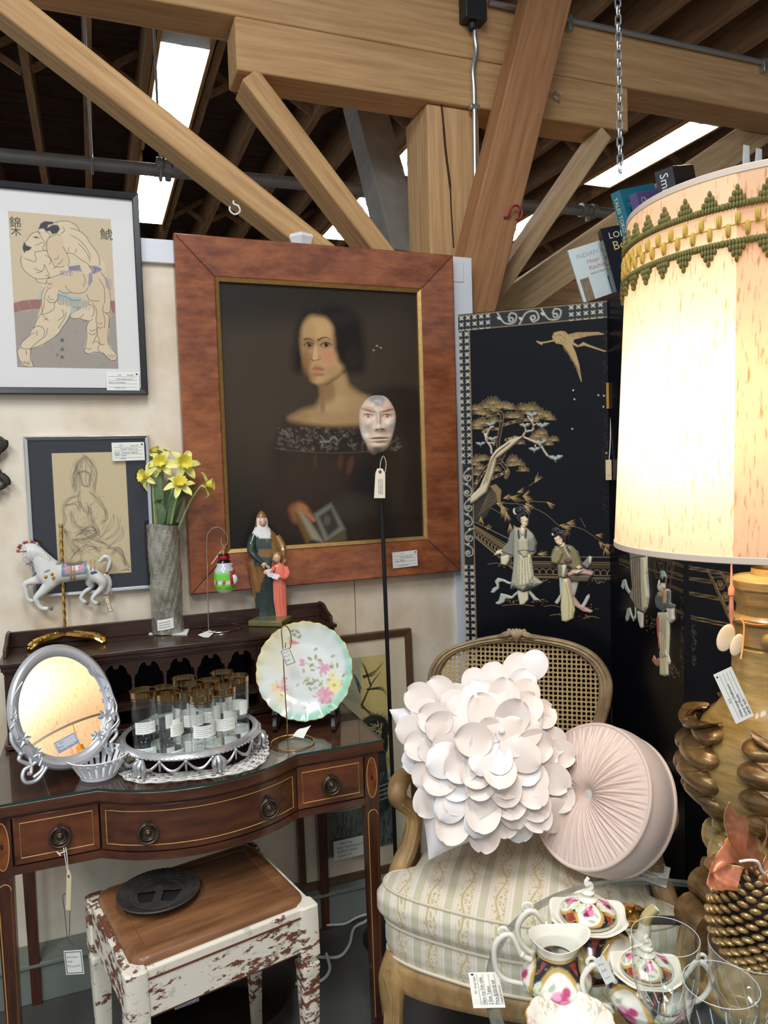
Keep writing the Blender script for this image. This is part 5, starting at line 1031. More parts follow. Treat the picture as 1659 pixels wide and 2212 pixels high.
# ------------------------------------------------------------------ stool under the desk
M_chip = None
def chipped():
 m = bpy.data.materials.new('chipped_white_paint'); m.use_nodes = True; nt = m.node_tree; b = nt.nodes['Principled BSDF']; L = nt.links.new
 tc = _n(nt, 'ShaderNodeTexCoord'); tx = _n(nt, 'ShaderNodeTexNoise'); tx.inputs['Scale'].default_value = 44; tx.inputs['Detail'].default_value = 12; tx.inputs['Roughness'].default_value = 0.72
 mp = _n(nt, 'ShaderNodeMapping'); mp.inputs['Scale'].default_value = (0.55,0.55,1.2); L(tc.outputs['Object'], mp.inputs['Vector']); L(mp.outputs[0], tx.inputs['Vector'])
 t2 = _n(nt, 'ShaderNodeTexNoise'); t2.inputs['Scale'].default_value = 5; L(tc.outputs['Object'], t2.inputs['Vector'])
 ad = _n(nt, 'ShaderNodeMath', operation='MULTIPLY_ADD'); L(t2.outputs['Fac'], ad.inputs[0]); ad.inputs[1].default_value = 0.55; L(tx.outputs['Fac'], ad.inputs[2])
 rp = _n(nt, 'ShaderNodeValToRGB'); e = rp.color_ramp.elements; e[0].position = 0.715; e[0].color = (*srgb(112,66,44),1); e[1].position = 0.735; e[1].color = (*srgb(232,224,206),1)
 L(ad.outputs[0], rp.inputs['Fac'])
 t3 = _n(nt, 'ShaderNodeTexNoise'); t3.inputs['Scale'].default_value = 40; t3.inputs['Detail'].default_value = 8; L(tc.outputs['Object'], t3.inputs['Vector'])
 r3 = _n(nt, 'ShaderNodeValToRGB'); r3.color_ramp.elements[0].position = 0.60; r3.color_ramp.elements[1].position = 0.66; L(t3.outputs['Fac'], r3.inputs['Fac'])
 mx = _n(nt, 'ShaderNodeMix', data_type='RGBA'); L(r3.outputs[0], mx.inputs[0]); L(rp.outputs[0], mx.inputs[6]); mx.inputs[7].default_value = (*srgb(120,150,138),1)
 mu = _n(nt, 'ShaderNodeMath', operation='MULTIPLY'); L(r3.outputs[0], mu.inputs[0]); mu.inputs[1].default_value = 0.35; L(mu.outputs[0], mx.inputs[0])
 L(mx.outputs[2], b.inputs['Base Color']); b.inputs['Roughness'].default_value = 0.7
 bp = _n(nt, 'ShaderNodeBump'); bp.inputs['Strength'].default_value = 0.35; bp.inputs['Distance'].default_value = 0.002; L(rp.outputs[0], bp.inputs['Height']); L(bp.outputs[0], b.inputs['Normal']); return m
M_chip = chipped()
M_brownpaint = mat('bare_brown_wood', srgb(112,66,44),0.6, noise=0.3, nscale=12)
SZT = 0.497
fc, rc, lc = Vector((0.007,1.459,0)), Vector((0.415,1.55,0)), Vector((-0.107,1.815,0))
ux = (rc-fc).normalized(); uy = Vector((-ux.y, ux.x, 0)); SW = 0.418; SD = 0.352
MS = frame(fc, ux, uy)
st = thing('wooden_stool', 'low square stool with chipped white painted frame and bare brown wood top', 'stool', M=MS)
M_top = mat('worn_walnut_top', srgb(150,104,66),0.4, col2=srgb(100,64,40), nscale=7, stretch=(0.8,5,5), noise=0.3, coat=0.15, contrast=(0.3,0.7), detail=9)
mb = MB(); mb.box((0.012,0.012, SZT-0.016),(SW-0.012, SD-0.012, SZT-0.006)); mb.build('frame_ledge', M_chip, st, smooth=30, bevel=0.003)
def rrect(x0, y0, x1, y1, r, z, n=6):
 out = []
 for cx, cy, a0 in ((x1-r, y1-r, 0),(x0+r, y1-r, PI/2),(x0+r, y0+r, PI),(x1-r, y0+r, 1.5*PI)):
  for k in range(n+1): a = a0+PI/2*k/n; out.append(Vector((cx+r*math.cos(a), cy+r*math.sin(a), z)))
 return out
mb = MB(); rings = [rrect(0.02+i, 0.02+i, SW-0.02-i, SD-0.02-i, max(0.004,0.034-i*0.6), SZT-0.006+z) for i, z in ((0.0,0.0),(0.0,0.006),(0.002,0.011),(0.008,0.0155),(0.018,0.0175),(0.034,0.0175),(0.036,0.0155),(0.038,0.0165))]
nr = len(rings[0]); vs = [p for r in rings for p in r]; mb.add(vs, [(k*nr+i, k*nr+(i+1) % nr, (k+1)*nr+(i+1) % nr, (k+1)*nr+i) for k in range(len(rings)-1) for i in range(nr)]+[tuple((len(rings)-1)*nr+i for i in range(nr))])
mb.build('seat', M_top, st, smooth=40)
for s_ in (0,1):
 mb = MB(); y = 0.006 if s_ == 0 else SD-0.026; mb.box((0.04, y, SZT-0.10),(SW-0.04, y+0.02, SZT-0.008)); mb.cur = 1; mb.box((0.04, y+0.001, SZT-0.104),(SW-0.04, y+0.019, SZT-0.1)); mb.box((0.04, y-0.0015, SZT-0.026),(SW-0.04, y+0.02, SZT-0.022)); mb.build('apron', [M_chip, M_brownpaint], st, smooth=30)
 mb = MB(); x = 0.006 if s_ == 0 else SW-0.026; mb.box((x, 0.04, SZT-0.10),(x+0.02, SD-0.04, SZT-0.008)); mb.build('apron', [M_chip], st, smooth=30, bevel=0.002)
for lx, ly in ((0.0,0.0),(SW, 0.0),(0.0, SD),(SW, SD)):
 sx, sy = (1 if lx == 0 else -1),(1 if ly == 0 else -1); c = Vector((lx+sx*0.023, ly+sy*0.023,0)); mb = MB()
 def sq(z, h, r): return rrect(c.x-h, c.y-h, c.x+h, c.y+h, r, z, 2)
 secs = [(SZT-0.003,0.018,.008),(SZT-0.007,0.022,.007),(SZT-0.118,0.023,.006),(SZT-0.124,0.016,.004),(SZT-0.134,0.016,.004),(SZT-0.137,0.021,.004),(SZT-0.146,0.022,.004),(SZT-0.156,0.020,.003),(SZT-0.20,0.019,.003),(0.06,0.0125,.003),(0.0,0.012,.003)]
 rg = [sq(z, h, r) for z, h, r in secs]; nr = len(rg[0]); vs = [p for r in rg for p in r]
 mb.add(vs, [(k*nr+i, (k+1)*nr+i, (k+1)*nr+(i+1) % nr, k*nr+(i+1) % nr) for k in range(len(rg)-1) for i in range(nr)]+[tuple(range(nr)), tuple((len(rg)-1)*nr+i for i in reversed(range(nr)))])
 lg = mb.build('leg', M_chip, st, smooth=30)
dc = at(343,1930, z=SZT+0.022)
dish = thing('carved_trivet', 'round dark carved dish with two cut out openings lying on the brown stool top', 'trivet', (dc.x, dc.y, SZT+0.0125))
M_blk = mat('blackened_wood', srgb(66,62,58),0.5, noise=0.4, nscale=50, bump=0.4, bscale=160)
mb = MB(); R0 = 0.088
def holes(x, y):
 for s in (-1,1):
  if abs(x-s*0.030) < 0.021 and -0.030 < y < 0.012:
   if (x-s*0.030)*s < 0.017-((y-0.012)/0.06)**2*0.03: return True
 return False
NR, NA_ = 34,96
vs = []; fs = []
ang = 0.45
for i in range(NR+1):
 r = R0*i/NR
 for j in range(NA_):
  a = 2*PI*j/NA_; z = 0.008+0.012*max(0,(r-0.055)/(R0-0.055))**1.0 + (0.0014*(math.cos(a*48)*math.cos(r*900)) if r > 0.058 else 0)+(0.0025 if 0.052 < r < 0.057 else 0)
  if r < 0.052: x, y = r*math.cos(a), r*math.sin(a); z += 0.003*math.exp(-((x/0.012)**2))+(0.003*math.exp(-(((x)/0.02)**2+((y-0.03)/0.012)**2)))
  vs.append(Vector((r*math.cos(a), r*math.sin(a), z)))
for i in range(NR):
 for j in range(NA_):
  r = R0*(i+.5)/NR; a = 2*PI*(j+.5)/NA_
  if not holes(r*math.cos(a), r*math.sin(a)): fs.append((i*NA_+j, i*NA_+(j+1) % NA_, (i+1)*NA_+(j+1) % NA_, (i+1)*NA_+j))
RZ = Matrix.Rotation(-0.25,4, 'Z'); mb.add([RZ @ v for v in vs], fs)
mb.lathe([(R0,0.020),(R0+0.002,0.018),(R0-0.004,0.014),(0.06,0.002),(0.055,0.0)],64); mb.cur = 1; mb.lathe([(0.0,0.003),(0.055,0.003)],48); mb.cur = 0
mb.tube([RZ @ Vector((0.035+0.006*math.cos(a),0.062+0.006*math.sin(a),0.016)) for a in np.linspace(0,2*PI, 14, endpoint=False)],0.0022,6, True)
mb.build('dish', [M_blk, mat('dark_hollow', srgb(20,18,17),0.9)], dish, smooth=50)
pc = at(400,2130, z=0.06); t = thing('metal_basin', 'wide dark metal basin standing on the floor under the stool', 'basin', (0.235,1.90,0))
mb = MB(); mb.lathe([(0.0,0.0),(0.13,0.0),(0.15,0.01),(0.185,0.10),(0.195,0.112),(0.19,0.116),(0.18,0.104),(0.146,0.016),(0.0,0.010)],56); mb.build('bowl', mat('dark_pan_metal', srgb(52,44,40),0.42, metal=0.5, noise=0.2, nscale=9), t, smooth=50)
cc = at(378,2180, Y=1.756); cr_ = at(430,2180, Y=1.75)
card('price_card', Matrix.Translation(at(378,2182, Y=1.735)) @ Matrix.Rotation(0.15,4, 'Z') @ Matrix.Rotation(PI/2,4, 'X') , 0.056,0.044,[(0.004,0.030,0.006, '717', 0),(0.004,0.018,0.006, None, 0.045),(0.004,0.006,0.006, 'Large pan', 0)], t, mat('blueish_card', srgb(200,208,220),0.7), seed=6, printed=False, border=True, dot=False)
M_cable = mat('white_cable', srgb(205,205,196),0.5)
def cable(label, pts, r=0.0045):
 mb = MB(); mb.tube(smooth_path(pts, 8), r, 8); o = mb.build('cable', M_cable); tag(o, label, 'cable'); return o
cable('white cable looping over the floor between the desk leg and the stool', [(0.75,2.19,0.016),(0.735,2.185,0.006), at(765,2005, z=.006), at(755,2040, z=.006), at(735,2065, z=.006), at(700,2068, z=.006), at(640,2060, z=.006), at(560,2045, z=.006)])
cable('white cable running along the skirting to the dark leaning picture', [at(705,1998, Y=2.203), at(745,1995, Y=2.203), at(775,1980, Y=2.203), at(830,1965, Y=2.203)],0.004)
cable('white cable on the floor behind the two left legs of the stool', [(-0.5,2.19,0.005), at(60,2105, z=.006), at(150,2075, z=.006), at(230,2060, z=.006), at(330,2075, z=.006)])
cable('loop of white cable beside the right front leg of the stool', [at(560,2120, z=.006), at(640,2125, z=.006), at(690,2120, z=.006), at(712,2095, z=.006), at(705,2060, z=.02)])
t = thing('price_tag', 'white bordered tag hanging on string at the left side of the chipped white stool', 'tag', at(160,2030, D=1.72))
ce = at(143,2106, D=1.70); M = frame(ce, (0.93,-0.36,0.03),(0.02,-0.05,1)); card('paper', M, 0.041,0.058,[(0.006,0.040,0.005, None, 0.028),(0.006,0.030,0.005, '42.00', 0),(0.006,0.018,0.006, None, 0.03)], t, seed=8, printed=False, border=True, dot=False)
mb = MB(); mb.tube(smooth_path([at(160,2042, D=1.699), at(146,2025, D=1.70), at(140,1970, D=1.70), at(136,1935, D=1.72), at(150,1938, D=1.715), at(150,2020, D=1.70)],5),0.0008,5); mb.build('string', mat('dark_string', srgb(70,62,56),0.9), t, world=True)
# ================================================================== things on the desk
M_pewter = mat('silver_resin', srgb(198,200,204),0.4, metal=0.55, noise=0.12, nscale=30)
M_mirror = mat('mirror_glass', (0.95,0.96,0.96),0.01, metal=1.0)
M_porc = mat('white_glazed_china', srgb(236,238,240),0.14, coat=0.5)
def skin(name, pts, edges, m, parent, sub=2, smooth=180, color_fn=None, root=0):
 """a continuous body grown over a skeleton; pts = [(Vector, radius)]"""
 me = bpy.data.meshes.new(name); me.from_pydata([tuple(p[0]) for p in pts], edges, []); o = bpy.data.objects.new(name, me); C.objects.link(o)
 sk = o.modifiers.new('skin', 'SKIN'); sk.use_smooth_shade = True
 for i, p in enumerate(pts):
  r = p[1]; r = (r, r) if not isinstance(r, (tuple, list)) else r
  o.data.skin_vertices[0].data[i].radius = r; o.data.skin_vertices[0].data[i].use_root = (i == root)
 ss = o.modifiers.new('sub', 'SUBSURF'); ss.levels = sub; ss.render_levels = sub
 me2 = bpy.data.meshes.new_from_object(o.evaluated_get(bpy.context.evaluated_depsgraph_get())); bpy.data.objects.remove(o); bpy.data.meshes.remove(me)
 me2.materials.clear(); me2.materials.append(m)
 if color_fn:
  a = me2.color_attributes.new('Col', 'FLOAT_COLOR', 'POINT')
  for v in me2.vertices: a.data[v.index].color = (*color_fn(v.co),1)
 me2.shade_smooth(); me2.name = name
 o = bpy.data.objects.new(name, me2); C.objects.link(o); o.parent = parent; return o
M_pig = mat('painted_ceramic', rough=0.2, attr='Col', coat=0.5)
M_pigm = mat('painted_matt', rough=0.5, attr='Col')
# ---- oval standing mirror
mc = at(135,1524, D=1.70); nrm = Vector((0.40,-0.85,0.34)).normalized()
mex = Vector((0.905,0.425,0)).normalized(); MM = frame(mc, mex, nrm.cross(mex))
t = thing('table_mirror', 'oval standing mirror in a silver frame with trailing flowers, reflecting the lit lampshade', 'mirror', M=MM)
ea, eb = 0.119,0.140
def egg(a, k=1.0): return (ea*k*math.cos(a)*(1-0.06*math.sin(a)), eb*k*math.sin(a))
mb = MB(); N = 72; prof = [(0.80,-0.006),(0.80,0.003),(0.83,0.009),(0.88,0.012),(0.93,0.013),(0.98,0.008),(1.0,0.0),(0.98,-0.008),(0.8,-0.008)]
mb.grid(lambda u, v: (*egg(2*PI*u, float(np.interp(v*(len(prof)-1), range(len(prof)),[p[0] for p in prof]))), float(np.interp(v*(len(prof)-1), range(len(prof)),[p[1] for p in prof]))), N, 24, wrap_u=True)
mb.build('frame', M_pewter, t)
mb = MB(); mb.add([(*egg(2*PI*k/N, 0.815),0.0) for k in range(N)],[tuple(range(N))]); mb.build('mirror_glass', M_mirror, t, smooth=0)
mb = MB(); mb.add([(*egg(2*PI*k/N, 0.97),-0.009) for k in range(N)],[tuple(range(N))]); mb.build('backing', mat('black_felt', srgb(30,30,32),0.9), t, smooth=0)
def mpt(zx, zy, h=0.012):     # point of the mirror front from the enlarged photo (scale 5.53 from 0,1300)
 p = on_plane(zx/5.53,1300+zy/5.53, mc+nrm*h, nrm); return MM.inverted() @ p
def flower(mb, c, s, n=6, tilt=0.0, h=0.3):
 for k in range(n):
  a = 2*PI*k/n+tilt; d_ = Vector((math.cos(a), math.sin(a),0)); sd = Vector((-math.sin(a), math.cos(a),0))
  P_ = [c, c+d_*s*.45+sd*s*.26+Vector((0,0, s*h)), c+d_*s+Vector((0,0, s*.1)), c+d_*s*.45-sd*s*.26+Vector((0,0, s*h)), c+d_*s*.5+Vector((0,0, s*h*.5))]
  mb.add(P_, [(0,1,4),(1,2,4),(2,3,4),(3,0,4)])
 mb.ell(c+Vector((0,0, s*.15)), s*.16,8,5)
for i, (zx, zy, s) in enumerate(((275,1640,.018),(450,1800,.014),(1310,1350,.020),(1200,1590,.014),(170,1390,.010),(1310,1160,.010),(1270,1030,.008))):
 mb = MB(); flower(mb, mpt(zx, zy), s, 6, i*.5); mb.build('flower_relief', M_pewter, t)
for ln in ([(270,960),(230,1020),(150,1150),(140,1240)],[(170,1240),(190,1320),(130,1400),(180,1440),(120,1520)],[(320,1680),(370,1750),(420,1800),(500,1850),(470,1960)],[(1100,790),(1140,850),(1280,950),(1340,1100)],[(1340,1100),(1390,1230),(1390,1330),(1410,1420),(1300,1540),(1180,1620)],[(1290,1400),(1250,1500),(1290,1570),(1220,1700),(1330,1780)],[(1190,1640),(1200,1680),(1230,1720)]):
 mb = MB(); mb.tube(smooth_path([mpt(x, y, 0.011) for x, y in ln],5),0.0021,6); mb.build('vine_relief', M_pewter, t)
for side, lns in (('l', ([(130,1560),(150,1680),(240,1800),(290,1810)],[(280,1780),(360,1860),(370,2040),(330,2050)],[(250,1820),(230,1890),(340,1940),(370,1960)],[(560,1930),(540,2000),(440,2130),(320,2160),(270,2100),(290,2010),(370,1960),(480,1870)],[(520,1900),(500,2010),(400,2100)])),
    ('r', ([(1390,1330),(1410,1450),(1330,1560),(1270,1640),(1260,1740)],[(1380,1530),(1390,1590),(1310,1690)],[(1240,1700),(1290,1800),(1340,1780),(1320,1690)],[(1200,1760),(1120,1830),(1180,1840)]))):
 for ln in lns:
  mb = MB(); mb.tube(smooth_path([mpt(x, y, 0.004) for x, y in ln],6),0.0042,8); mb.build('scroll_foot', M_pewter, t)
 c = mpt(*((250,1820) if side == 'l' else (1378,1530)),0.006); mb = MB(); mb.ell(c, 0.0055,10,8); mb.build('bud', M_pewter, t)
mb = MB(); bp = MM @ Vector((0.0,-0.02,-0.010)); mb.bar(bp, Vector((bp.x-0.05, bp.y+0.115, GZ+0.002)),0.03,0.005, up=(0,0,1)); mb.build('easel_strut', M_pewter, t, world=True, smooth=0)
ml = mpt(700,1820,0.001)
card('price_card', MM @ Matrix.Translation(ml) @ Matrix.Rotation(0.22,4, 'Z'),0.051,0.027,[(0.01,0.017,0.006, '717', 0),(0.004,0.010,0.005, 'Mirror', 0),(0.004,0.003,0.006, 'Pewter frame 38.00', 0)], t, mat('grey_card', srgb(196,200,212),0.7), seed=9, printed=False, border=True, dot=False)
# ---- pierced china basket
bc = at(214,1674, z=GZ); t = thing('china_basket', 'small white pierced china basket in front of the oval mirror', 'basket', (bc.x, bc.y, GZ))
prof = [(0.040,0.004),(0.0435,0.010),(0.050,0.022),(0.057,0.033),(0.060,0.038),(0.064,0.044),(0.066,0.047)]
mb = MB(); NA_ = 132; NV = 24
def bsk(th):
 vs = []; fs = []
 for i in range(NV+1):
  v = i/NV*(len(prof)-1); r = float(np.interp(v, range(len(prof)),[p[0] for p in prof]))+th; z = float(np.interp(v, range(len(prof)),[p[1] for p in prof]))
  for j in range(NA_): a = 2*PI*j/NA_; k = 1+0.02*abs(math.sin(a*11))*(i/NV)**3; vs.append(Vector((r*k*math.cos(a)*1.02, r*k*math.sin(a)*.98, z+0.0015*abs(math.sin(a*11))*(i/NV)**4)))
 for i in range(NV):
  for j in range(NA_):
   slot = (4 <= i <= 14 and j % 6 in (0,1)) or (17 <= i <= 20 and j % 6 in (1,2))
   if not slot: fs.append((i*NA_+j, i*NA_+(j+1) % NA_, (i+1)*NA_+(j+1) % NA_, (i+1)*NA_+j))
 return vs, fs
mb.add(*bsk(0));
o = mb.build('bowl', M_porc, t, smooth=60); sm = o.modifiers.new('thick', 'SOLIDIFY'); sm.thickness = 0.0028
mb = MB(); mb.lathe([(0.0,0.003),(0.040,0.003),(0.042,0.006),(0.040,0.0),(0.0,0.0)],40); mb.build('base', M_porc, t)
tt = thing('price_tag', 'cream tag tied with pink string to the white pierced china basket', 'tag', (bc.x+0.06, bc.y-0.02, GZ+0.03))
e0 = at(262,1648, D=1.73); M = frame(e0,(0.93,-0.3,0.18),(-0.35,0.5,0.75)); card('paper', M, 0.030,0.019,[(0.004,0.006,0.006, '12.-', 0)], tt, MANILA, seed=10, printed=False, dot=False)
mb = MB(); mb.tube(smooth_path([Vector((bc.x+0.058, bc.y-0.012, GZ+0.044)), e0+Vector((0.0,0,0.012)), e0+Vector((0.004,0,0.009))],4),0.0008,5); mb.build('string', mat('pink_string', srgb(214,160,140),0.8), tt, world=True)
# ---- lace doily, mirror plateau, tumblers
TZ = GZ+0.052
tc = at(411,1577, z=TZ); TR_ = 0.164
dm = MB(); dc_ = Vector((tc.x+0.012, tc.y-0.006, GZ)); NR, NA_ = 40,200; vs = []; fs = []
for i in range(NR+1):
 for j in range(NA_):
  a = 2*PI*j/NA_; R_ = 0.170*(1+0.14*abs(math.cos(2*(a-0.6)))**2)*(1+0.025*abs(math.sin(a*14))); r = R_*(0.72+0.28*i/NR)
  vs.append(dc_+Vector((r*math.cos(a), r*math.sin(a),0.0012+0.0008*math.sin(a*9+i*.5))))
rl = random.Random(4)
for i in range(NR):
 for j in range(NA_):
  h = (i % 6 in (1,2)) and (j % 4 in (0,1)); h2 = (i % 6 in (4,5)) and (j % 8 in (3,4,5)); h3 = rl.random() < 0.06 and i < NR-2
  if not (h or h2 or h3): fs.append((i*NA_+j, i*NA_+(j+1) % NA_, (i+1)*NA_+(j+1) % NA_, (i+1)*NA_+j))
dm.add(vs, fs); o = dm.build('lace_doily', mat('white_lace', srgb(226,222,214),0.9), None); tag(o, 'white crocheted lace doily under the silver mirrored tray', 'doily'); sm = o.modifiers.new('t', 'SOLIDIFY'); sm.thickness = 0.0014
t = thing('mirror_tray', 'round mirrored tray with a pierced silver garland edge carrying the gold rimmed glasses', 'tray', (tc.x, tc.y, GZ+0.0025))
M_oldsilver = mat('antique_silver', srgb(196,196,196),0.36, metal=0.6, noise=0.25, nscale=70)
h = TZ-GZ-0.0025
mb = MB(); mb.lathe([(TR_-0.016, h-0.002),(TR_-0.014, h+0.001),(TR_-0.008, h+0.0035),(TR_-0.002, h+0.001),(TR_, h-0.004),(TR_+0.003, h-0.008),(TR_, h-0.012),(TR_-0.006, h-0.012)],96); rim = mb.build('rim', M_oldsilver, t)
mb = MB(); mb.lathe([(0, h-0.001),(TR_-0.014, h-0.001)],72); mb.build('mirror_top', mat('tray_mirror', (0.80,0.86,0.88),0.02, metal=1.0), t, smooth=0)
NG = 18
for k in range(NG):
 a0, a1 = 2*PI*k/NG, 2*PI*(k+1)/NG; mb = MB(); pts = []
 for s_ in np.linspace(0,1,10):
  a = a0+(a1-a0)*s_; R_ = TR_+0.003+0.004*math.sin(PI*s_); pts.append((R_*math.cos(a), R_*math.sin(a), h-0.011-0.021*math.sin(PI*s_)))
 mb.tube(pts, interp([0.002,0.0032,0.0042,0.0032,0.002],10),6)
 a = a0; mb.tube([((TR_+0.003)*math.cos(a),(TR_+0.003)*math.sin(a), h-0.012),((TR_+0.004)*math.cos(a),(TR_+0.004)*math.sin(a), h-0.034)],[0.0038,0.0016],6)
 mb.ell(((TR_+0.004)*math.cos(a),(TR_+0.004)*math.sin(a), h-0.013),0.0048,8,6); mb.build('garland', M_oldsilver, t)
mb = MB()
for k in range(96): a = 2*PI*k/96; mb.ell(((TR_+0.003)*math.cos(a),(TR_+0.003)*math.sin(a), h-0.0085),0.0028,6,4)
mb.build('beading', M_oldsilver, rim)
for k in range(6):
 a = 2*PI*k/6+math.radians(284); ca, sa = math.cos(a), math.sin(a); mb = MB()
 for sgn in (-1,0,1): mb.tube(smooth_path([((TR_+0.004)*math.cos(a+sgn*.02),(TR_+0.004)*math.sin(a+sgn*.02), h-0.012),((TR_+0.012)*math.cos(a+sgn*.07),(TR_+0.012)*math.sin(a+sgn*.07), h-0.026),((TR_+0.010)*math.cos(a+sgn*.05),(TR_+0.010)*math.sin(a+sgn*.05),0.006),((TR_+0.018)*math.cos(a+sgn*.10),(TR_+0.018)*math.sin(a+sgn*.10),0.0022)],5), interp([0.003,0.006,0.005,0.0022],16),6)
 mb.build('foot', M_oldsilver, t)
M_glass = glass_mat('tumbler_glass', (0.995,1.0,1.0)); M_gold = mat('gold_band', srgb(176,142,92),0.15, metal=1.0)
GH, GR = 0.113,0.0300
def tumbler_proto():
 t = thing('tumbler', 'x', 'glass', (0,0,0), group='gold rimmed tumblers on the mirrored tray')
 mb = MB(); mb.lathe([(0.0,0.0),(GR-0.004,0.0),(GR-0.0025,0.002),(GR-0.002,0.02),(GR, GH),(GR-0.0016, GH),(GR-0.0036,0.02),(GR-0.005,0.011),(0.0,0.010)],40); mb.build('body', M_glass, t)
 mb = MB(); mb.lathe([(GR+0.00025-0.0001*k, GH-0.013+k*0.013) for k in (0,1)],40); mb.lathe([(GR-0.0006, GH+0.0003),(GR+0.0004, GH+0.0006),(GR+0.0003, GH-0.001)],40); mb.build('gold_rim', M_gold, t)
 mb = MB(); mb.lathe([(GR, GH-0.0185),(GR+0.0002, GH-0.016)],40); mb.build('gold_line', M_gold, t); return t
proto = tumbler_proto()
TOPZ = TZ+GH
spots = [((313,1592), 'b', 'front left tumbler of the group, gold rimmed with a price label', True),((369,1598), 'b', 'second gold rimmed tumbler of the front row, its small label turned right', False),((439,1600), 'b', 'front middle gold rimmed tumbler with a white price label facing forward', True),((485,1584), 'b', 'gold rimmed tumbler at the right of the front row with a wide label', True),((514,1556), 'b', 'rightmost gold rimmed tumbler, plain label low on its side', False),
  ((417,1576), 'b', 'middle gold rimmed tumbler seen between the second and third front ones', True),((349,1486), 't', 'gold rimmed tumbler behind the front left one', False),((396,1464), 't', 'tall seeming gold rimmed tumbler at the back left of the tray', False),((452,1469), 't', 'gold rimmed tumbler behind the wide labelled one', False),((479,1452), 't', 'rearmost gold rimmed tumbler at the back right of the tray', False)]
for i, (p, kind, lab, wide) in enumerate(spots):
 q = at(*p, z=TZ-0.0004) if kind == 'b' else at(*p, z=TOPZ)
 M = Matrix.Translation((q.x, q.y, TZ-0.0005)) @ Matrix.Rotation(0.7*i, 4, 'Z')
 if i == 0: proto.matrix_world = M; proto['label'] = lab; o = proto
 else: o = dup(proto, M, lab)
 face = math.atan2(-q.y, -q.x)+(0.12 if wide else 0.5); aw = 0.85 if wide else 0.34
 mb = MB(); z0, z1 = (0.016,0.044) if wide else (0.022,0.056)
 mb.grid(lambda u, v: (q.x+(GR+0.0004)*math.cos(face-aw+2*aw*u), q.y+(GR+0.0004)*math.sin(face-aw+2*aw*u), TZ+z0+(z1-z0)*v),14,1)
 mb.cur = 1
 for k in range(5 if wide else 0):
  z_ = TZ+z1-0.004-k*0.0048; a_ = face-aw*.8; w_ = aw*(1.5 if k % 2 else 1.1)
  zz = [(a_+w_*s_, z_+0.0016*(1 if n_ % 2 else -0.2)*rl.random()) for n_, s_ in enumerate(np.linspace(0,1,16))]
  for (aa, za),(ab, zb) in zip(zz[:-1], zz[1:]): mb.add([(q.x+(GR+0.0006)*math.cos(x_), q.y+(GR+0.0006)*math.sin(x_), y_) for x_, y_ in ((aa, za-.0003),(ab, zb-.0003),(ab, zb+.0003),(aa, za+.0003))],[(0,1,2,3)])
 mb.build('price_label', [CARD, INK], o, world=True)
# ---- decorated plate on a wooden stand
pc = at(657,1449, D=1.985); pn = Vector((-0.42,-0.88,0.25)).normalized(); pex = Vector((0.9,-0.43,0)).normalized(); PM = frame(pc, pex, pn.cross(pex))
t = thing('china_plate', 'large scalloped china plate with pink and yellow flowers and green edge on a dark stand', 'plate', M=PM)
PR = 0.1285
cr = lambda x, y: proj(PM @ Vector((x*PR*1.06, y*PR*1.06,0)))
P = Paint([cr(-1,1), cr(1,1), cr(1,-1), cr(-1,-1)],240,240, srgb(226,230,226))
def D(pts): return [(240+x/2.765,1300+y/2.765) for x, y in pts]
def d1(x, y): return D([(x, y)])[0]
GRN = srgb(150,214,186)
for k in range(120):
 a = 2*PI*k/120; w_ = (0.5+0.5*math.cos(a-(-0.75))); x, y = proj(PM @ Vector((PR*1.0*math.cos(a), PR*1.0*math.sin(a),0)))
 if w_ > 0.25: P.ell((x, y),14*w_+3,14*w_+3, GRN, 1.0,0.35*w_)
 else: P.ell((x, y),12,12, srgb(226,220,170),1.0,0.3)
P.ell(d1(1000,300),38,46, srgb(226,214,170),1.0,0.6); P.ell(d1(1000,560),26,30, srgb(230,216,180),1.0,0.5)
PKc, YL, LV, BR = srgb(226,150,186), srgb(238,226,140), srgb(158,158,104), srgb(206,180,130)
def petals(x, y, s, col, n=6, rot=0.3):
 for k in range(n): a = rot+2*PI*k/n; P.ell(d1(x+s*.6*math.cos(a), y+s*.6*math.sin(a)), s*.5/2.765, s*.26/2.765, col, 0.5,0.9, a)
 P.ell(d1(x, y), s*.2/2.765, s*.2/2.765, srgb(200,170,80),0.5,0.9)
rp = random.Random(8)
for k in range(46):
 x, y = rp.gauss(1270,75), rp.gauss(470,80); a = rp.uniform(0,3.1); P.ell(d1(x, y),5.5,2.8, rp.choice([LV, LV, BR, srgb(190,196,150)]),0.4,0.75, a)
for q in ((1180,340),(1190,380),(1215,330),(1240,350),(1310,390),(1350,380),(1170,490),(1190,490),(1390,440),(1260,600),(1300,600),(1080,170),(1110,175),(1120,205),(1090,195)): P.ell(d1(*q),6,3, LV, 0.4,0.9, rp.uniform(0,3))
for q in (([(1130,360),(1185,375),(1230,400)]),([(1230,470),(1300,560)]),([(1050,215),(1090,190),(1110,170)])): P.line(D(q), LV, 1.6,0.8,4)
petals(1330,500,52, YL, 6); petals(1275,560,50, PKc, 7,0.6); petals(1265,400,36, PKc, 6,.2); petals(1320,440,30, srgb(236,222,170),6); petals(1240,560,26, srgb(236,180,206),5)
for q in ((1133,352),(1135,375),(1030,460),(1022,480)): P.ell(d1(*q),6,4, PKc, 0.4,0.9)
petals(985,510,40, srgb(236,206,170),6); petals(1010,560,34, srgb(240,226,170),6,.9); petals(1020,520,26, PKc, 6); P.poly(D([(1060,215),(1120,245),(1090,252),(1055,250)]), srgb(226,120,140),1.5,0.9)
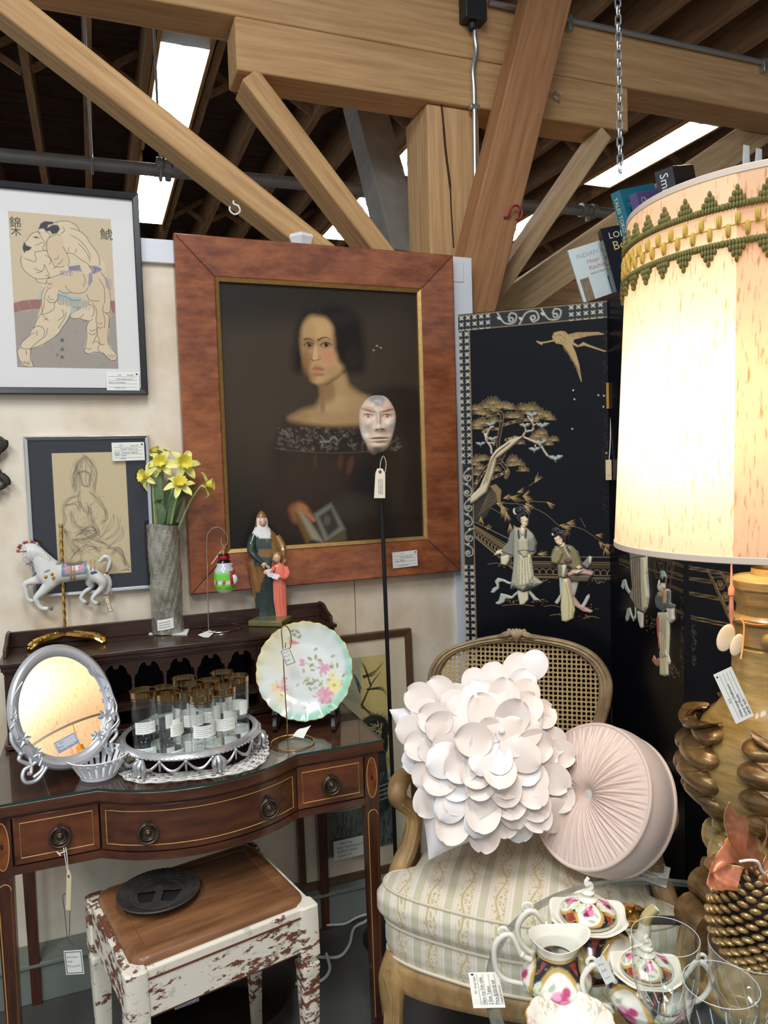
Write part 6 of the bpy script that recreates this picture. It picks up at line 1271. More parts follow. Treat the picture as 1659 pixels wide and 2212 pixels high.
def plate_surface():
 vs = []; cols = []; NR, NA_ = 64,200
 for i in range(NR+1):
  s = i/NR
  for j in range(NA_):
   a = 2*PI*j/NA_; k = 1+(0.018*abs(math.sin(a*9))+0.006*math.sin(a*36))*s**6; r = PR*s*k
   z = -0.020+0.020*max(0,(s-0.55)/0.45)**1.4+(0.002*math.sin(a*18)*s**8)
   x, y = r*math.cos(a), r*math.sin(a); vs.append(Vector((x, y, z)))
   u = (x/(PR*1.06)+1)/2*239; v = (1-y/(PR*1.06))/2*239; c = P.img[int(np.clip(round(v),0,239)), int(np.clip(round(u),0,239))]
   cols.append(tuple(c) if s < 0.985 else srgb(206,176,110))
 fs = [(i*NA_+j, i*NA_+(j+1) % NA_, (i+1)*NA_+(j+1) % NA_, (i+1)*NA_+j) for i in range(NR) for j in range(NA_)]
 mb = MB(); o = mb.add(vs, fs)
 for i, c in enumerate(cols): mb.col[i] = c
 return mb
mb = plate_surface(); o = mb.build('plate', M_pig, t, weld=False); sm = o.modifiers.new('thick', 'SOLIDIFY'); sm.thickness = 0.004; sm.offset = -1
M_stand = mat('dark_stand_wood', srgb(44,30,28),0.4, noise=0.3, nscale=20)
t = thing('plate_stand', 'dark carved wooden easel holding the flowered china plate', 'stand', (0.48,1.9, GZ))
for fx, fy in ((590,1577),(716,1577)):
 f0 = at(fx, fy, z=GZ); bk = Vector((-pn.x, -pn.y, 0)).normalized()
 prof = [(-0.008,0.0),(0.0,0.0),(0.014,0.006),(0.05,0.004),(0.085,0.0),(0.10,0.0),(0.10,0.012),(0.085,0.03),(0.075,0.07),(0.066,0.066),(0.062,0.03),(0.040,0.020),(0.016,0.020),(0.008,0.028),(0.002,0.046),(-0.006,0.052),(-0.014,0.046),(-0.010,0.040),(-0.004,0.034),(-0.008,0.022),(-0.015,0.014),(-0.014,0.005)]
 mb = MB(); mb.prism([f0+bk*a+Vector((0,0, z)) for a, z in prof], pex*0.012); mb.build('bracket', M_stand, t, world=True, smooth=40, bevel=0.0015)
fa, fb = at(590,1577, z=GZ), at(716,1577, z=GZ); bk = Vector((-pn.x, -pn.y, 0)).normalized()
mb = MB(); mb.bar(fa+bk*0.09+Vector((0,0,0.008)), fb+bk*0.09+Vector((0,0,0.008)),0.012,0.012); mb.build('stretcher', M_stand, t, world=True, smooth=0)
# ---- ornament hangers: a wire ring foot, an upright and a hook
M_wire = mat('gold_wire', srgb(206,170,104),0.22, metal=1.0); M_wires = mat('silver_wire', srgb(190,182,172),0.22, metal=1.0)
def hanger(label, zb, ringc, rr, path, D_, m, r=0.0016):
 c = at(*ringc, z=zb+0.002); t = thing('ornament_hanger', label, 'stand', (c.x, c.y, zb))
 mb = MB(); mb.tube([(c.x+rr*math.cos(a), c.y+rr*math.sin(a), zb+0.0022) for a in np.linspace(0,2*PI, 48, endpoint=False)], r*1.25,8, True); mb.build('ring_foot', m, t, world=True)
 pts = [at(x, y, D=D_) for x, y in path]; pts[0].z = zb+0.002
 mb = MB(); mb.tube(smooth_path(pts, 6), r, 8); mb.build('hook_wire', m, t, world=True); return t, c
dd = (at(621,1592, z=GZ)-EYE).dot(_F)
t, c = hanger('gold wire ornament hanger with a ring foot in front of the flowered plate', GZ, (632,1604),0.053,[(621,1592),(620,1560),(615,1480),(611,1400),(608,1362),(613,1352),(620,1354),(627,1366),(629,1388),(624,1405),(617,1402),(617,1388)], dd, M_wire)
ct = thing('price_tag', 'bordered paper tag hanging from the gold wire hook over the plate', 'tag', at(620,1405, D=dd))
M = frame(at(619,1440, D=dd-0.004),(0.90,-0.30,0.33),(-0.3,0.0,0.93)); card('paper', M, 0.026,0.046,[(0.004,0.034,0.005, None, 0.018),(0.004,0.024,0.005, None, 0.018),(0.004,0.012,0.006, '9.00', 0)], ct, seed=12, printed=False, border=True, dot=False)
ct = thing('price_tag', 'curled white paper tag on the ring of the gold wire hanger', 'tag', at(655,1585, z=GZ+0.01))
mb = MB(); q0, q1 = at(632,1590, D=dd-0.01), at(656,1595, D=dd-0.02); q2, q3 = at(672,1567, D=dd), at(655,1573, D=dd+0.0)
mb.grid(lambda u, v: (q0.lerp(q1, u)).lerp(q3.lerp(q2, u), v)+Vector((0,0,0.006*math.sin(PI*v)*(1-u*.5))),6,8); mb.build('paper', CARD, ct, world=True)
# ---- things on the gallery top
TOPG = HZ1+0.0042
t, c = hanger('silver wire ornament hanger with the glass snowman, on the desk gallery', TOPG, (476,1357),0.058,[(451,1364),(450,1330),(448,1240),(447,1170),(451,1150),(462,1140),(478,1141),(490,1155),(491,1172),(484,1180),(478,1172),(478,1162),(482,1158)],(at(451,1364, z=TOPG)-EYE).dot(_F), M_wires)
ct = thing('price_tag', 'white paper tag lying at the ring of the silver wire hanger', 'tag', at(447,1368, z=TOPG))
mb = MB(); qs = [at(x, y, z=TOPG+zz) for x, y, zz in ((427,1371,.006),(451,1377,.001),(467,1362,.003),(453,1361,.006))]; mb.grid(lambda u, v: qs[0].lerp(qs[1], u).lerp(qs[3].lerp(qs[2], u), v)+Vector((0,0,-0.003*math.sin(PI*u))),6,4); mb.build('paper', CARD, ct, world=True)
sd = (at(451,1364, z=TOPG)-EYE).dot(_F); sp = at(485,1240, D=sd); px_ = sd/FPX
t = thing('snowman_ornament', 'shiny glass snowman with black top hat, green sweater and striped scarf on the wire hook', 'ornament', sp)
def sl(zx, zy): return (at(420+zx/6.9125,1090+zy/6.9125, D=sd)-sp)
def lz(zy): return sl(450, zy).z
kx = px_/6.9125
SNW, SNG, SNR, SNB = srgb(232,232,228), srgb(112,200,50), srgb(176,30,40), srgb(24,24,28)
prof = [(2,1335),(60,1325),(115,1290),(145,1240),(158,1200),(160,1150),(162,1100),(158,1030),(140,960),(118,930),(108,900),(100,870),(84,850)]
mb = MB(); n_ = 40; o0 = 0
for i, (r, zy) in enumerate(prof):
 for j in range(n_):
  a = 2*PI*j/n_; col = SNW if zy > 1240 else (SNG if zy > 1185 else ((SNR if int(a/(2*PI)*16) % 2 else SNW) if zy > 1140 else (SNG if (zy > 960 and math.cos(a+2.2) > 0.1) else srgb(196,200,206))))
  mb.col[len(mb.v)] = col; mb.v.append((r*kx*math.cos(a), r*kx*math.sin(a), lz(zy)))
for i in range(len(prof)-1):
 for j in range(n_): mb.f.append((i*n_+j, i*n_+(j+1) % n_, (i+1)*n_+(j+1) % n_, (i+1)*n_+j)); mb.mi.append(0)
mb.ell(sl(570,1110)+Vector((0,-0.01,0)),(0.013,0.010,0.016),14,9, color=SNW); mb.ell(sl(545,890)+Vector((0,-0.004,0)),(0.006,0.004,0.0035),10,7, color=srgb(220,160,110)); mb.ell(sl(490,880)+Vector((0,-0.012,0)),0.0022,8,5, color=SNB); mb.ell(sl(410,1060)+Vector((0,-0.012,0)),(0.011,0.010,0.014),14,9, color=SNG); mb.ell(sl(450,1110)+Vector((0,-0.017,0)),(0.006,0.005,0.007),10,7, color=SNW)
mb.build('body', M_pig, t, weld=False)
mb = MB(); mb.lathe([(98*kx, lz(865)),(104*kx, lz(850)),(98*kx, lz(835)),(72*kx, lz(830)),(78*kx, lz(820)),(80*kx, lz(735)),(66*kx, lz(728)),(0, lz(726))],32); mb.build('hat', mat('black_gloss', SNB, 0.15, coat=0.6), t)
mb = MB(); mb.lathe([(80*kx, lz(818)),(83*kx, lz(810)),(83*kx, lz(765)),(80*kx, lz(760))],32); mb.build('hat_band', mat('red_foil', SNR, 0.25, metal=0.6), t)
mb = MB(); sc = [sl(430,985)+Vector((0,-0.013,0)), sl(500,1000)+Vector((0,-0.019,0)), sl(560,1010)+Vector((0,-0.014,0)), sl(575,980)+Vector((0,0,0))]; mb.tube(smooth_path(sc, 5),0.0055,8); mb.tube(smooth_path([sl(520,1010)+Vector((0,-0.019,0)), sl(535,1100)+Vector((0,-0.021,0)), sl(545,1180)+Vector((0,-0.017,0))],4),0.005,8); mb.build('scarf', mat('red_scarf', srgb(190,60,56),0.35, noise=0.7, nscale=90), t)
mb = MB(); mb.lathe([(34*kx, lz(726)),(34*kx, lz(672)),(24*kx, lz(668)),(0, lz(667))],20); mb.tube([sl(440+20*math.cos(a),655-20*math.sin(a)) for a in np.linspace(0,2*PI, 14, endpoint=False)],0.0008,5, True); mb.build('cap', M_wire, t)
mb = MB(); qs = [sl(455,640), sl(440,632), sl(245,895), sl(262,890)]; mb.add([q+Vector((0,.004,0)) for q in qs],[(0,1,2,3)]); mb.build('paper_tag', MANILA, t, smooth=0)
# ================================================================== things on the gallery and the mask
# ---- carousel horse
base = at(142,1384, z=TOPG); HYp = base.y
t = thing('carousel_horse', 'white carousel horse figurine with blue saddle blanket on a twisted brass pole and stand', 'figurine', (base.x, base.y, TOPG))
O_ = Vector(t.location)
def hz(zx, zy, dy=0.0): dy = float(dy); p = at(zx/3.457,1080+zy/3.457, Y=HYp); return Vector((p.x-O_.x, dy, p.z-O_.z))
ks = (hz(1000,500)-hz(0,500)).length/1000
M_horse = mat('glazed_grey_white', srgb(222,220,214),0.4, noise=0.1, nscale=30)
pts = []; ed = []
def chain(lst, start=None):
 prev = start
 for (zx, zy, r, dy) in lst:
  r = r if isinstance(r, tuple) else (r, r); pts.append((hz(zx, zy, dy*ks),(r[0]*ks*1.22, r[1]*ks*1.22))); i = len(pts)-1
  if prev is not None: ed.append((prev, i))
  prev = i
 return prev
mid = chain([(560,545,64,0)])
chest = chain([(450,550,76,0),(360,545,76,0)], mid)
croup = chain([(650,525,68,0),(715,515,60,0)], mid)
nk = chain([(320,470,66,0),(270,400,58,0),(215,365,44,0)], chest); chain([(190,410,36,0),(215,460,26,0),(240,490,19,0)], nk)
chain([(310,590,40,30),(240,612,28,34),(180,628,23,36),(190,690,17,36),(205,745,14,36),(225,760,16,36),(255,762,17,36)], chest)
chain([(365,630,42,-34),(310,690,28,-36),(268,725,23,-36),(285,770,16,-36),(305,800,15,-36),(335,808,16,-36),(370,806,18,-36)], chest)
chain([(690,590,44,30),(665,635,30,34),(690,650,20,34),(625,695,16,34),(602,735,14,34),(622,765,15,34),(645,772,17,34)], croup)
chain([(745,580,50,-34),(775,625,32,-36),(755,660,22,-36),(705,705,17,-36),(685,740,15,-36),(708,765,16,-36),(732,768,18,-36)], croup)
body = skin('body', pts, ed, M_horse, t, sub=2)
mb = MB()
for (x0, y0), dy in (((268,762),36),((388,804),-36),((655,772),34),((742,768),-36)):
 mb = MB(); mb.ell(hz(x0-4, y0, dy*ks),(15*ks, 17*ks, 18*ks),12,8); mb.build('hoof', mat('grey_hoof', srgb(120,118,116),0.4), t)
rm = random.Random(2)
for k in range(16):
 mb = MB(); s = k/15; x0, y0 = 190+150*s, 330-18*math.sin(PI*s)+60*s*s; mb.tube(smooth_path([hz(x0, y0+4,-8*ks), hz(x0+22, y0+40,-50*ks), hz(x0+20+rm.uniform(-6,20), y0+90,-56*ks), hz(x0+36+rm.uniform(-10,22), y0+130+20*s, -44*ks)],4), interp([7*ks, 13*ks, 11*ks, 3*ks],13),7); mb.build('mane_lock', M_horse, t)
for k in range(7):
 mb = MB(); o_ = (k-3)*6; mb.tube(smooth_path([hz(742,460,0), hz(785,432+o_*.6, o_*ks), hz(822,455+o_*.5, o_*ks), hz(815+o_*.5,510, o_*ks), hz(795,545,0)],5), interp([14*ks, 17*ks, 15*ks, 12*ks, 8*ks],21),7)
 mb.tube(smooth_path([hz(795,545,0), hz(790+o_*1.4,590, o_*ks), hz(795+o_*1.6,640, o_*ks), hz(788+o_*.8,705, o_*ks*.5)],5), interp([8*ks, 15*ks, 13*ks, 3*ks],16),7); mb.build('tail_lock', M_horse, t)
mb = MB(); mb.tube([hz(795,538), hz(795,552)],14*ks, 12); mb.build('tail_band', mat('red_glaze', srgb(170,40,44),0.3), t)
for x0, dy in ((132,12),(168,-16)):
 mb = MB(); mb.tube([hz(x0+22,372, dy*ks), hz(x0+10,345, dy*ks), hz(x0-4,318+dy*.3, dy*ks)],[12*ks, 9*ks, 1*ks],8); mb.build('ear', M_horse, t)
cols = [srgb(196,60,56), srgb(232,180,80), srgb(70,76,168)]
for k in range(12):
 a = PI*(1.02-0.80*k/11); mb = MB(); mb.ell(hz(222+88*math.cos(a),378-66*math.sin(a),-6*ks),(13*ks, 16*ks, 12*ks),10,7); mb.build('mane_braid', mat('braid_glaze_%s' % ('red', 'yellow', 'blue')[k % 3], cols[k % 3],0.35), t)
M_blue = mat('slate_blue_glaze', srgb(104,138,152),0.35); M_strap = mat('tan_strap', srgb(160,126,86),0.4); M_bel = mat('gold_bell', srgb(206,160,70),0.25, metal=0.9); M_slate = mat('grey_blue_harness', srgb(140,156,164),0.4)
def shell(name, x0, x1, a0, a1, m, grow=1.06, nx=14, na=14, pat=None, part=None):
 mb = MB()
 def f(u, v):
  x = x0+(x1-x0)*u; cy = np.interp(x, [360,450,560,650,715],[545,550,545,525,515]); r = np.interp(x, [360,450,560,650,715],[80,78,66,68,62])*grow; a = a0+(a1-a0)*v
  return hz(x, cy-r*math.cos(a),-r*ks*math.sin(a)*1.0)
 for i in range(nx):
  for j in range(na):
   q = [f(i/nx, j/na), f((i+1)/nx, j/na), f((i+1)/nx, (j+1)/na), f(i/nx, (j+1)/na)]; o = mb.add(q, [(0,1,2,3)])
   if pat:
    for z in range(4): mb.col[o+z] = pat(i, j)
 return mb.build(name, m, part or t, weld=pat is None, smooth=60)
shell('blanket_edge', 462,646,0.0,1.72, M_blue, 1.07)
def chk(i, j):
 k = (i//2+j//2) % 3; return srgb(222,176,176) if (i+j) % 2 == 0 else (srgb(120,84,130) if k else srgb(190,110,120))
shell('saddle_blanket', 482,630,0.45,1.55, M_pigm, 1.09,14,14, chk)
shell('saddle', 500,620,-0.3,0.62, mat('grey_saddle', srgb(112,108,106),0.4),1.16)
for x0 in (525,550): shell('saddle_strap', x0, x0+14,0.3,2.4, M_strap, 1.13,3)
for x0 in (672,735): shell('crupper_strap', min(x0,702), min(x0,702)+10,-0.2,1.5, M_strap, 1.08,3)
mb = MB(); mb.ell(hz(700,536,-66*ks),(26*ks, 10*ks, 15*ks),12,8); mb.build('saddle_roll', mat('blue_roll', srgb(66,84,120),0.35), t)
mb = MB(); mb.tube(smooth_path([hz(262,520,-20*ks), hz(300,540,-58*ks), hz(370,520,-74*ks), hz(440,470,-40*ks), hz(448,462,0)],6),17*ks, 8, flat=0.5); mb.build('collar', M_slate, t)
for x0, y0 in ((346,565),(392,545),(402,572)): mb = MB(); mb.ell(hz(x0, y0,-78*ks),14*ks, 12,8); mb.build('bell', M_bel, t)
for ln in ([(138,386),(180,380),(225,378)],[(225,378),(245,440),(262,490)],[(196,478),(215,470),(245,458)],[(225,378),(262,395),(285,420)]): mb = MB(); mb.tube(smooth_path([hz(x, y, -44*ks) for x, y in ln],4),4*ks, 6); mb.build('bridle_strap', mat('brown_bridle', srgb(110,84,80),0.4), t)
mb = MB(); mb.ell(hz(225,378,-46*ks),13*ks, 10,7); mb.build('rosette', mat('red_rosette', srgb(190,40,50),0.3), t)
mb = MB(); mb.ell(hz(196,424,-34*ks),(6*ks, 4*ks, 5*ks),8,6); mb.build('eye', mat('dark_eye', srgb(24,22,22),0.2), t)
M_brs = mat('polished_brass', srgb(212,172,92),0.22, metal=1.0, bump=0.25, bscale=70)
mb = MB(); pt, pb_ = hz(455,200), hz(485,985)
n_ = 90; vs = []; fs = []; m_ = 10
for i in range(n_+1):
 c = pt.lerp(pb_, i/n_)
 for j in range(m_): a = 2*PI*j/m_; r = 13*ks*(1+0.16*math.cos(2*(a-i*0.42))); vs.append(c+Vector((r*math.cos(a), r*math.sin(a),0)))
for i in range(n_):
 for j in range(m_): fs.append((i*m_+j, i*m_+(j+1) % m_, (i+1)*m_+(j+1) % m_, (i+1)*m_+j))
mb.add(vs, fs); mb.ell(pt+Vector((0,0,6*ks)),(17*ks, 17*ks, 15*ks),12,8); mb.build('pole', M_brs, t)
def floorpt(px_, py_): p = at(px_, py_, z=TOPG+0.004); return Vector((p.x-O_.x, p.y-O_.y, 0.004))
cz = hz(485,985); cz.y = 0
mb = MB(); mb.ell(cz+Vector((0,0,-4*ks)),(62*ks, 62*ks, 26*ks),16,8); mb.lathe([(60*ks, cz.z-22*ks),(42*ks, cz.z-8*ks),(20*ks, cz.z+2*ks)],20); mb.build('stand_boss', M_brs, t)
for q in ((62,1403),(226,1387),(66,1384),(212,1370)):
 f = floorpt(*q); hi = Vector((f.x*.45, f.y*.45, cz.z-16*ks)); mb = MB(); path = smooth_path([cz+Vector((0,0,-12*ks)), hi, Vector((f.x*.8, f.y*.8,0.016)), f],6)
 mb.tube(path, interp([30*ks, 30*ks, 22*ks, 14*ks], len(path)),8, flat=2.0)
 for k in list(range(2, len(path)-1))*2: mb.ell(path[k]+Vector((rm.uniform(-.004,.004), rm.uniform(-.006,.006),20*ks)),15*ks, 7,5)
 mb.ell(f+Vector((0,0,0.003)),(18*ks, 18*ks, 16*ks),9,6); mb.build('stand_leg', M_brs, t)
ct = thing('price_tag', 'small cream tag hanging from the tail of the white carousel horse', 'tag', O_+hz(828,700))
M = frame(O_+hz(810,838,-.02),(0.97,-0.1,0.22),(-0.2,0,1)); card('paper', M, 0.013,0.048,[(0.003,0.012,0.005, None, 0.008),(0.003,0.024,0.005, None, 0.008)], ct, MANILA, seed=14, printed=False, border=True, dot=False)
mb = MB(); mb.tube([O_+hz(800,640,-.02), O_+hz(830,690,-.02)],0.0006,5); mb.build('string', STRING, ct, world=True)
# ---- bark vase on its card, daffodils
vb = at(364,1366, z=TOPG+0.002)
mb = MB(); q = [at(x, y, z=TOPG) for x, y in ((321,1371),(404,1372),(409,1359),(335,1356))]; mb.prism(q, (0,0,0.0022)); o = mb.build('white_card', mat('white_card', srgb(232,230,222),0.7), None, smooth=0); tag(o, 'square of white card under the tall bark textured vase', 'card')
VH = at(347,1132, D=(vb-EYE).dot(_F)).z-vb.z; VR = 0.0435
t = thing('bark_vase', 'tall cylindrical silvery grey vase with a bark like surface', 'vase', (vb.x, vb.y+0.01, TOPG+0.0024))
M_bark = mat('bark_glaze', srgb(178,174,160),0.18, metal=0.35, col2=srgb(116,112,98), nscale=14, noise=0.4, bump=1.0, bscale=55, coat=0.5)
rn = np.random.RandomState(3); ph = rn.rand(12)*6.28
def vr(a, z): return VR*(1+0.02*math.sin(3*a+z*30+ph[0])+0.018*math.sin(5*a-z*55+ph[1])+0.016*math.sin(9*a+z*80+ph[2])+0.012*math.sin(16*a-z*120+ph[3])+0.010*math.sin(23*a+z*190+ph[5]))
mb = MB(); mb.grid(lambda u, v: ((vr(2*PI*u, v*VH)*math.cos(2*PI*u)), vr(2*PI*u, v*VH)*math.sin(2*PI*u), v*(VH+0.004*math.sin(4*PI*u))),90,90, wrap_u=True)
mb.lathe([(0,0),(VR*.98,0)],60); mb.lathe([(VR-0.006, VH*.5),(VR-0.006, VH-0.002),(VR-0.002, VH+0.001)],60); mb.build('body', M_bark, t)
fa = math.atan2(-vb.y, -vb.x)-0.15; mb = MB(); Rl = VR*1.07
mb.grid(lambda u, v: (Rl*math.cos(fa-.5+u), Rl*math.sin(fa-.5+u),0.012+0.030*v+0.006*u),10,1); mb.cur = 1
for k in range(3): mb.grid(lambda u, v: ((Rl+.0005)*math.cos(fa-.4+.7*u),(Rl+.0005)*math.sin(fa-.4+.7*u),0.019+0.007*k+0.005*u+0.0012*v+0.0012*math.sin(u*60+k)),40,1)
mb.build('price_label', [CARD, INK], t)
mouth = Vector((vb.x, vb.y+0.01, vb.z+VH))
M_pet = mat('pale_yellow_petal', srgb(240,236,140),0.6, noise=0.15, nscale=40); M_cor = mat('yellow_trumpet', srgb(236,222,90),0.55, noise=0.15, nscale=40); M_stem = mat('green_stem', srgb(138,160,92),0.55); M_leaf = mat('green_leaf', srgb(92,116,74),0.55, noise=0.3, nscale=14, stretch=(8,8,1))
def daffodil(px_, dD, face, s, label, spot, leafpts=None):
 c = at(*px_, D=(vb-EYE).dot(_F)+dD); z = Vector(face).normalized(); x = z.orthogonal().normalized(); M = frame(c, x, z.cross(x))
 t = thing('daffodil', label, 'flower', M=M, group='daffodils in the bark vase')
 for k in range(6):
  a = 2*PI*k/6+0.3; wv = s*(0.50 if k % 2 else 0.42); mb = MB(); ca, sa = math.cos(a), math.sin(a)
  def f(u, v):
   r = s*(0.12+0.95*v); w = wv*math.sin(PI*min(1,0.12+v*0.86))**0.7*(u-.5); h = s*(0.10+0.18*math.sin(v*2.2)-0.25*v*v)+0.35*abs(w)+0.05*s*math.sin(7*v+k); return (r*ca-w*sa, r*sa+w*ca, h)
  mb.grid(f, 6,9); mb.build('petal', M_pet, t)
 mb = MB(); mb.lathe([(s*.12, s*.12),(s*.24, s*.3),(s*.30, s*.5),(s*.40, s*.66),(s*.45, s*.70)],36, fn=lambda a, i, z: 1+(0.10*math.sin(9*a)*(i/4)**2))
 mb.lathe([(0, s*.14),(s*.14, s*.16)],16); mb.build('trumpet', M_cor, t)
 sp_ = mouth+Vector((spot[0], spot[1],-0.06)); nk = c-z*s*.25+Vector((0,0,-s*.1))
 mb = MB(); mb.tube(smooth_path([c+z*s*.12, nk, nk.lerp(sp_, .35)+Vector((0,0,.012)), nk.lerp(sp_, .75), sp_],5),0.0034,7); mb.build('stem', M_stem, t, world=True)
 if leafpts:
  pp = smooth_path([mouth+Vector((spot[0]*.8, spot[1]*.8,-0.05))]+[at(x_, y_, D=(vb-EYE).dot(_F)+dd_) for x_, y_, dd_ in leafpts],6); ws = interp([0.004,0.010,0.012,0.009,0.002], len(pp)); vs = []; fs = []; sd = _R
  for i, p in enumerate(pp):
   vs += [p-sd*ws[i], p+Vector((0,-.003,0)), p+sd*ws[i]]
   if i: fs += [(3*i-3,3*i, 3*i+1,3*i-2),(3*i-2,3*i+1,3*i+2,3*i-1)]
  mb = MB(); mb.add(vs, fs); mb.build('leaf', M_leaf, t, world=True)
daffodil((350,1003),0.0,(-0.3,-1,0.45),0.042, 'pale yellow daffodil at the upper left of the bunch', (-0.012,0.0),[(345,1090,-.02),(343,1050,-.02),(346,1020,-.01)])
daffodil((396,1005),-0.03,(0.12,-1,0.35),0.046, 'large pale yellow daffodil facing forward at the upper right of the bunch', (0.0,0.012),[(372,1085,-.01),(385,1050,.0),(400,1020,.03)])
daffodil((388,1052),-0.05,(0.0,-1,0.9),0.042, 'deeper yellow daffodil in the middle below the large one', (0.006,-0.01),[(372,1100,-.03),(392,1060,-.03),(398,1045,-.02)])
daffodil((322,1030),-0.01,(-0.9,-0.5,0.2),0.040, 'daffodil turned to the left at the left side of the bunch', (-0.02,-0.005),[(350,1110,-.03),(340,1085,-.03),(352,1078,-.05)])
daffodil((440,1048),-0.02,(1,-0.35,0.1),0.040, 'daffodil turned right, over the frame of the portrait', (0.018,0.004),[(385,1090,.0),(405,1060,.02),(425,1045,.02)])
daffodil((340,985),0.05,(-0.4,0.2,1),0.036, 'daffodil at the back of the bunch showing only petal tips', (-0.004,0.018),[(352,1090,.02),(362,1060,.02),(368,1030,.02)])
# ---- statuette of a veiled woman and a girl with a book
sb = at(583,1340, z=TOPG); SY = sb.y; t = thing('statuette', 'glazed statuette of a veiled woman in brown cloak teaching a girl in coral dress', 'statuette', (sb.x, SY, TOPG)); O_ = Vector(t.location)
def sz(zx, zy, dy=0.0): dy = float(dy); p = at(420+zx/6.9125,1090+zy/6.9125, Y=SY); return Vector((p.x-O_.x, dy, p.z-O_.z))
kq = (sz(1000,900)-sz(0,900)).length/1000
BRN, GRD, WHT, COR, FCE, GLD = srgb(140,100,52), srgb(52,66,62), srgb(232,230,226), srgb(238,128,104), srgb(222,176,142), srgb(176,140,80)
def loft(rows, colf, dscale, folds, yoff=0.0, nv=70, nu=56):
 mb = MB(); ys = [r[0] for r in rows]
 for i in range(nv+1):
  zy = ys[0]+(ys[-1]-ys[0])*i/nv; xl = np.interp(zy, ys, [r[1] for r in rows]); xr = np.interp(zy, ys, [r[2] for r in rows]); ds = np.interp(zy, ys, [r[3] if len(r) > 3 else dscale for r in rows])
  for j in range(nu):
   a = 2*PI*j/nu; hw = (xr-xl)/2; fd = 1+folds(zy)*(0.05*math.sin(a*11+zy*.004)+0.035*math.sin(a*17+1.0)); x = (xl+xr)/2+hw*math.cos(a)*fd; d_ = -hw*ds*math.sin(a)*fd
   p = sz(x, zy, (d_)*kq+yoff); mb.col[len(mb.v)] = colf(x, zy, d_ < 0); mb.v.append(tuple(p))
 for i in range(nv):
  for j in range(nu): mb.f.append((i*nu+j, i*nu+(j+1) % nu, (i+1)*nu+(j+1) % nu, (i+1)*nu+j)); mb.mi.append(0)
 mb.f.append(tuple(range(nu))); mb.mi.append(0); return mb
def wcol(x, y, front):
 if not front: return BRN
 if y < 200: return BRN
 if y < 345: return WHT if 925 < x < 1092 else BRN
 if y < 490 and x < 1120 and y < 400+ (x-860)*.7 + 30: return WHT
 if x > 1130 and y < 900: return BRN
 if 640 < y < 900 and x < 1130: return BRN if (y > 660 and x > 930 and y < 760) or x < 880 and y > 800 else GRD
 if y >= 900 and (x < 960+max(0,(1250-y))*.25 and y < 1300 or x < 905): return BRN
 return GRD
mb = loft([(95,985,1015,.8),(125,955,1050,.9),(170,928,1078,.9),(240,915,1095,.85),(330,905,1105,.8),(385,880,1160,.6),(450,845,1230,.5),(560,825,1285,.5),(650,840,1315,.5),(760,850,1325,.5),(880,800,1330,.5),(1000,830,1340,.5),(1150,850,1345,.5),(1400,905,1340,.5),(1600,930,1330,.52),(1700,920,1335,.55)], wcol, .55, lambda y: max(0, min(1,(y-560)/300)))
mb.ell(sz(1003,258,-66*kq),(58*kq, 46*kq, 72*kq),18,12, color=FCE); mb.ell(sz(1003,275,-112*kq),(11*kq, 12*kq, 18*kq),8,6, color=FCE); mb.ell(sz(1005,312,-98*kq),(15*kq, 6*kq, 5*kq),8,5, color=srgb(186,100,84))
for s_ in (-1,1): mb.ell(sz(1003+s_*26,252,-106*kq),(13*kq, 5*kq, 5*kq),8,5, color=srgb(84,60,50))
mb.tube(smooth_path([sz(880,480,-20*kq), sz(840,580,-60*kq), sz(830,690,-90*kq), sz(900,780,-150*kq), sz(980,850,-185*kq)],5), interp([62*kq, 66*kq, 60*kq, 46*kq, 36*kq],21),12, color=GRD)
mb.ell(sz(1000,875,-195*kq),(48*kq, 26*kq, 36*kq),12,8, color=FCE)
for k in range(4): mb.tube([sz(1015+k*12,880+k*4,-200*kq), sz(1050+k*10,920-k*4,-205*kq), sz(1062+k*8,945-k*8,-200*kq)],[11*kq, 10*kq, 7*kq],7, color=FCE)
mb.tube([sz(985,900,-205*kq), sz(1000,930,-212*kq)],[11*kq, 7*kq],7, color=FCE)
mb.tube(smooth_path([sz(1230,480,0), sz(1290,600,-60*kq), sz(1300,700,-110*kq), sz(1300,790,-130*kq)],5), interp([60*kq, 62*kq, 48*kq, 30*kq],16),10, color=BRN); mb.ell(sz(1310,815,-130*kq),(26*kq, 20*kq, 44*kq),10,7, color=FCE)
mb.build('woman_figure', M_pig, t, weld=False)
def gcol(x, y, front): return COR
mb = loft([(868,1180,1290,.7),(900,1150,1320,.6),(960,1130,1340,.6),(1050,1140,1345,.65),(1100,1140,1320,.7),(1180,1140,1330,.7),(1400,1155,1340,.65),(1600,1185,1345,.62),(1690,1190,1345,.62)], gcol, .6, lambda y: max(0, min(1,(y-1050)/150)), yoff=-150*kq, nv=50, nu=44)
mb.tube([sz(1235,880,-150*kq), sz(1215,820,-155*kq)],[30*kq, 28*kq],10, color=FCE); mb.ell(sz(1195,780,-165*kq),(62*kq, 58*kq, 76*kq),16,11, color=FCE); mb.ell(sz(1140,805,-175*kq),(10*kq, 10*kq, 12*kq),8,6, color=FCE)
for s_ in (0,1): mb.ell(sz(1160+s_*34,785,-212*kq+s_*-8*kq),(9*kq, 4*kq, 4*kq),7,5, color=srgb(80,56,46))
mb.ell(sz(1168,828,-208*kq),(11*kq, 5*kq, 4*kq),7,5, color=srgb(190,90,80))
mb.ell(sz(1212,752,-140*kq),(74*kq, 66*kq, 72*kq),16,11, color=srgb(150,110,60))
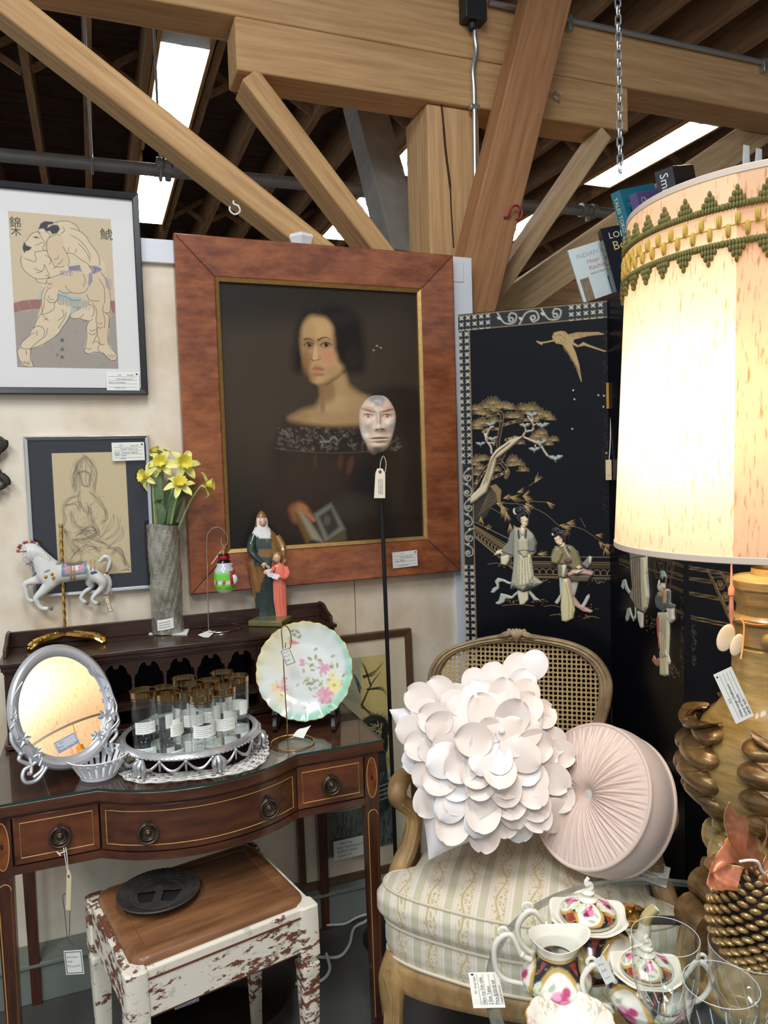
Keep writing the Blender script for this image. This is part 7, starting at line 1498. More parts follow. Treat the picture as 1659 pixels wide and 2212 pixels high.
mb.tube(smooth_path([sz(1230,710,-150*kq), sz(1290,780,-120*kq), sz(1300,880,-100*kq), sz(1290,950,-90*kq)],4), interp([30*kq, 40*kq, 36*kq, 20*kq],13),9, color=srgb(150,110,60))
mb.tube(smooth_path([sz(1320,910,-160*kq), sz(1345,1000,-190*kq), sz(1300,1060,-240*kq), sz(1230,1050,-270*kq)],5), interp([40*kq, 40*kq, 34*kq, 20*kq],16),10, color=COR); mb.ell(sz(1212,1050,-275*kq),(26*kq, 18*kq, 16*kq),10,7, color=FCE)
mb.tube(smooth_path([sz(1150,920,-180*kq), sz(1090,980,-220*kq), sz(1020,1010,-245*kq)],5), interp([34*kq, 30*kq, 22*kq],11),9, color=COR); mb.ell(sz(1000,985,-248*kq),(22*kq, 18*kq, 34*kq),10,7, color=FCE)
mb.build('girl_figure', M_pig, t, weld=False)
mb = MB()
for sg, (xa, xb) in ((0,(1005,1110)),(1,(1110,1220))):
 q = [sz(xa, 950+(60 if sg else 0),-262*kq), sz(xb, 1010+(30 if sg else 0) if not sg else 1030,-258*kq), sz(xb+(30 if not sg else 20),1060 if not sg else 1040,-270*kq), sz(xa+30,1010 if not sg else 1060,-275*kq)]
 q = [sz(1000,945,-250*kq), sz(1100,930,-225*kq), sz(1140,1055,-255*kq), sz(1040,1030,-280*kq)] if not sg else [sz(1115,995,-228*kq), sz(1225,1020,-235*kq), sz(1180,1075,-280*kq), sz(1100,1055,-270*kq)]
 mb.prism(q, (0,0,-12*kq))
mb.build('book', mat('book_white', WHT, 0.3), t, smooth=30)
g0 = [at(420+x/6.9125,1090+y/6.9125, z=TOPG) for x, y in ((800,1820),(1305,1830),(1465,1740))]; w1 = g0[1]-g0[0]; w2 = g0[2]-g0[1]; bh = 0.0175
q = [g0[0], g0[1], g0[2], g0[0]+w2]; mb = MB(); mb.prism([p-Vector((0,0,0)) for p in q],(0,0, bh)); mb.build('base', mat('olive_glazed_base', srgb(120,118,72),0.25, noise=0.35, nscale=30, coat=0.4), t, world=True, bevel=0.003, smooth=30)
# ---- the mask on its pole
mp0, mp1 = at(820,975, Y=2.03), at(848,1690, Y=2.06)
dr = (mp1-mp0).normalized(); fl = mp1+dr*((mp1.z-0.012)/-dr.z)
t = thing('mask_stand', 'pale carved face mask on a tall thin black pole standing right of the desk', 'mask', (fl.x, fl.y, 0)); O_ = Vector(t.location)
mb = MB(); mb.tube([mp0-dr*0.03, fl],0.0062,10); mb.build('pole', mat('black_pole', srgb(26,26,28),0.35), t, world=True)
mb = MB(); mb.lathe([(0,0),(0.11,0),(0.11,0.008),(0.10,0.013),(0.02,0.018),(0.0,0.018)],40); mb.build('foot_plate', mat('black_pole', (0,0,0)), t)
K_ = 3.53; mD = (at(815,915, Y=2.02)-EYE).dot(_F)
x0, x1, y0, y1 = 1095,1410,885,1360
R_ = Relief([(x0, y0),(x1, y0),(x1, y1),(x0, y1)],150,226, srgb(214,200,186))
mk = [(1260,895),(1200,905),(1140,960),(1112,1040),(1116,1130),(1135,1210),(1165,1265),(1190,1325),(1225,1348),(1265,1335),(1330,1300),(1365,1230),(1390,1130),(1396,1050),(1370,970),(1320,908)]
R_.form(mk, srgb(206,182,160),0.036,52,4)
gx, gy = np.meshgrid(np.linspace(x0, x1,150), np.linspace(y0, y1,226)); ins = R_.hm > 0
def G(cx, cy, rx, ry, h, rot=0.0):
 c, s = math.cos(rot), math.sin(rot); X, Y = gx-cx, gy-cy; R_.hm[ins] += (h*np.exp(-(((c*X+s*Y)/rx)**2+((-s*X+c*Y)/ry)**2)))[ins]
G(1265,1090,14,60,.012); G(1270,1155,28,18,.014); G(1245,1165,12,9,.004); G(1300,1160,12,9,.004)
for sx, cx in ((-1,1190),(1,1330)):
 G(cx, 1010,50,11,.008, sx*-0.25); G(cx, 1058,42,18,-.009); G(cx, 1058,24,9,.005); G(cx, 1042,38,4,.003, sx*-.1); G(cx+sx*14,1120,34,26,.006); G(cx+sx*10,1190,36,30,-.006)
G(1268,1218,52,8,.006,-0.05); G(1272,1246,44,9,.006,-0.05); G(1270,1231,60,3.5,-.006,-0.05); G(1268,1290,46,24,.006); G(1268,1265,40,8,-.004); G(1255,985,26,20,-.003)
R_.hm[ins] = np.maximum(R_.hm[ins],0.002)
for a_ in ((1250,930,60,34, srgb(110,112,118),.8),(1270,960,34,40, srgb(140,140,144),.7),(1230,1320,60,26, srgb(110,108,108),.8),(1180,1000,50,14, srgb(196,140,104),.6),(1330,1000,46,14, srgb(196,140,104),.6),(1160,1180,30,60, srgb(224,210,196),.7),(1350,1120,30,60, srgb(226,214,202),.7),(1265,1140,16,60, srgb(228,216,204),.6),(1190,1300,30,20, srgb(186,140,112),.6)): R_.ell((a_[0], a_[1]), a_[2], a_[3], a_[4],0.9, a_[5])
for cx in (1185,1330):
 R_.line([(cx-40,1062),(cx-10,1045),(cx+38,1060)], srgb(150,96,70),6,0.9,4); R_.line([(cx-40,1062),(cx, 1076),(cx+38,1060)], srgb(170,120,90),4,0.8,4); R_.ell((cx, 1060),14,12, srgb(176,110,80),0.4,0.9); R_.ell((cx, 1060),5,5, srgb(60,44,38),0.4,1)
R_.line([(1210,1232),(1270,1229),(1335,1226)], srgb(120,92,80),5,0.9,4); R_.ell((1250,1166),8,5, srgb(70,52,46),0.4,0.9); R_.ell((1295,1162),8,5, srgb(90,66,56),0.4,0.9)
c0 = at(460+x0/K_, 600+y0/K_, D=mD); cx_ = at(460+x1/K_, 600+y0/K_, D=mD)-c0; cy_ = at(460+x0/K_, 600+y1/K_, D=mD)-c0; nn = -_F
def mfn(U, V, H): return tuple(c0[i]-O_[i]+cx_[i]*U+cy_[i]*V+nn[i]*(H*0.9-0.012) for i in range(3))
M_mask = mat('clay_pigment', rough=0.5, attr='Col', bump=0.2, bscale=60, coat=0.1)
o = R_.carve('mask', M_mask, t, mfn)
tt = thing('price_tag', 'manila tag with red eyelet hanging on the black pole of the mask', 'tag', at(820,1010, Y=2.0))
dT = mD-0.02; q = [at(x, y, D=dT) for x, y in ((808,1076),(832,1076),(832,1022),(826,1012),(815,1012),(811,1022))]
mb = MB(); mb.prism(q, Vector((0,0.0006,0))); o = mb.build('paper', mat('cream_tag', srgb(232,220,196),0.7), tt, smooth=0, world=True)
mb = MB(); c = at(821,1019, D=dT-0.001); mb.tube([c, c+nn*0.001],0.0042,14); mb.build('eyelet', mat('red_brown_eyelet', (0,0,0)), o, world=True)
mb = MB(); M = frame(at(817,1068, D=dT-0.0012), _U*-1 if False else _U, _R*-1)
for k in range(3): scribble(mb, M, 0.0,-0.013+k*0.005,0.045,0.004,0.0003, seed=40+k)
mb.build('handwriting', INK, o, smooth=0, world=True)
mb = MB(); mb.tube(smooth_path([at(821,1019, D=dT), at(822,1000, D=dT), at(828,985, D=mD), at(834,1000, D=mD), at(832,1020, D=mD-.01)],5),0.0009,5); mb.build('string', STRING, tt, world=True)
# ================================================================== the armchair and its cushions
M_gilt2 = mat('distressed_gilt_wood', srgb(186,150,98),0.5, col2=srgb(128,98,62), nscale=16, stretch=(1,1,0.5), noise=0.3, bump=0.2, bscale=50, detail=8)
M_greyw = mat('limed_wood', srgb(178,156,122),0.55, col2=srgb(130,108,80), nscale=16, noise=0.3, bump=0.2, bscale=50)
M_cane = mat('woven_cane', srgb(186,158,106),0.6, noise=0.3, nscale=120)
ka, kb = at(860,1690, z=0.69), at(1440,1742, z=0.69)
CX = (kb-ka); CX.z = 0; CX.normalize(); CY = Vector((-CX.y, CX.x, 0)); CO = (ka+kb)/2; CO.z = 0
MC = frame(CO, CX, CY); MCi = MC.inverted()
ch = thing('armchair', 'gilt wood armchair with cane back and pale striped floral cushion seat', 'armchair', M=MC)
hk = (kb-ka).length/2
def cl(p): return MCi @ p
bp = at(1117,1370, D=2.06); bn = (-CY*0.985+Vector((0,0,0.17))).normalized()
def bk(x, y, off=0.0): return cl(on_plane(x, y, bp+bn*off, bn))
outer = [(952,1690),(938,1580),(929,1507),(924,1465),(936,1430),(964,1402),(1006,1386),(1053,1375),(1114,1367),(1170,1374),(1231,1386),(1278,1407),(1306,1435),(1323,1472),(1321,1514),(1306,1570),(1280,1650),(1262,1720)]
inner = [(975,1690),(962,1580),(950,1505),(948,1468),(960,1434),(985,1412),(1029,1397),(1065,1391),(1108,1386),(1160,1390),(1227,1404),(1263,1424),(1289,1456),(1293,1500),(1283,1550),(1258,1640),(1240,1720)]
mid = [((a[0]+b[0])/2,(a[1]+b[1])/2) for a, b in zip(outer, inner[:len(outer)])]
oc = smooth_path([bk(*p) for p in outer],5); ic = smooth_path([bk(*p) for p in inner],5); n_ = 90
def rs(P_, n):
 L = [0]
 for a, b in zip(P_[:-1], P_[1:]): L.append(L[-1]+(b-a).length)
 out = []
 for s in np.linspace(0, L[-1], n):
  i = min(len(P_)-2, max(0, int(np.searchsorted(L, s))-1)); t = (s-L[i])/max(1e-9, L[i+1]-L[i]); out.append(P_[i].lerp(P_[i+1], t))
 return out
oc, ic = rs(oc, n_), rs(ic, n_); nl = MCi.to_3x3() @ bn
prof = [(0.0,-0.022),(0.0,0.004),(0.12,0.013),(0.28,0.016),(0.38,0.010),(0.46,0.014),(0.62,0.016),(0.72,0.008),(0.85,0.010),(1.0,0.002),(1.0,-0.022)]
mb = MB(); mb.grid(lambda u, v: oc[int(round(u*(n_-1)))].lerp(ic[int(round(u*(n_-1)))], float(np.interp(v*10, range(11),[p[0] for p in prof])))+nl*float(np.interp(v*10, range(11),[p[1] for p in prof])), n_-1,10); mb.build('back_frame', M_greyw, ch, smooth=50)
cr = bk(1117,1370); mb = MB(); rx = Vector((1,0,0)); up_ = nl.cross(rx)*-1; up_ = up_ if up_.z > 0 else -up_
for k in range(5):
 a = (k-2)*0.42; mb.tube(smooth_path([cr-up_*0.018+nl*0.014, cr+rx*0.010*math.sin(a)+nl*0.022, cr+rx*0.026*math.sin(a)+up_*(0.016*math.cos(a))+nl*0.016],4),[0.005]*3+[0.007]*3+[0.006]*2+[0.003],7)
for s in (-1,1):
 mb.tube(smooth_path([cr+rx*s*0.012+up_*0.004+nl*0.014, cr+rx*s*0.03-up_*0.001+nl*0.02, cr+rx*s*0.055-up_*0.009+nl*0.014],5), interp([0.006,0.009,0.002],11),7); mb.ell(cr+rx*s*0.02+up_*0.009+nl*0.012,0.007,8,6)
mb.build('carved_crest', M_greyw, ch)
icp = [(p.dot(rx), p.dot(up_)) for p in ic]; c0 = ic[0]
def inside(x, y):
 r = False
 for i in range(len(icp)):
  (x0, y0),(x1, y1) = icp[i], icp[(i+1) % len(icp)]
  if (y0 > y) != (y1 > y) and x < (x1-x0)*(y-y0)/(y1-y0)+x0: r = not r
 return r
xs_, ys_ = [p[0] for p in icp],[p[1] for p in icp]; pit = 0.0122; mb = MB(); of = c0-rx*c0.dot(rx)-up_*c0.dot(up_)
def cp(x, y): return of+rx*x+up_*y-nl*0.004
ix0, iy0 = min(xs_)-0.004, min(ys_)
for i in range(int((max(xs_)-ix0)/pit)+1):
 for j in range(int((max(ys_)-iy0)/pit)+1):
  x, y = ix0+(i+.5)*pit, iy0+(j+.5)*pit
  if not inside(x, y) and not any(inside(x+a*pit*.5, y+b*pit*.5) for a in (-1,1) for b in (-1,1)): continue
  h = pit/2; q = pit*0.34; k = q*0.5
  O8 = [(h, k),(k, h),(-k, h),(-h, k),(-h, -k),(-k, -h),(k, -h),(h, -k)]; I8 = [(q, k),(k, q),(-k, q),(-q, k),(-q, -k),(-k, -q),(k, -q),(q, -k)]
  dz = lambda a: nl*(0.0012*(((i+j+a) % 2)))
  o = mb.add([cp(x+a, y+b)+dz(z) for z, (a, b) in enumerate(O8)]+[cp(x+a, y+b) for a, b in I8]+[cp(x+a*h, y+b*h) for a, b in ((1,1),(-1,1),(-1,-1),(1,-1))],[(a, (a+1) % 8,8+(a+1) % 8,8+a) for a in range(8)]+[(0,16,1),(2,17,3),(4,18,5),(6,19,7)])
mb.build('cane_panel', M_cane, ch, smooth=0)
def fabric():
 m = bpy.data.materials.new('striped_floral_fabric'); m.use_nodes = True; nt = m.node_tree; b = nt.nodes['Principled BSDF']; L = nt.links.new; b.inputs['Roughness'].default_value = 0.75; b.inputs['Sheen Weight'].default_value = 0.2
 tc = _n(nt, 'ShaderNodeTexCoord'); sp = _n(nt, 'ShaderNodeSeparateXYZ'); L(tc.outputs['Object'], sp.inputs[0])
 def mth(op, a, bb=None, c=None):
  n = _n(nt, 'ShaderNodeMath', operation=op)
  for i, v in enumerate((a, bb, c)):
   if v is None: continue
   if isinstance(v, (int, float)): n.inputs[i].default_value = v
   else: L(v, n.inputs[i])
  return n.outputs[0]
 X = sp.outputs[0]; S = mth('SUBTRACT', sp.outputs[1], sp.outputs[2])
 f = mth('FRACT', mth('ADD', mth('DIVIDE', X, 0.073),20.3))
 rp = _n(nt, 'ShaderNodeValToRGB'); rp.color_ramp.interpolation = 'CONSTANT'; cr_ = rp.color_ramp
 CRM, GRN_, WHT_, TAN = srgb(224,213,190), srgb(204,197,168), srgb(230,222,206), srgb(212,192,162)
 st_ = [(0.0, WHT_),(0.05, GRN_),(0.30, WHT_),(0.345, TAN),(0.36, WHT_),(0.40, CRM),(0.90, WHT_),(0.945, TAN),(0.96, WHT_)]
 while len(cr_.elements) < len(st_): cr_.elements.new(0.5)
 for e, (p, c) in zip(cr_.elements, st_): e.position = p; e.color = (*c, 1)
 L(f, rp.inputs['Fac'])
 d = mth('SUBTRACT', f, 0.65); vine = mth('ABSOLUTE', mth('SUBTRACT', d, mth('MULTIPLY', mth('SINE', mth('MULTIPLY', S, 62.0)),0.11)))
 m1 = mth('LESS_THAN', vine, 0.03)
 cb = _n(nt, 'ShaderNodeCombineXYZ'); L(mth('MULTIPLY', d, 0.073), cb.inputs[0]); L(S, cb.inputs[1])
 vo = _n(nt, 'ShaderNodeTexVoronoi'); vo.inputs['Scale'].default_value = 150; L(cb.outputs[0], vo.inputs['Vector'])
 m2 = mth('MULTIPLY', mth('LESS_THAN', vo.outputs['Distance'],0.40), mth('LESS_THAN', mth('ABSOLUTE', d),0.20))
 no = _n(nt, 'ShaderNodeTexNoise'); no.inputs['Scale'].default_value = 34; L(cb.outputs[0], no.inputs['Vector'])
 m2 = mth('MULTIPLY', m2, mth('GREATER_THAN', no.outputs['Fac'],0.36)); mk_ = mth('MAXIMUM', m1, m2)
 cm = _n(nt, 'ShaderNodeMix', data_type='RGBA'); L(mth('GREATER_THAN', mth('SINE', mth('MULTIPLY', S, 31.0)),0.0), cm.inputs[0]); cm.inputs[6].default_value = (*srgb(190,172,124),1); cm.inputs[7].default_value = (*srgb(202,174,132),1)
 mx = _n(nt, 'ShaderNodeMix', data_type='RGBA'); L(mth('MULTIPLY', mk_, 0.85), mx.inputs[0]); L(rp.outputs[0], mx.inputs[6]); L(cm.outputs[2], mx.inputs[7]); L(mx.outputs[2], b.inputs['Base Color']); return m
M_fab = fabric(); M_pip = mat('cream_piping', srgb(218,206,182),0.7)
half = [(0.0,-0.185),(0.08,-0.180),(0.16,-0.165),(0.24,-0.145),(0.295,-0.118),(0.318,-0.085),(0.312,-0.05),(0.285,-0.032),(0.262,-0.02),(0.255,0.02),(0.252,0.12),(0.245,0.24),(0.225,0.31),(0.15,0.335),(0.0,0.34)]
full = half+[(-x, y) for x, y in reversed(half[1:-1])]
OUT = rs(smooth_path([(x, y, 0) for x, y in full],6, True)+[Vector((*full[0],0))],241)[:-1]
def pad(name, z0, z1, crown, bulge, k=1.0, m=M_fab):
 mb = MB(); sec = [(0.0, z1+crown),(0.3, z1+crown*.95),(0.6, z1+crown*.75),(0.85, z1+crown*.35),(0.965, z1+crown*.08),(1.0, z1),(1+bulge, (z0+z1)/2+(z1-z0)*.2),(1+bulge, (z0+z1)/2-(z1-z0)*.2),(1.0, z0),(0.9, z0-0.004),(0.0, z0-0.004)]
 ctr = Vector((0,0.06,0)); mb.grid(lambda u, v: (lambda p, s: (p.x*s[0]*k, ctr.y+(p.y-ctr.y)*s[0]*k, s[1]))(OUT[int(round(u*240)) % 240],(float(np.interp(v*40, np.linspace(0,40, len(sec)),[q[0] for q in sec])), float(np.interp(v*40, np.linspace(0,40, len(sec)),[q[1] for q in sec])))),240,40, wrap_u=True)
 return mb.build(name, m, ch, smooth=60)
ZS = 0.492
cu = pad('seat_cushion', ZS-0.080, ZS, 0.030,0.055)
def ring(z, k, r, nm, par): mb = MB(); mb.tube([(p.x*k, 0.06+(p.y-0.06)*k, z) for p in OUT], r, 6, True); return mb.build(nm, M_pip, par)
ring(ZS, 1.004,0.0032, 'piping', cu); ring(ZS-0.080,1.006,0.0032, 'piping', cu)
dk = pad('seat_upholstery', ZS-0.155, ZS-0.082,0.004,0.02,0.985); ring(ZS-0.157,0.995,0.0036, 'piping', dk)
fr = [p for p in OUT]; mb = MB(); ctr = Vector((0,.06,0))
def railf(u, v):
 p = OUT[int(round(u*240)) % 240]; fx = min(1, abs(p.x)/0.29); ff = 1 if p.y < -0.03 else 0.6; dz = 0.018*(1-math.cos(fx*PI*1.0))*.5*ff
 S_ = [(0.96, ZS-0.16),(1.0, ZS-0.165),(1.015, ZS-0.175),(1.0, ZS-0.187),(1.012, ZS-0.200),(0.985, ZS-0.215),(0.94, ZS-0.213)][int(round(v*6))]
 return (p.x*S_[0],.06+(p.y-.06)*S_[0], S_[1]-dz*(v*1.2))
mb.grid(railf, 240,6, wrap_u=True); mb.build('seat_rail', M_gilt2, ch, smooth=50)
for sx in (-1,1):
 lp = smooth_path([(sx*0.285,-0.09, ZS-0.165),(sx*0.297,-0.115, ZS-0.225),(sx*0.292,-0.125,0.17),(sx*0.272,-0.105,0.06),(sx*0.285,-0.125,0.015),(sx*0.29,-0.132,0.006)],7)
 mb = MB(); mb.tube(lp, interp([0.033,0.036,0.024,0.0165,0.014,0.018,0.014], len(lp)),12)
 for k in range(7): a = (k-3)*0.32; mb.tube(smooth_path([Vector((sx*(0.29+0.018*math.cos(a)),-0.118-0.026*math.cos(a), ZS-0.18)), Vector((sx*(0.293+0.034*math.sin(a)*.4),-0.146+0.01*abs(a), ZS-0.225)), Vector((sx*0.294+0.02*math.sin(a)*sx, -0.145,0.19))],4), interp([0.006,0.008,0.003],9),6)
 mb.build('leg', M_gilt2, ch)
 lb = smooth_path([(sx*0.22,0.31, ZS-0.17),(sx*0.225,0.33,0.15),(sx*0.23,0.37,0.0)],5); mb = MB(); mb.tube(lb, interp([0.024,0.018,0.014], len(lb)),10); mb.build('leg', M_gilt2, ch)
 e = bk(*((950,1640) if sx < 0 else (1285,1640)))
 ap = smooth_path([e, Vector((sx*0.285,0.20,0.668)), Vector((sx*hk*.985,0.08,0.682)), Vector((sx*hk, 0.012,0.684)), Vector((sx*hk*1.0,-0.012,0.668)), Vector((sx*hk*.985,-0.006,0.648)), Vector((sx*0.272,0.028,0.60)), Vector((sx*0.283,0.022,0.53)), Vector((sx*0.305,-0.02,0.46)), Vector((sx*0.302,-0.045, ZS-0.165))],6)
 mb = MB(); mb.tube(ap, interp([0.016,0.018,0.02,0.024,0.024,0.021,0.019,0.022,0.026,0.028], len(ap)),12)
 for o_ in (-.011,0.011): mb.tube([p+Vector((o_, -0.018,0.0)) for p in ap[30:50]],0.005,6)
 mb.build('arm', M_gilt2, ch)
 pp = smooth_path([Vector((sx*0.285,0.23,0.682)), Vector((sx*0.288,0.14,0.695)), Vector((sx*hk*.985,0.05,0.697))],6); mb = MB(); mb.tube(pp, interp([0.012,0.026,0.026,0.012], len(pp)),12); mb.build('arm_pad', mat('cream_arm_pad', srgb(232,222,204),0.75), ch)
ct = thing('price_tag', 'paper price tag tied with string to the right arm of the cane backed chair', 'tag', at(1420,1860, z=0.55))
M = frame(at(1352,1888, z=0.53),(0.62,-0.76,-0.12),(0.55,0.40,0.45)); card('paper', M, 0.085,0.048,[(0.008,0.03,0.007, '717', 0),(0.008,0.018,0.007, None, 0.06),(0.008,0.006,0.007, 'Arm chair 195.00', 0)], ct, seed=15, dot=False)
mb = MB(); mb.tube(smooth_path([at(1402,1905, z=0.50), at(1420,1885, z=0.53), at(1436,1868, z=0.55), at(1418,1872, z=0.55)],4),0.0009,5); mb.build('string', STRING, ct, world=True)
# ---- petal cushion
pc = at(1035,1648, D=1.70); pn = (-_F*0.9+Vector((0,0,0.25))-CX*0.06).normalized(); px0 = (_R*0.962+_U*0.27); PM = frame(pc, px0, pn.cross(px0))
pl = thing('petal_cushion', 'square cream cushion covered with overlapping satin petals like a big flower', 'cushion', M=PM)
M_sat = mat('cream_satin', srgb(240,226,216),0.42, sheen=0.4, noise=0.06, nscale=14); M_sat2 = mat('white_satin', srgb(238,232,230),0.42, sheen=0.4)
HS = 0.166
def dome(x, y): return 0.062*max(0,(1-(abs(x)/HS)**2.6))**.55*max(0,(1-(abs(y)/HS)**2.6))**.55
def sqr(u, v, s): x, y = (2*u-1)*HS, (2*v-1)*HS; k = 1-0.10*(1-(abs(2*u-1))**2)*abs(2*v-1)**3; k2 = 1-0.10*(1-(abs(2*v-1))**2)*abs(2*u-1)**3; return (x*k2, y*k, s*dome(x, y)+0.0025*math.sin(x*70+y*40)*(1-abs(2*u-1)**4))
mb = MB(); mb.grid(lambda u, v: sqr(u, v, 1),40,40); mb.grid(lambda u, v: sqr(u, v, -1),40,40, flip=True); mb.build('cover', M_sat2, pl)
fcx, fcy = [(PM.inverted() @ on_plane(1072,1600, pc, pn))[i] for i in (0,1)]
rq = random.Random(12)
def petal_me(k):
 mb = MB(); L, W_ = 0.074,0.036
 def f(u, v):
  s = .55-.55*math.cos(PI*v); s = max(0, s); w = W_*math.sqrt(max(0,1-((s-0.55)/0.56)**2))*(2*u-1) if s > 0 else 0; return (s*L, w, 0.008*math.sin(s*2.2+k)+0.006*(2*u-1)**2*(1 if k % 2 else -.4)+0.0025*math.sin(5*u+k*2)*s)
 mb.grid(f, 8,14); return mb
pms = []
rings_ = [(0.155,16),(0.130,16),(0.104,15),(0.080,13),(0.057,11),(0.036,9),(0.018,7),(0.002,5)]
cnt = 0
for ri, (rr, nn) in enumerate(rings_):
 for k in range(nn):
  a = 2*PI*(k+0.5*(ri % 2)+rq.uniform(-.15,.15))/nn; x, y = fcx+rr*math.cos(a)*1.0, fcy+rr*math.sin(a)*1.0
  tx, ty = x+0.06*math.cos(a), y+0.06*math.sin(a)
  if max(abs(tx), abs(ty)) > HS*1.22 or max(abs(x), abs(y)) > HS*.97: continue
  z = dome(x, y); zt = dome(min(max(tx, -HS), HS), min(max(ty, -HS), HS)); slope = math.atan2((zt-z)+0.010+0.012*(ri >= 6),0.06)
  Mp = Matrix.Translation((x, y, z+0.004+0.0022*ri)) @ Matrix.Rotation(a, 4, 'Z') @ Matrix.Rotation(-slope, 4, 'Y') @ Matrix.Rotation(rq.uniform(-.12,.12),4, 'X')
  if len(pms) < 6: o = petal_me(len(pms)).build('petal', M_sat if len(pms) % 3 else M_sat2, pl); pms.append(o)
  else: o = pms[rq.randrange(6)].copy(); C.objects.link(o); o.parent = pl
  s_ = rq.uniform(0.88,1.08)*(0.8 if ri == 7 else 1.0); o.matrix_local = Mp @ Matrix.Scale(s_, 4); cnt += 1
mb = MB(); mb.ell((fcx+0.012, fcy+0.02, dome(fcx, fcy)+0.03),(0.007,0.007,0.006),12,8); mb.build('button', M_sat2, pl)
# ---- round pleated cushion
rc_ = at(1274,1716, D=1.65); rn_ = (-_F*0.49+(-_R*0.87+_U*0.49)*0.87).normalized(); rx_ = rn_.orthogonal().normalized(); RM = frame(rc_, rx_, rn_.cross(rx_))
rc2 = thing('round_cushion', 'round blush pink box cushion with radiating pleats and a centre button', 'cushion', M=RM)
M_blush = mat('blush_satin', srgb(228,206,194),0.45, sheen=0.4, noise=0.06, nscale=20)
RR, TH = 0.152,0.086
mb = MB(); rp_ = np.random.RandomState(5); phs = rp_.rand(6)*6.28
def face(u, v):
 a = 2*PI*u; r = RR*v; pl_ = (0.0026*math.sin(a*62+1.6*math.sin(3*a+phs[0])+v*2)+0.0020*math.sin(a*95+phs[1]-v*3))*math.sin(PI*min(1, v*1.02))**.6
 return (r*math.cos(a), r*math.sin(a),0.004+0.024*math.sin(PI*min(1, v)**.8)*(1-.2*v)-0.014*math.exp(-(v/0.10)**2)+pl_)
mb.grid(face, 620,26, wrap_u=True); mb.build('pleated_face', M_blush, rc2, smooth=180)
mb = MB(); mb.grid(lambda u, v: ((RR+0.008*math.sin(PI*v))*math.cos(2*PI*u),(RR+0.008*math.sin(PI*v))*math.sin(2*PI*u),0.002-TH*v+0.0012*math.sin(40*PI*u+5*v)*abs(2*v-1)**4),120,12, wrap_u=True); mb.grid(lambda u, v: (RR*v*math.cos(2*PI*u), RR*v*math.sin(2*PI*u),-TH-0.02*math.sqrt(1-v*v)),90,10, wrap_u=True); mb.build('boxing', M_blush, rc2, smooth=60)
for z in (0.003,-TH): mb = MB(); mb.tube([((RR+.001)*math.cos(a),(RR+.001)*math.sin(a), z) for a in np.linspace(0,2*PI, 120, endpoint=False)],0.0042,8, True); mb.build('piping', M_blush, rc2)
mb = MB(); mb.ell((0,0,-0.001),(0.017,0.017,0.007),20,10); mb.build('button', mat('grey_button', srgb(200,192,190),0.5), rc2)
# ================================================================== glass table and lamp
TBZ = 0.60; TC = Vector((0.86,0.882,0)); TRR = 0.349
M_iron = mat('black_iron', srgb(34,32,32),0.5)
t = thing('side_table', 'round glass topped side table with dark iron legs in front of the armchair', 'table', (TC.x, TC.y, 0))
mb = MB(); mb.lathe([(0, TBZ),(TRR-0.018, TBZ)],96); mb.cur = 1; mb.lathe([(TRR-0.018, TBZ),(TRR-0.004, TBZ-0.0015),(TRR, TBZ-0.005),(TRR, TBZ-0.010),(TRR-0.01, TBZ-0.013)],96); mb.build('glass_top', [glass_mat('table_glass', (0.90,0.94,0.92)), mat('bevelled_glass_edge', srgb(120,124,116),0.12, alpha=0.55, coat=0.6)], t, weld=False)
for k in range(3):
 a = 2*PI*k/3+0.9; mb = MB(); mb.tube(smooth_path([(0.24*math.cos(a),0.24*math.sin(a), TBZ-0.014),(0.22*math.cos(a),0.22*math.sin(a),0.45),(0.10*math.cos(a),0.10*math.sin(a),0.25),(0.24*math.cos(a),0.24*math.sin(a),0.0)],6),0.009,8); mb.build('leg', M_iron, t)
mb = MB(); mb.tube([(0.235*math.cos(a),0.235*math.sin(a), TBZ-0.022) for a in np.linspace(0,2*PI, 60, endpoint=False)],0.008,8, True); mb.build('ring_frame', M_iron, t)
TS = TBZ+0.0008
M = frame(at(1092,2176, z=TS+.001), at(1137,2092, z=TS+.001)-at(1158,2172, z=TS+.001), at(1080,2174, z=TS+.001)-at(1150,2172, z=TS+.001))
c = card('price_card', M, 0.082,0.050,[(0.03,0.040,0.006, '717  Green Style', 0),(0.006,0.029,0.008, 'Glass top Side table', 0),(0.006,0.019,0.008, '2 Side Tables', 0),(0.006,0.009,0.008, 'Price $150.00 NF', 0),(0.006,0.002,0.005, 'Coaster not attached', 0)], None, seed=16); tag(c, 'handwritten price card lying on the left edge of the glass side table', 'card')
# ---- lamp
LX = Vector((0.981,0.876,0)); FA = math.atan2(-LX.y, -LX.x)          # direction to the viewer
lamp = thing('table_lamp', 'tall gold and olive lamp with carved acanthus leaves and a lit cream fabric shade', 'lamp', (LX.x, LX.y, TS))
def lz_(y): return at(1663, y, D=1.2).z-TS
M_olive = mat('antiqued_olive_gold', srgb(182,146,82),0.32, col2=srgb(118,102,56), nscale=7, stretch=(2,2,14), noise=0.3, coat=0.4, contrast=(0.3,0.7), detail=9)
M_acan = mat('bronze_gold_leaf', srgb(150,116,70),0.35, metal=0.55, col2=srgb(84,62,38), nscale=18, noise=0.3, coat=0.2)
K7 = 1.2/FPX
body = [(1222,38),(1236,40),(1240,72),(1246,80),(1262,80),(1268,74),(1274,76),(1300,68),(1318,70),(1326,80),(1334,80),(1340,72),(1344,75),(1382,75),(1386,70),(1391,77),(1470,80),(1500,90),(1535,116),(1560,140),(1600,160),(1650,168),(1690,160),(1730,136),(1760,108),(1780,92),(1800,96),(1830,108),(1850,100),(1868,84),(1885,96),(1900,112),(1912,112)]
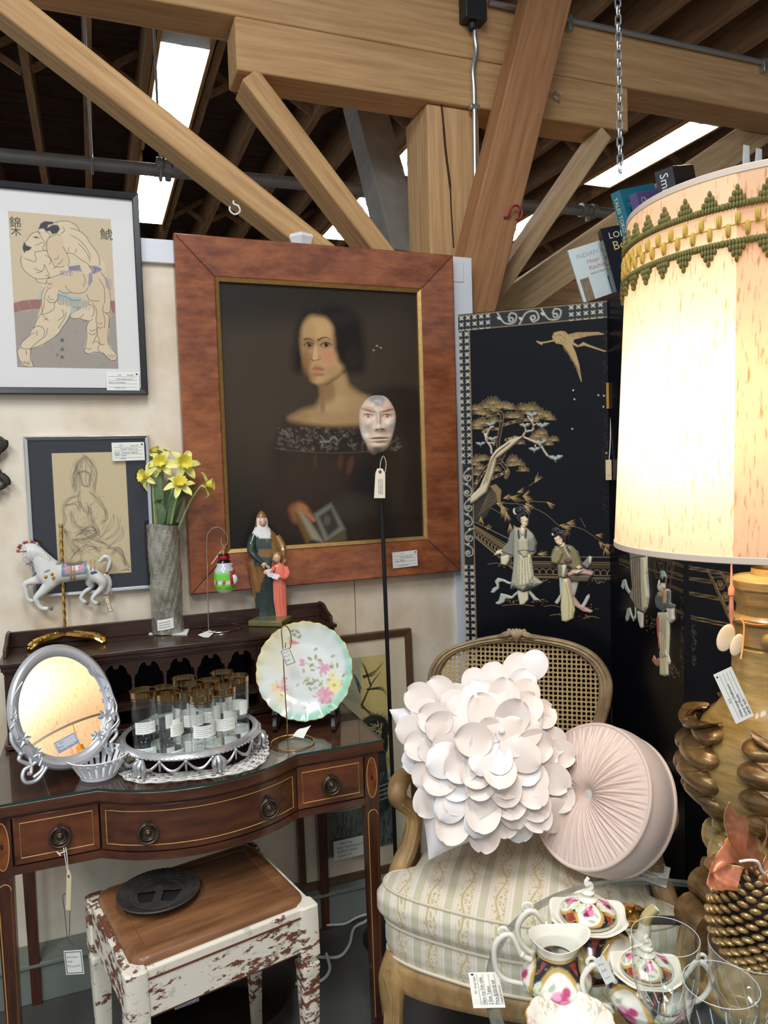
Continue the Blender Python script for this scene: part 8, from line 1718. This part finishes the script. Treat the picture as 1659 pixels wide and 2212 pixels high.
mb = MB(); pr = [(r*K7*.96, lz_(y)) for y, r in body][::-1]; mb.lathe(pr, 72); mb.build('body', M_olive, lamp, smooth=40)
for k in range(4): a = FA+k*PI/2; mb = MB(); mb.ell((75*K7*math.cos(a),75*K7*math.sin(a), lz_(1364)),0.0125,14,9); mb.build('stud', M_olive, lamp)
def leaf_at(a0):
 ys = [1776,1740,1705,1665,1625,1585,1550,1535]; rs_ = [92,130,155,167,165,152,130,118]
 def f(u, v):
  t = 2*u-1; s = v; y = float(np.interp(s, np.linspace(0,1,8), ys)); rb = float(np.interp(s, np.linspace(0,1,8), rs_))*K7*.96
  ridge = abs(math.sin(PI*(s*5.2+.7*abs(t)+.1)))**.6; w = .078*(math.sin(PI*min(1,.12+s*.80))**.7)*(.62+.38*abs(math.sin(PI*(s*5.2+.8)))**.6)
  h = .026*math.sqrt(max(0,1-t**4))*(.45+.55*ridge)-.009*math.exp(-(t/.07)**2)+.006*math.sin(PI*s)
  cu = max(0,(s-.84)/.16); h += .030*math.sin(cu*PI*.62); y += 34*cu*cu*(1 if cu > .5 else .4)
  r = rb-.006+h; a = a0+t*w/rb; return (r*math.cos(a), r*math.sin(a), lz_(y)+.020*abs(t)**1.5*math.sin(PI*s))
 mb = MB(); mb.grid(f, 44,84); return mb.build('acanthus_leaf', M_acan, lamp, smooth=180)
for k in range(4): leaf_at(FA-0.62-PI/4+k*PI/2+0.12)
for k in range(8):
 a = FA+k*PI/4+.3; mb = MB(); mb.ell((100*K7*math.cos(a),100*K7*math.sin(a), lz_(1785)),0.014,10,7); mb.ell((112*K7*math.cos(a+.3),112*K7*math.sin(a+.3), lz_(1838)),(0.022,0.022,0.030),12,8); mb.build('foot_boss', M_olive, lamp)
pz = lz_(1912)
mb = MB(); mb.lathe([(0,0),(0.150,0),(0.156,0.012),(0.150,0.022),(0.142,0.026),(0.138,0.040),(0.100,0.060),(0.07,0.075),(0.07, pz),(0, pz)],8, Matrix.Rotation(FA+PI/8,4, 'Z')); mb.build('plinth', M_olive, lamp, smooth=30, bevel=0.003)
for k in range(4):
 a = FA-0.95+k*PI/2; er = Vector((math.cos(a), math.sin(a),0)); et = Vector((-er.y, er.x, 0)); mb = MB()
 for r, z, q in ((0.098, pz-0.006,.026),(0.118, pz-0.05,.030)): mb.tube([er*r+et*-.032+Vector((0,0, z)), er*r+et*-.02+Vector((0,0, z)), er*r+et*.02+Vector((0,0, z)), er*r+et*.032+Vector((0,0, z))],[q, q*.85, q*.85, q],16)
 mb.tube([er*.08+Vector((0,0, pz-.05)), er*.12+Vector((0,0,.02))],[.03,.026],10); mb.build('scroll_foot', M_acan, lamp, smooth=50)
def shade_mat():
 m = bpy.data.materials.new('slub_shade_fabric'); m.use_nodes = True; nt = m.node_tree; nt.nodes.clear(); L = nt.links.new
 tc = _n(nt, 'ShaderNodeTexCoord'); mp = _n(nt, 'ShaderNodeMapping'); mp.inputs['Scale'].default_value = (190,190,26); L(tc.outputs['Object'], mp.inputs['Vector'])
 tx = _n(nt, 'ShaderNodeTexNoise'); tx.inputs['Scale'].default_value = 1.6; tx.inputs['Detail'].default_value = 4; L(mp.outputs[0], tx.inputs['Vector'])
 rp = _n(nt, 'ShaderNodeValToRGB'); e = rp.color_ramp.elements; e[0].position = 0.30; e[0].color = (*srgb(200,156,110),1); e[1].position = 0.42; e[1].color = (*srgb(240,212,182),1); L(tx.outputs['Fac'], rp.inputs['Fac'])
 d = _n(nt, 'ShaderNodeBsdfDiffuse'); tr = _n(nt, 'ShaderNodeBsdfTranslucent'); mx = _n(nt, 'ShaderNodeMixShader'); mx.inputs[0].default_value = 0.5; o = _n(nt, 'ShaderNodeOutputMaterial')
 L(rp.outputs[0], d.inputs[0]); L(rp.outputs[0], tr.inputs[0]); L(d.outputs[0], mx.inputs[1]); L(tr.outputs[0], mx.inputs[2]); L(mx.outputs[0], o.inputs[0]); return m
M_shade = shade_mat(); SB, ST = 1.310-TS, 1.820-TS; RB, RT = 0.233,0.208
def sr(z): return RB+(RT-RB)*(z-SB)/(ST-SB)
mb = MB(); mb.lathe([(sr(z), z) for z in np.linspace(SB, ST, 12)],120); shd = mb.build('shade', M_shade, lamp, smooth=180)
mb = MB(); a0 = FA-0.19; mb.grid(lambda u, v: ((sr(SB+(ST-SB)*v)-.0012)*math.cos(a0+.0+.235*u),(sr(SB+(ST-SB)*v)-.0012)*math.sin(a0+.235*u), SB+(ST-SB)*v),8,12); mb.build('shade_seam', M_shade, shd, smooth=180)
M_edge2 = mat('white_shade_edge', srgb(208,190,172),0.7)
for z, r in ((SB, RB),(ST, RT)): mb = MB(); mb.lathe([(r+.0012, z-.004),(r+.0012, z+.004),(r-.001, z+.0055),(r-.0025, z+.004),(r-.0025, z-.004),(r, z-.005),(r+.0012, z-.004)],120); mb.build('edge_binding', M_edge2, shd)
M_braid = mat('olive_braid', srgb(122,114,58),0.8, noise=0.35, nscale=120); M_braid2 = mat('gold_braid', srgb(196,164,74),0.8)
def ring_ell(mb, a, z, w, h):
 r = sr(z)+0.003; er = Vector((math.cos(a), math.sin(a),0)); et = Vector((-er.y, er.x, 0)); R_ = Matrix((et, er, Vector((0,0,1)))).transposed(); mb.ell(er*r+Vector((0,0, z)),(w, 0.004, h),7,5, R_)
NM = 38
for up_, zc in ((1, ST-0.046),(-1, ST-0.094)):
 mb = MB()
 for k in range(NM):
  a = 2*PI*k/NM+.05
  for row, n_ in ((0,9),(1,5),(2,3),(3,1)):
   for q in range(n_): ring_ell(mb, a+(q-(n_-1)/2)*2*PI/NM/8.6, zc+up_*row*0.0072,0.0026,0.0052)
 mb.build('braid_trim', M_braid, shd)
mb = MB()
for k in range(NM*3):
 a = 2*PI*k/NM/3; z = ST-0.064 if k % 2 else ST-0.078
 for d_ in (-.006,.006): ring_ell(mb, a+d_, z, 0.0022,0.010)
 b = 2*PI*(k+.5)/NM/3; r = sr(ST-.07)+.003; mb.tube([(r*math.cos(a), r*math.sin(a), ST-.0705),(r*math.cos(b), r*math.sin(b), ST-.072),(r*math.cos(b+.025), r*math.sin(b+.025), ST-.0705)],.0012,5)
mb.build('braid_lattice', M_braid2, shd)
mb = MB(); mb.tube([(0,0, lz_(1222)),(0,0, lz_(1190))],0.014,14); mb.tube([(0,0, lz_(1190)),(0,0, ST-0.02)],0.004,8)
for k in range(3): a = k*2.094; mb.tube([(0,0, ST-0.02),(sr(ST-.02)*math.cos(a), sr(ST-.02)*math.sin(a), ST-0.006)],0.002,6)
mb.build('socket', M_brass, lamp)
d = bpy.data.lights.new('bulb', 'POINT'); d.energy = LAMP_POWER; d.color = (1.0,0.86,0.66); d.shadow_soft_size = 0.045; o = bpy.data.objects.new('bulb_light', d); C.objects.link(o); o.parent = lamp; er = Vector((math.cos(FA), math.sin(FA),0)); o.location = er*0.045-Vector((_R.x, _R.y, 0))*0.075+Vector((0,0, SB+0.20))
ct = thing('price_tag', 'white price card hanging on orange ribbon from the neck of the gold lamp', 'tag', at(1600,1450, D=1.09)); M = frame(at(1590,1564, D=1.085), at(1629,1546, D=1.085)-at(1590,1564, D=1.085), at(1563,1452, D=1.085)-at(1590,1564, D=1.085))
M2 = M @ Matrix.Translation((0.0285,0,0)) @ Matrix.Rotation(PI/2,4, 'Z'); card('paper', M2,0.078,0.0285,[(0.03,0.021,0.005, '717', 0),(0.005,0.014,0.0055, '1960s Large Chalkware', 0),(0.005,0.008,0.0055, 'Lamp w/ Shade', 0),(0.005,0.002,0.0055, '68.00  N.F.', 0)], ct, seed=17)
mb = MB(); mb.tube(smooth_path([at(1588,1338, D=1.13), at(1606,1345, D=1.118), at(1605,1390, D=1.105), at(1600,1425, D=1.088)],5),0.0014,5); mb.tube(smooth_path([at(1606,1345, D=1.118), at(1640,1350, D=1.115), at(1690,1345, D=1.13)],5),0.0014,5); mb.build('ribbon', mat('orange_ribbon', srgb(214,136,70),0.6), ct, world=True)
t = thing('hanging_charm', 'pink glass drop and pale shell discs hanging beside the lamp neck', 'charm', at(1582,1260, D=1.19))
mb = MB(); Pk = [at(1580, y, D=1.17) for y in (1215,1262,1272,1285,1288,1330,1345,1352)]; mb.tube(Pk, [.0012,.002,.005,.005,.003,.004,.0015,.003],10); mb.build('drop', mat('pink_glass', srgb(222,150,120),0.15, coat=0.5), t, world=True)
for (x, y, rx, ry, s) in ((1568,1378,.0135,.022,0),(1592,1393,.010,.018,1)):
 mb = MB(); c = at(x, y, D=1.165-0.004*s); R_ = Matrix((_R, -_F, _U)).transposed() @ Matrix.Rotation(0.35,3, 'Y'); mb.ell(c, (rx, 0.003, ry),18,10, R_)
 for q in range(4): mb.tube([c+R_ @ Vector((-rx*.2+rx*.22*q, -.003, ry*.75)), c+R_ @ Vector((-rx*.5+rx*.4*q, -.0032,-ry*.5))],.0007,5)
 mb.build('shell_disc', mat('cream_shell', srgb(232,216,184),0.35), t, world=True)
# ================================================================== on the glass table
NVY, RST, GLT, IVO, ROS = srgb(30,32,44), srgb(150,62,44), srgb(206,168,92), srgb(234,232,218), srgb(186,44,110)
TP = Paint([(0,0),(8,0),(8,4),(0,4)],288,130, NVY); rt = random.Random(6)
for k in range(220): x, y = rt.uniform(0,8), rt.uniform(.2,3.2); TP.line([(x, y),(x+.1, y-.08),(x+.18, y+.03)], GLT, .03,.8,2)
TP.poly([(0,0),(8,0),(8,.28),(0,.28)], GLT, .6); TP.poly([(0,3.15),(8,3.15),(8,4),(0,4)], srgb(190,178,140),1); TP.poly([(0,3.5),(8,3.5),(8,4),(0,4)], IVO, 1)
for k in range(4):
 x = 1+2*k; TP.ell((x, 1.75),.92,1.28, GLT, .12,.9); TP.ell((x, 1.75),.74,1.05, IVO, .08); TP.poly([(x-1.3,.4),(x-.7,.4),(x-1,1.0)], RST, .8); TP.poly([(x-1.35,2.55),(x-1,2.1),(x-.65,2.55),(x-1,3.1)], RST, .8); TP.line([(x-1.35,2.55),(x-1,2.1),(x-.65,2.55),(x-1,3.1),(x-1.35,2.55)], GLT, .04)
 for q in range(6): TP.ell((x-1+.26*math.cos(q*1.05),1.6+.3*math.sin(q*1.05)),.2,.12, srgb(206,220,200),.3,1, q*1.05)
 TP.ell((x-1,1.6),.09,.1, srgb(220,190,80),.3)
 for dx, dy, r, c in ((0,0,.36, ROS),(.16,.12,.2, srgb(226,130,170)),(-.2,.3,.18, srgb(120,24,70)),(.28,-.4,.16, ROS),(-.12,-.22,.16, srgb(230,160,190))): TP.ell((x+dx, 1.75+dy), r, r*1.1, c, .5,.95)
 for dx, dy in ((-.4,.1),(.42,.3),(.1,.7),(-.3,-.5)): TP.ell((x+dx, 1.75+dy),.2,.1, srgb(150,176,150),.4,.8, dx*3)
def painted_lathe(prof, t, name, v0=0.0, v1=1.0, fn=None, rot=0.0, tint=None):
 n_ = 140; k = 70; mb = MB(); pz_ = [p[1] for p in prof]; s = np.linspace(0, len(prof)-1, k+1)
 for i in range(k+1):
  r = float(np.interp(s[i], range(len(prof)),[p[0] for p in prof])); z = float(np.interp(s[i], range(len(prof)), pz_)); v = v0+(v1-v0)*i/k
  for j in range(n_):
   a = 2*PI*j/n_+rot; rr, zz = (fn(a, i/k, r, z) if fn else (r, z)); mb.col[len(mb.v)] = tuple(TP.img[int(min(129, max(0,(1-v)*129))), int(j/n_*287)]) if tint is None else tint(i/k, a); mb.v.append((rr*math.cos(a), rr*math.sin(a), zz))
 for i in range(k):
  for j in range(n_): mb.f.append((i*n_+j, i*n_+(j+1) % n_, (i+1)*n_+(j+1) % n_, (i+1)*n_+j)); mb.mi.append(0)
 return mb.build(name, M_pig, t, weld=False, smooth=180)
M_china = mat('ivory_china', srgb(232,228,212),0.15, coat=0.5); M_cg = mat('gilded_china', srgb(206,186,132),0.22, metal=0.35, coat=0.4)
rim = lambda u, a: IVO if u < .7 else GLT
wav = lambda a, u, r, z: (r*(1+.05*math.cos(6*a)*u), z+.003*math.cos(6*a)*u)
def handle(t, s, lft, h0, h1, out, m=M_china):
 d_ = -_R.copy() if lft else _R.copy(); d_.z = 0; d_.normalize(); mb = MB(); V = lambda x, z: d_*(x*s)+Vector((0,0, z*s)); a, b = out; p = smooth_path([V(a-.004, h0+.014), V(a+.014, h0+.026), V(a+.030, h1+.004), V(b-.010, h1+.004), V(b+.004, h1-.018), V(b+.002, h0), V(b-.014, h0-.022), V(a+.012, h0-.032), V(a+.006, h0-.042)],6)
 mb.tube(p, interp([.005*s, .0042*s, .005*s, .006*s, .0052*s, .0046*s, .0046*s, .0042*s, .005*s], len(p)),10); c = V(b-.012, h1+.012); mb.tube([c+V(.008*math.cos(q),.008*math.sin(q)) for q in np.linspace(0,2*PI, 14, endpoint=False)],.0034*s, 7, True); mb.ell(V(a+.012, h0+.024),.006*s, 8,6); mb.build('handle', m, t)
def pot(name, label, c, s, spout=False, lid=True):
 t = thing(name, label, 'teapot' if spout else 'sugar bowl', (c.x, c.y, TS))
 B = [(0.0,0),(.040,0),(.042,.004),(.036,.010),(.046,.016),(.062,.030),(.069,.046),(.066,.060),(.054,.076),(.046,.084),(.047,.090)]
 painted_lathe([(r*s, z*s) for r, z in B], t, 'body', 0.0,1.0, rot=FA2)
 painted_lathe([(.046*s, .088*s),(.058*s, .092*s),(.064*s, .098*s),(.060*s, .099*s),(.052*s, .095*s),(.044*s, .094*s)], t, 'collar', fn=lambda a, u, r, z: wav(a, math.sin(PI*min(1, u*1.2)), r, z), tint=lambda u, a: GLT if u < .35 else IVO)
 if lid:
  ld = painted_lathe([(.046*s, .096*s),(.045*s, .104*s),(.036*s, .114*s),(.022*s, .121*s),(.010*s, .124*s),(.006*s, .128*s)], t, 'lid', .12,.95, rot=FA2+.7)
  mb = MB(); mb.lathe([(.014*s, .120*s),(.016*s, .125*s),(.008*s, .131*s),(.011*s, .136*s),(.004*s, .140*s)],16); mb.tube(smooth_path([(0,0,.136*s),(.006*s, 0,.146*s),(-.004*s, 0,.152*s),(.002*s, 0,.160*s)],5),[.006*s]*5+[.005*s]*5+[.003*s]*6,8); mb.build('knob', M_china, ld)
 handle(t, s, True, .058,.100,(.058,.112))
 if spout:
  d_ = Vector((_R.x, _R.y, 0)).normalized(); V = lambda x, z: d_*(x*s)+Vector((0,0, z*s)); p = smooth_path([V(.055,.036), V(.080,.044), V(.092,.064), V(.096,.088), V(.112,.106)],6); mb = MB(); mb.tube(p, interp([.020*s, .015*s, .011*s, .009*s, .008*s], len(p)),12, cap=False); sp_ = mb.build('spout', M_china, t); mb = MB(); mb.tube(p[-9:], interp([.0098*s, .0092*s, .0086*s],9),12, cap=False); mb.build('spout_tip', M_cg, sp_)
 else: handle(t, s, False, .058,.100,(.058,.112))
 return t
FA2 = FA+0.35
pot('teapot', 'painted china teapot with roses, dark blue panels and gold, behind the cream jug', at(1272,2098, z=TBZ),1.0, True)
sg = at(1398,2203, z=TBZ); pot('sugar_bowl', 'lidded painted china sugar bowl with roses seen behind the clear goblet', sg, 0.83)
ct = thing('price_tag', 'small paper tag hanging on the left handle of the painted sugar bowl', 'tag', at(1312,2060, D=1.09)); M = frame(at(1309,2128, D=1.08), at(1322,2122, D=1.08)-at(1306,2130, D=1.08), at(1292,2068, D=1.08)-at(1309,2128, D=1.08)); card('paper', M, .016,.040,[(.003,.028,.004, None, .010),(.003,.018,.004, None, .010),(.003,.008,.004, None, .010)], ct, seed=18, printed=False, dot=False)
mb = MB(); mb.tube(smooth_path([at(1316,2040, D=1.09), at(1300,2062, D=1.08), at(1296,2072, D=1.08)],4),.0006,5); mb.build('string', STRING, ct, world=True)
jc = at(1203,2163, z=TBZ); t = thing('cream_jug', 'small painted china cream jug with a wavy white lip, in front of the teapot', 'jug', (jc.x, jc.y, TS)); s = 0.86
painted_lathe([(r*s, z*s) for r, z in ((0.0,0),(.038,0),(.040,.004),(.036,.010),(.050,.020),(.062,.036),(.063,.048),(.054,.064),(.042,.080),(.036,.092),(.037,.100))], t, 'body', 0.0,1.0, rot=FA2-.8)
ra = math.atan2(_R.y, _R.x)
def lip(a, u, r, z): d_ = math.cos(a-ra); return r*(1+u*(.45*max(0, d_)**3+.12*max(0,-d_)**2)), z+u*(.010*max(0, d_)**2+.006*max(0,-d_)**2-.004*abs(math.sin(a-ra)))
painted_lathe([(.036*s, .098*s),(.038*s, .108*s),(.044*s, .122*s),(.042*s, .122*s),(.034*s, .104*s),(.030*s, .085*s)], t, 'lip', fn=lambda a, u, r, z: lip(a, min(1, u*2) if u < .5 else min(1,(1-u)*2.2), r, z), tint=lambda u, a: IVO)
handle(t, s, True, .066,.122,(.050,.108))
bc2 = at(1232,2206, z=TBZ+.045); t = thing('scalloped_bowl', 'white scalloped china bowl with gold leaf sprays at the bottom edge of view', 'bowl', (bc2.x, bc2.y, TS))
BP = Paint([(-1,-1),(1,-1),(1,1),(-1,1)],150,150, srgb(238,234,224))
for k in range(340): a = rt.uniform(0,6.28); r = rt.gauss(.88,.07); BP.ell((r*math.cos(a), r*math.sin(a)),.03,.018, rt.choice([srgb(196,160,100), srgb(214,190,140), srgb(176,178,184)]),.4,.7 if math.sin(a*5) > -.4 else .2, a*3)
mb = MB(); n_ = 120; SC = [(0,.004),(.2,.004),(.42,.007),(.6,.016),(.78,.03),(.92,.041),(1.0,.046)]
for i in range(37):
 for j in range(n_):
  a = 2*PI*j/n_; u = i/36*6; r = float(np.interp(u, range(7),[p[0] for p in SC])); z = float(np.interp(u, range(7),[p[1] for p in SC])); k = 1+.035*abs(math.sin(a*7))*(i/36)**2; x, y = r*math.cos(a), r*math.sin(a)
  mb.col[len(mb.v)] = tuple(BP.img[int((y+1)*74.5), int((x+1)*74.5)]) if i < 36 else GLT; mb.v.append((.062*k*x, .062*k*y, z))
for i in range(36):
 for j in range(n_): mb.f.append((i*n_+j, i*n_+(j+1) % n_, (i+1)*n_+(j+1) % n_, (i+1)*n_+j)); mb.mi.append(0)
o = mb.build('bowl', M_pig, t, weld=False); q = o.modifiers.new('t', 'SOLIDIFY'); q.thickness = .003
M_gob = glass_mat('goblet_glass', (0.99,1.0,0.995))
def goblet(label, c, r):
 t = thing('wine_goblet', label, 'goblet', (c.x, c.y, TS), group='clear wine goblets'); h = c.z-TS; z0 = h*.42
 mb = MB(); mb.lathe([(0,0),(.034,0),(.034,.002),(.012,.006),(.0045,.016),(.004, z0*.5),(.0055, z0-.012),(.010, z0-.004),(r*.5, z0+.008),(r*.82, z0+.030),(r*.97, z0+.062),(r, h),(r-.0014, h),(r*.95, z0+.062),(r*.78, z0+.034),(r*.4, z0+.014),(0, z0+.008)],56); mb.build('glass', M_gob, t)
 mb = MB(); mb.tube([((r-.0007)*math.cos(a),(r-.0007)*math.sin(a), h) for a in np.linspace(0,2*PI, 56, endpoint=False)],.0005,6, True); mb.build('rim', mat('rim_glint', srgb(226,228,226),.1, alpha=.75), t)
 for k in range(14):
  mb = MB(); a = 2*PI*k/14; mb.tube([(r*.45*math.cos(a), r*.45*math.sin(a), z0+.006),(r*.80*math.cos(a+.12), r*.80*math.sin(a+.12), z0+.028),((r*.93)*math.cos(a+.2),(r*.93)*math.sin(a+.2), z0+.050)],.0008,5); mb.build('cut_line', mat('cut_glass_line', srgb(230,232,232),.15, alpha=.55), t)
 return t
goblet('clear goblet standing in front of the painted sugar bowl', at(1437,2022, D=1.02),.0445)
goblet('nearest clear goblet, cut off by the bottom edge of view', at(1557,2125, D=.93),.0448)
g3 = at(1625,2045, D=1.0); goblet('clear goblet holding the gold pinecone', g3,.055)
pc3 = at(1628,1985, D=1.0); t = thing('gold_pinecone', 'large gold tipped pinecone sitting in a clear goblet, tied with copper ribbon', 'pinecone', pc3)
M_gcone = mat('gold_scale_paint', srgb(200,168,112),.35, metal=.6, noise=.3, nscale=60); M_dk = mat('dark_cone', srgb(44,32,26),.8)
mb = MB(); mb.ell((0,0,0),(.040,.040,.056),20,12); mb.build('core', M_dk, t)
up = MB(); up.ell((0,0,0),(.0078,.0036,.0070),8,6); so = None; n_in = 0; rest = MB()
for k in range(250):
 f = (k+.5)/250; z = 1-2*f; a = k*2.39996; rr = math.sqrt(max(0,1-z*z)); n3 = Vector((rr*math.cos(a), rr*math.sin(a), z)); p = Vector((n3.x*.054, n3.y*.054, n3.z*.062))
 tz = (n3+Vector((0,0,.35))).normalized(); xx = Vector((-n3.y, n3.x, 0)).normalized() if rr > .05 else Vector((1,0,0)); Ms = frame(p, xx, tz.cross(xx)*1) @ Matrix.Scale(.65+.45*rr, 4)
 if n3.dot(_F) > .25 or f > .85 or n_in >= 100: rest.M = Ms; rest.ell((0,0,0),(.0078,.0036,.0070),8,6); continue
 if so is None: so = up.build('scale', M_gcone, t); o = so
 else: o = so.copy(); C.objects.link(o); o.parent = t
 o.matrix_local = Ms; n_in += 1
rest.M = None; o = rest.build('scales', M_gcone, t, weld=False); o['kind'] = 'stuff'
t = thing('ribbon_bow', 'crumpled sheer copper ribbon bow on top of the gold pinecone', 'ribbon', pc3+Vector((0,0,.06)))
M_org = mat('copper_organza', srgb(206,128,96),.3, metal=.35, alpha=.72, noise=.3, nscale=50); M_wired = mat('gold_ribbon_edge', srgb(214,180,120),.3, metal=.8)
for i, pth in enumerate(([(1630,1885),(1600,1840),(1590,1800),(1594,1752)],[(1630,1890),(1580,1840),(1545,1860),(1536,1895),(1600,1900)],[(1632,1888),(1625,1840),(1612,1800),(1600,1780)],[(1635,1890),(1665,1850),(1680,1870),(1650,1895)],[(1625,1892),(1570,1905),(1545,1890),(1560,1850)],[(1640,1890),(1650,1830),(1661,1770)])):
 P_ = smooth_path([at(x, y, D=1.0-.012*q+.01*i) for q, (x, y) in enumerate(pth)],6); w = .014 if i != 1 else .02; mb = MB(); n_ = len(P_)-1; sd = (_F*.75+_R*.5*(1 if i % 2 else -1)+_U*.3).normalized()
 f = lambda u, v: P_[int(round(v*n_))]+sd*(w*(2*u-1)*min(1,.35+v*2)*(1.1 if v < .9 else 1))+_U*(.004*math.sin(9*v+5*u+i))+_F*(.004*math.cos(12*v+3*u))
 mb.grid(f, 8, n_); o = mb.build('loop', M_org, t, world=True, smooth=180)
 mb = MB(); mb.tube([f(1, q/n_) for q in range(n_+1)],.0009,5); mb.build('gold_edge', M_wired, o, world=True, smooth=180)
mb = MB(); mb.tube(smooth_path([at(1597,1861, D=.97), at(1620,1858, D=.965), at(1637,1862, D=.965), at(1645,1880, D=.97), at(1652,1888, D=.975)],5),.0018,6); mb.build('tie', STRING, t, world=True)
bq = at(1362,1985, z=TBZ); mb = MB(); mb.lathe([(.032,0),(.034,.004),(.030,.012),(.018,.018),(.008,.020),(.008,.026),(.0,.027)],48, Matrix.Translation((bq.x, bq.y, TS)), fn=lambda a, i, z: 1+.03*math.cos(18*a)*(i < 4)); o = mb.build('brass_knob', M_brs); tag(o, 'round fluted brass knob standing behind the teapot spout', 'knob')
# ================================================================== books on the bookcase behind the screen
BZ = 1.93; t = thing('bookcase', 'tall dark bookcase mostly hidden behind the black folding screen', 'bookcase', (1.62,1.65,0))
mb = MB(); mb.box((1.44,.95, BZ-.03),(1.80,2.14, BZ)); mb.build('top_board', M_walnut, t, smooth=0, world=True)
for y in (1.56,2.12): mb = MB(); mb.box((1.46, y-.01,0),(1.80, y+.01, BZ-.03)); mb.build('side_panel', M_walnut, t, smooth=0, world=True)
def book(label, px_, py_, ang, lean_, w, h, th, cover, texts, roll=0.0):
 """(px_, py_): the upper spine corner in the photo; the book stands on the bookcase top"""
 Rm = Matrix.Rotation(ang, 4, 'Z') @ Matrix.Rotation(roll, 4, 'Y') @ Matrix.Rotation(lean_, 4, 'X'); up_ = Rm @ Vector((0,0, h)); M = Matrix.Translation(at(px_, py_, z=BZ+.001+up_.z)-up_) @ Rm; t = thing('book', label, 'book', M=M, group='books on top of the bookcase')
 mb = MB(); mb.box((0,0,0),(w, .003, h)); mb.box((0, th-.003,0),(w, th, h)); mb.box((0,0,0),(.003, th, h)); mb.build('cover', cover, t, smooth=30, bevel=.001)
 mb = MB(); mb.box((.003,.003,.004),(w-.004, th-.003, h-.004)); mb.build('pages', mat('book_pages', srgb(226,218,200),.9), t, smooth=0)
 for side, x, z, sz_, body, col in texts:
  mb = MB(); T = (Matrix.Translation((x, -.0006, z)) @ Matrix.Rotation(PI/2,4, 'X')) if side == 'c' else (Matrix.Translation((-.0006, x, z)) @ Matrix.Rotation(-PI/2,4, 'Z') @ Matrix.Rotation(PI/2,4, 'X') @ Matrix.Rotation(-PI/2,4, 'Z'))
  text_into(mb, body, T, sz_); mb.build('title', mat('print_%d_%d_%d' % col, srgb(*col),.5), t, smooth=0, weld=False)
 return t
M_bl = mat('glossy_black_cover', srgb(34,38,44),.15, coat=.6); M_pale = mat('pale_cover', srgb(214,224,222),.35); M_teal = mat('teal_cover', srgb(30,110,130),.2, coat=.5); M_pur = mat('purple_cover', srgb(92,80,130),.4)
b1_ = book('pale paperback about kachina dolls leaning beside the black book', 1226,541,-.45,-.10,.19,.24,.016, M_pale, [('c', .02,.20,.022, 'INDIAN CHIEFS', (176,168,176)),('c', .05,.175,.021, 'Hopi', (196,120,110)),('c', .05,.152,.021, 'Kachina Dolls', (196,120,110)),('c', .05,.135,.011, 'with a Key to their Identification', (90,90,100))],-.26)
mb = MB(); mb.box((.10,-.0008,.01),(.18,0,.115)); mb.build('cover_picture', mat('blue_print', srgb(70,110,160),.5, noise=.4, nscale=40), b1_, smooth=0); mb = MB(); mb.box((.01,-.0008,.01),(.04,0,.13)); mb.build('cover_picture', mat('brown_print', srgb(150,126,96),.5, noise=.5, nscale=60), b1_, smooth=0)
book('thick glossy black hardback with gold lettering, half hidden by the lampshade', 1297,494,-.30,-.12,.19,.285,.03, M_bl, [('c', .02,.245,.030, 'LORDS', (226,220,190)),('c', .025,.205,.042, 'Book', (214,196,120)),('s', .02,.25,.018, 'LORDS OF the Saddle', (214,206,170))],-.2)
book('teal hardback standing left of the purple book above the lampshade rim', 1338,410,.25,-.1,.16,.25,.03, M_teal, [('c', .02,.2,.016, 'TALES TOKO OR', (214,224,190)),('s', .024,.235,.016, 'TALES TOKO', (214,224,190))],-.3)
book('purple book right of the teal hardback above the lampshade rim', 1374,416,.25,-.1,.15,.235,.025, M_pur, [('c', .012,.205,.022, 'Ch', (226,214,190))],-.3)
book('black hardback with white spine lettering tilted above the lampshade', 1452,358,.55,-.1,.20,.26,.045, M_bl, [('s', .034,.25,.030, 'Smithsonian', (226,226,222)),('c', .04,.2,.02, 'Natural', (150,110,110))],-.3)
for k, x in enumerate((1612,1632,1655)):
 c = at(x, 330, D=1.62); mb = MB(); z1 = c.z+.016-.006*k; mb.grid(lambda u, v: (c.x+.016*(1-v*.55)*math.cos(2*PI*u)*1.2+.01*k*v, c.y+.008*(1-v)*math.sin(2*PI*u), BZ+(z1-BZ)*v),14,8, wrap_u=True); o = mb.build('plastic_sleeve', mat('cloudy_plastic', srgb(216,222,222),.25, alpha=.55)); tag(o, ('leftmost', 'middle', 'rightmost')[k]+' of three clear plastic sleeves pointing up above the lampshade', 'sleeve', 'plastic sleeves above the lampshade')
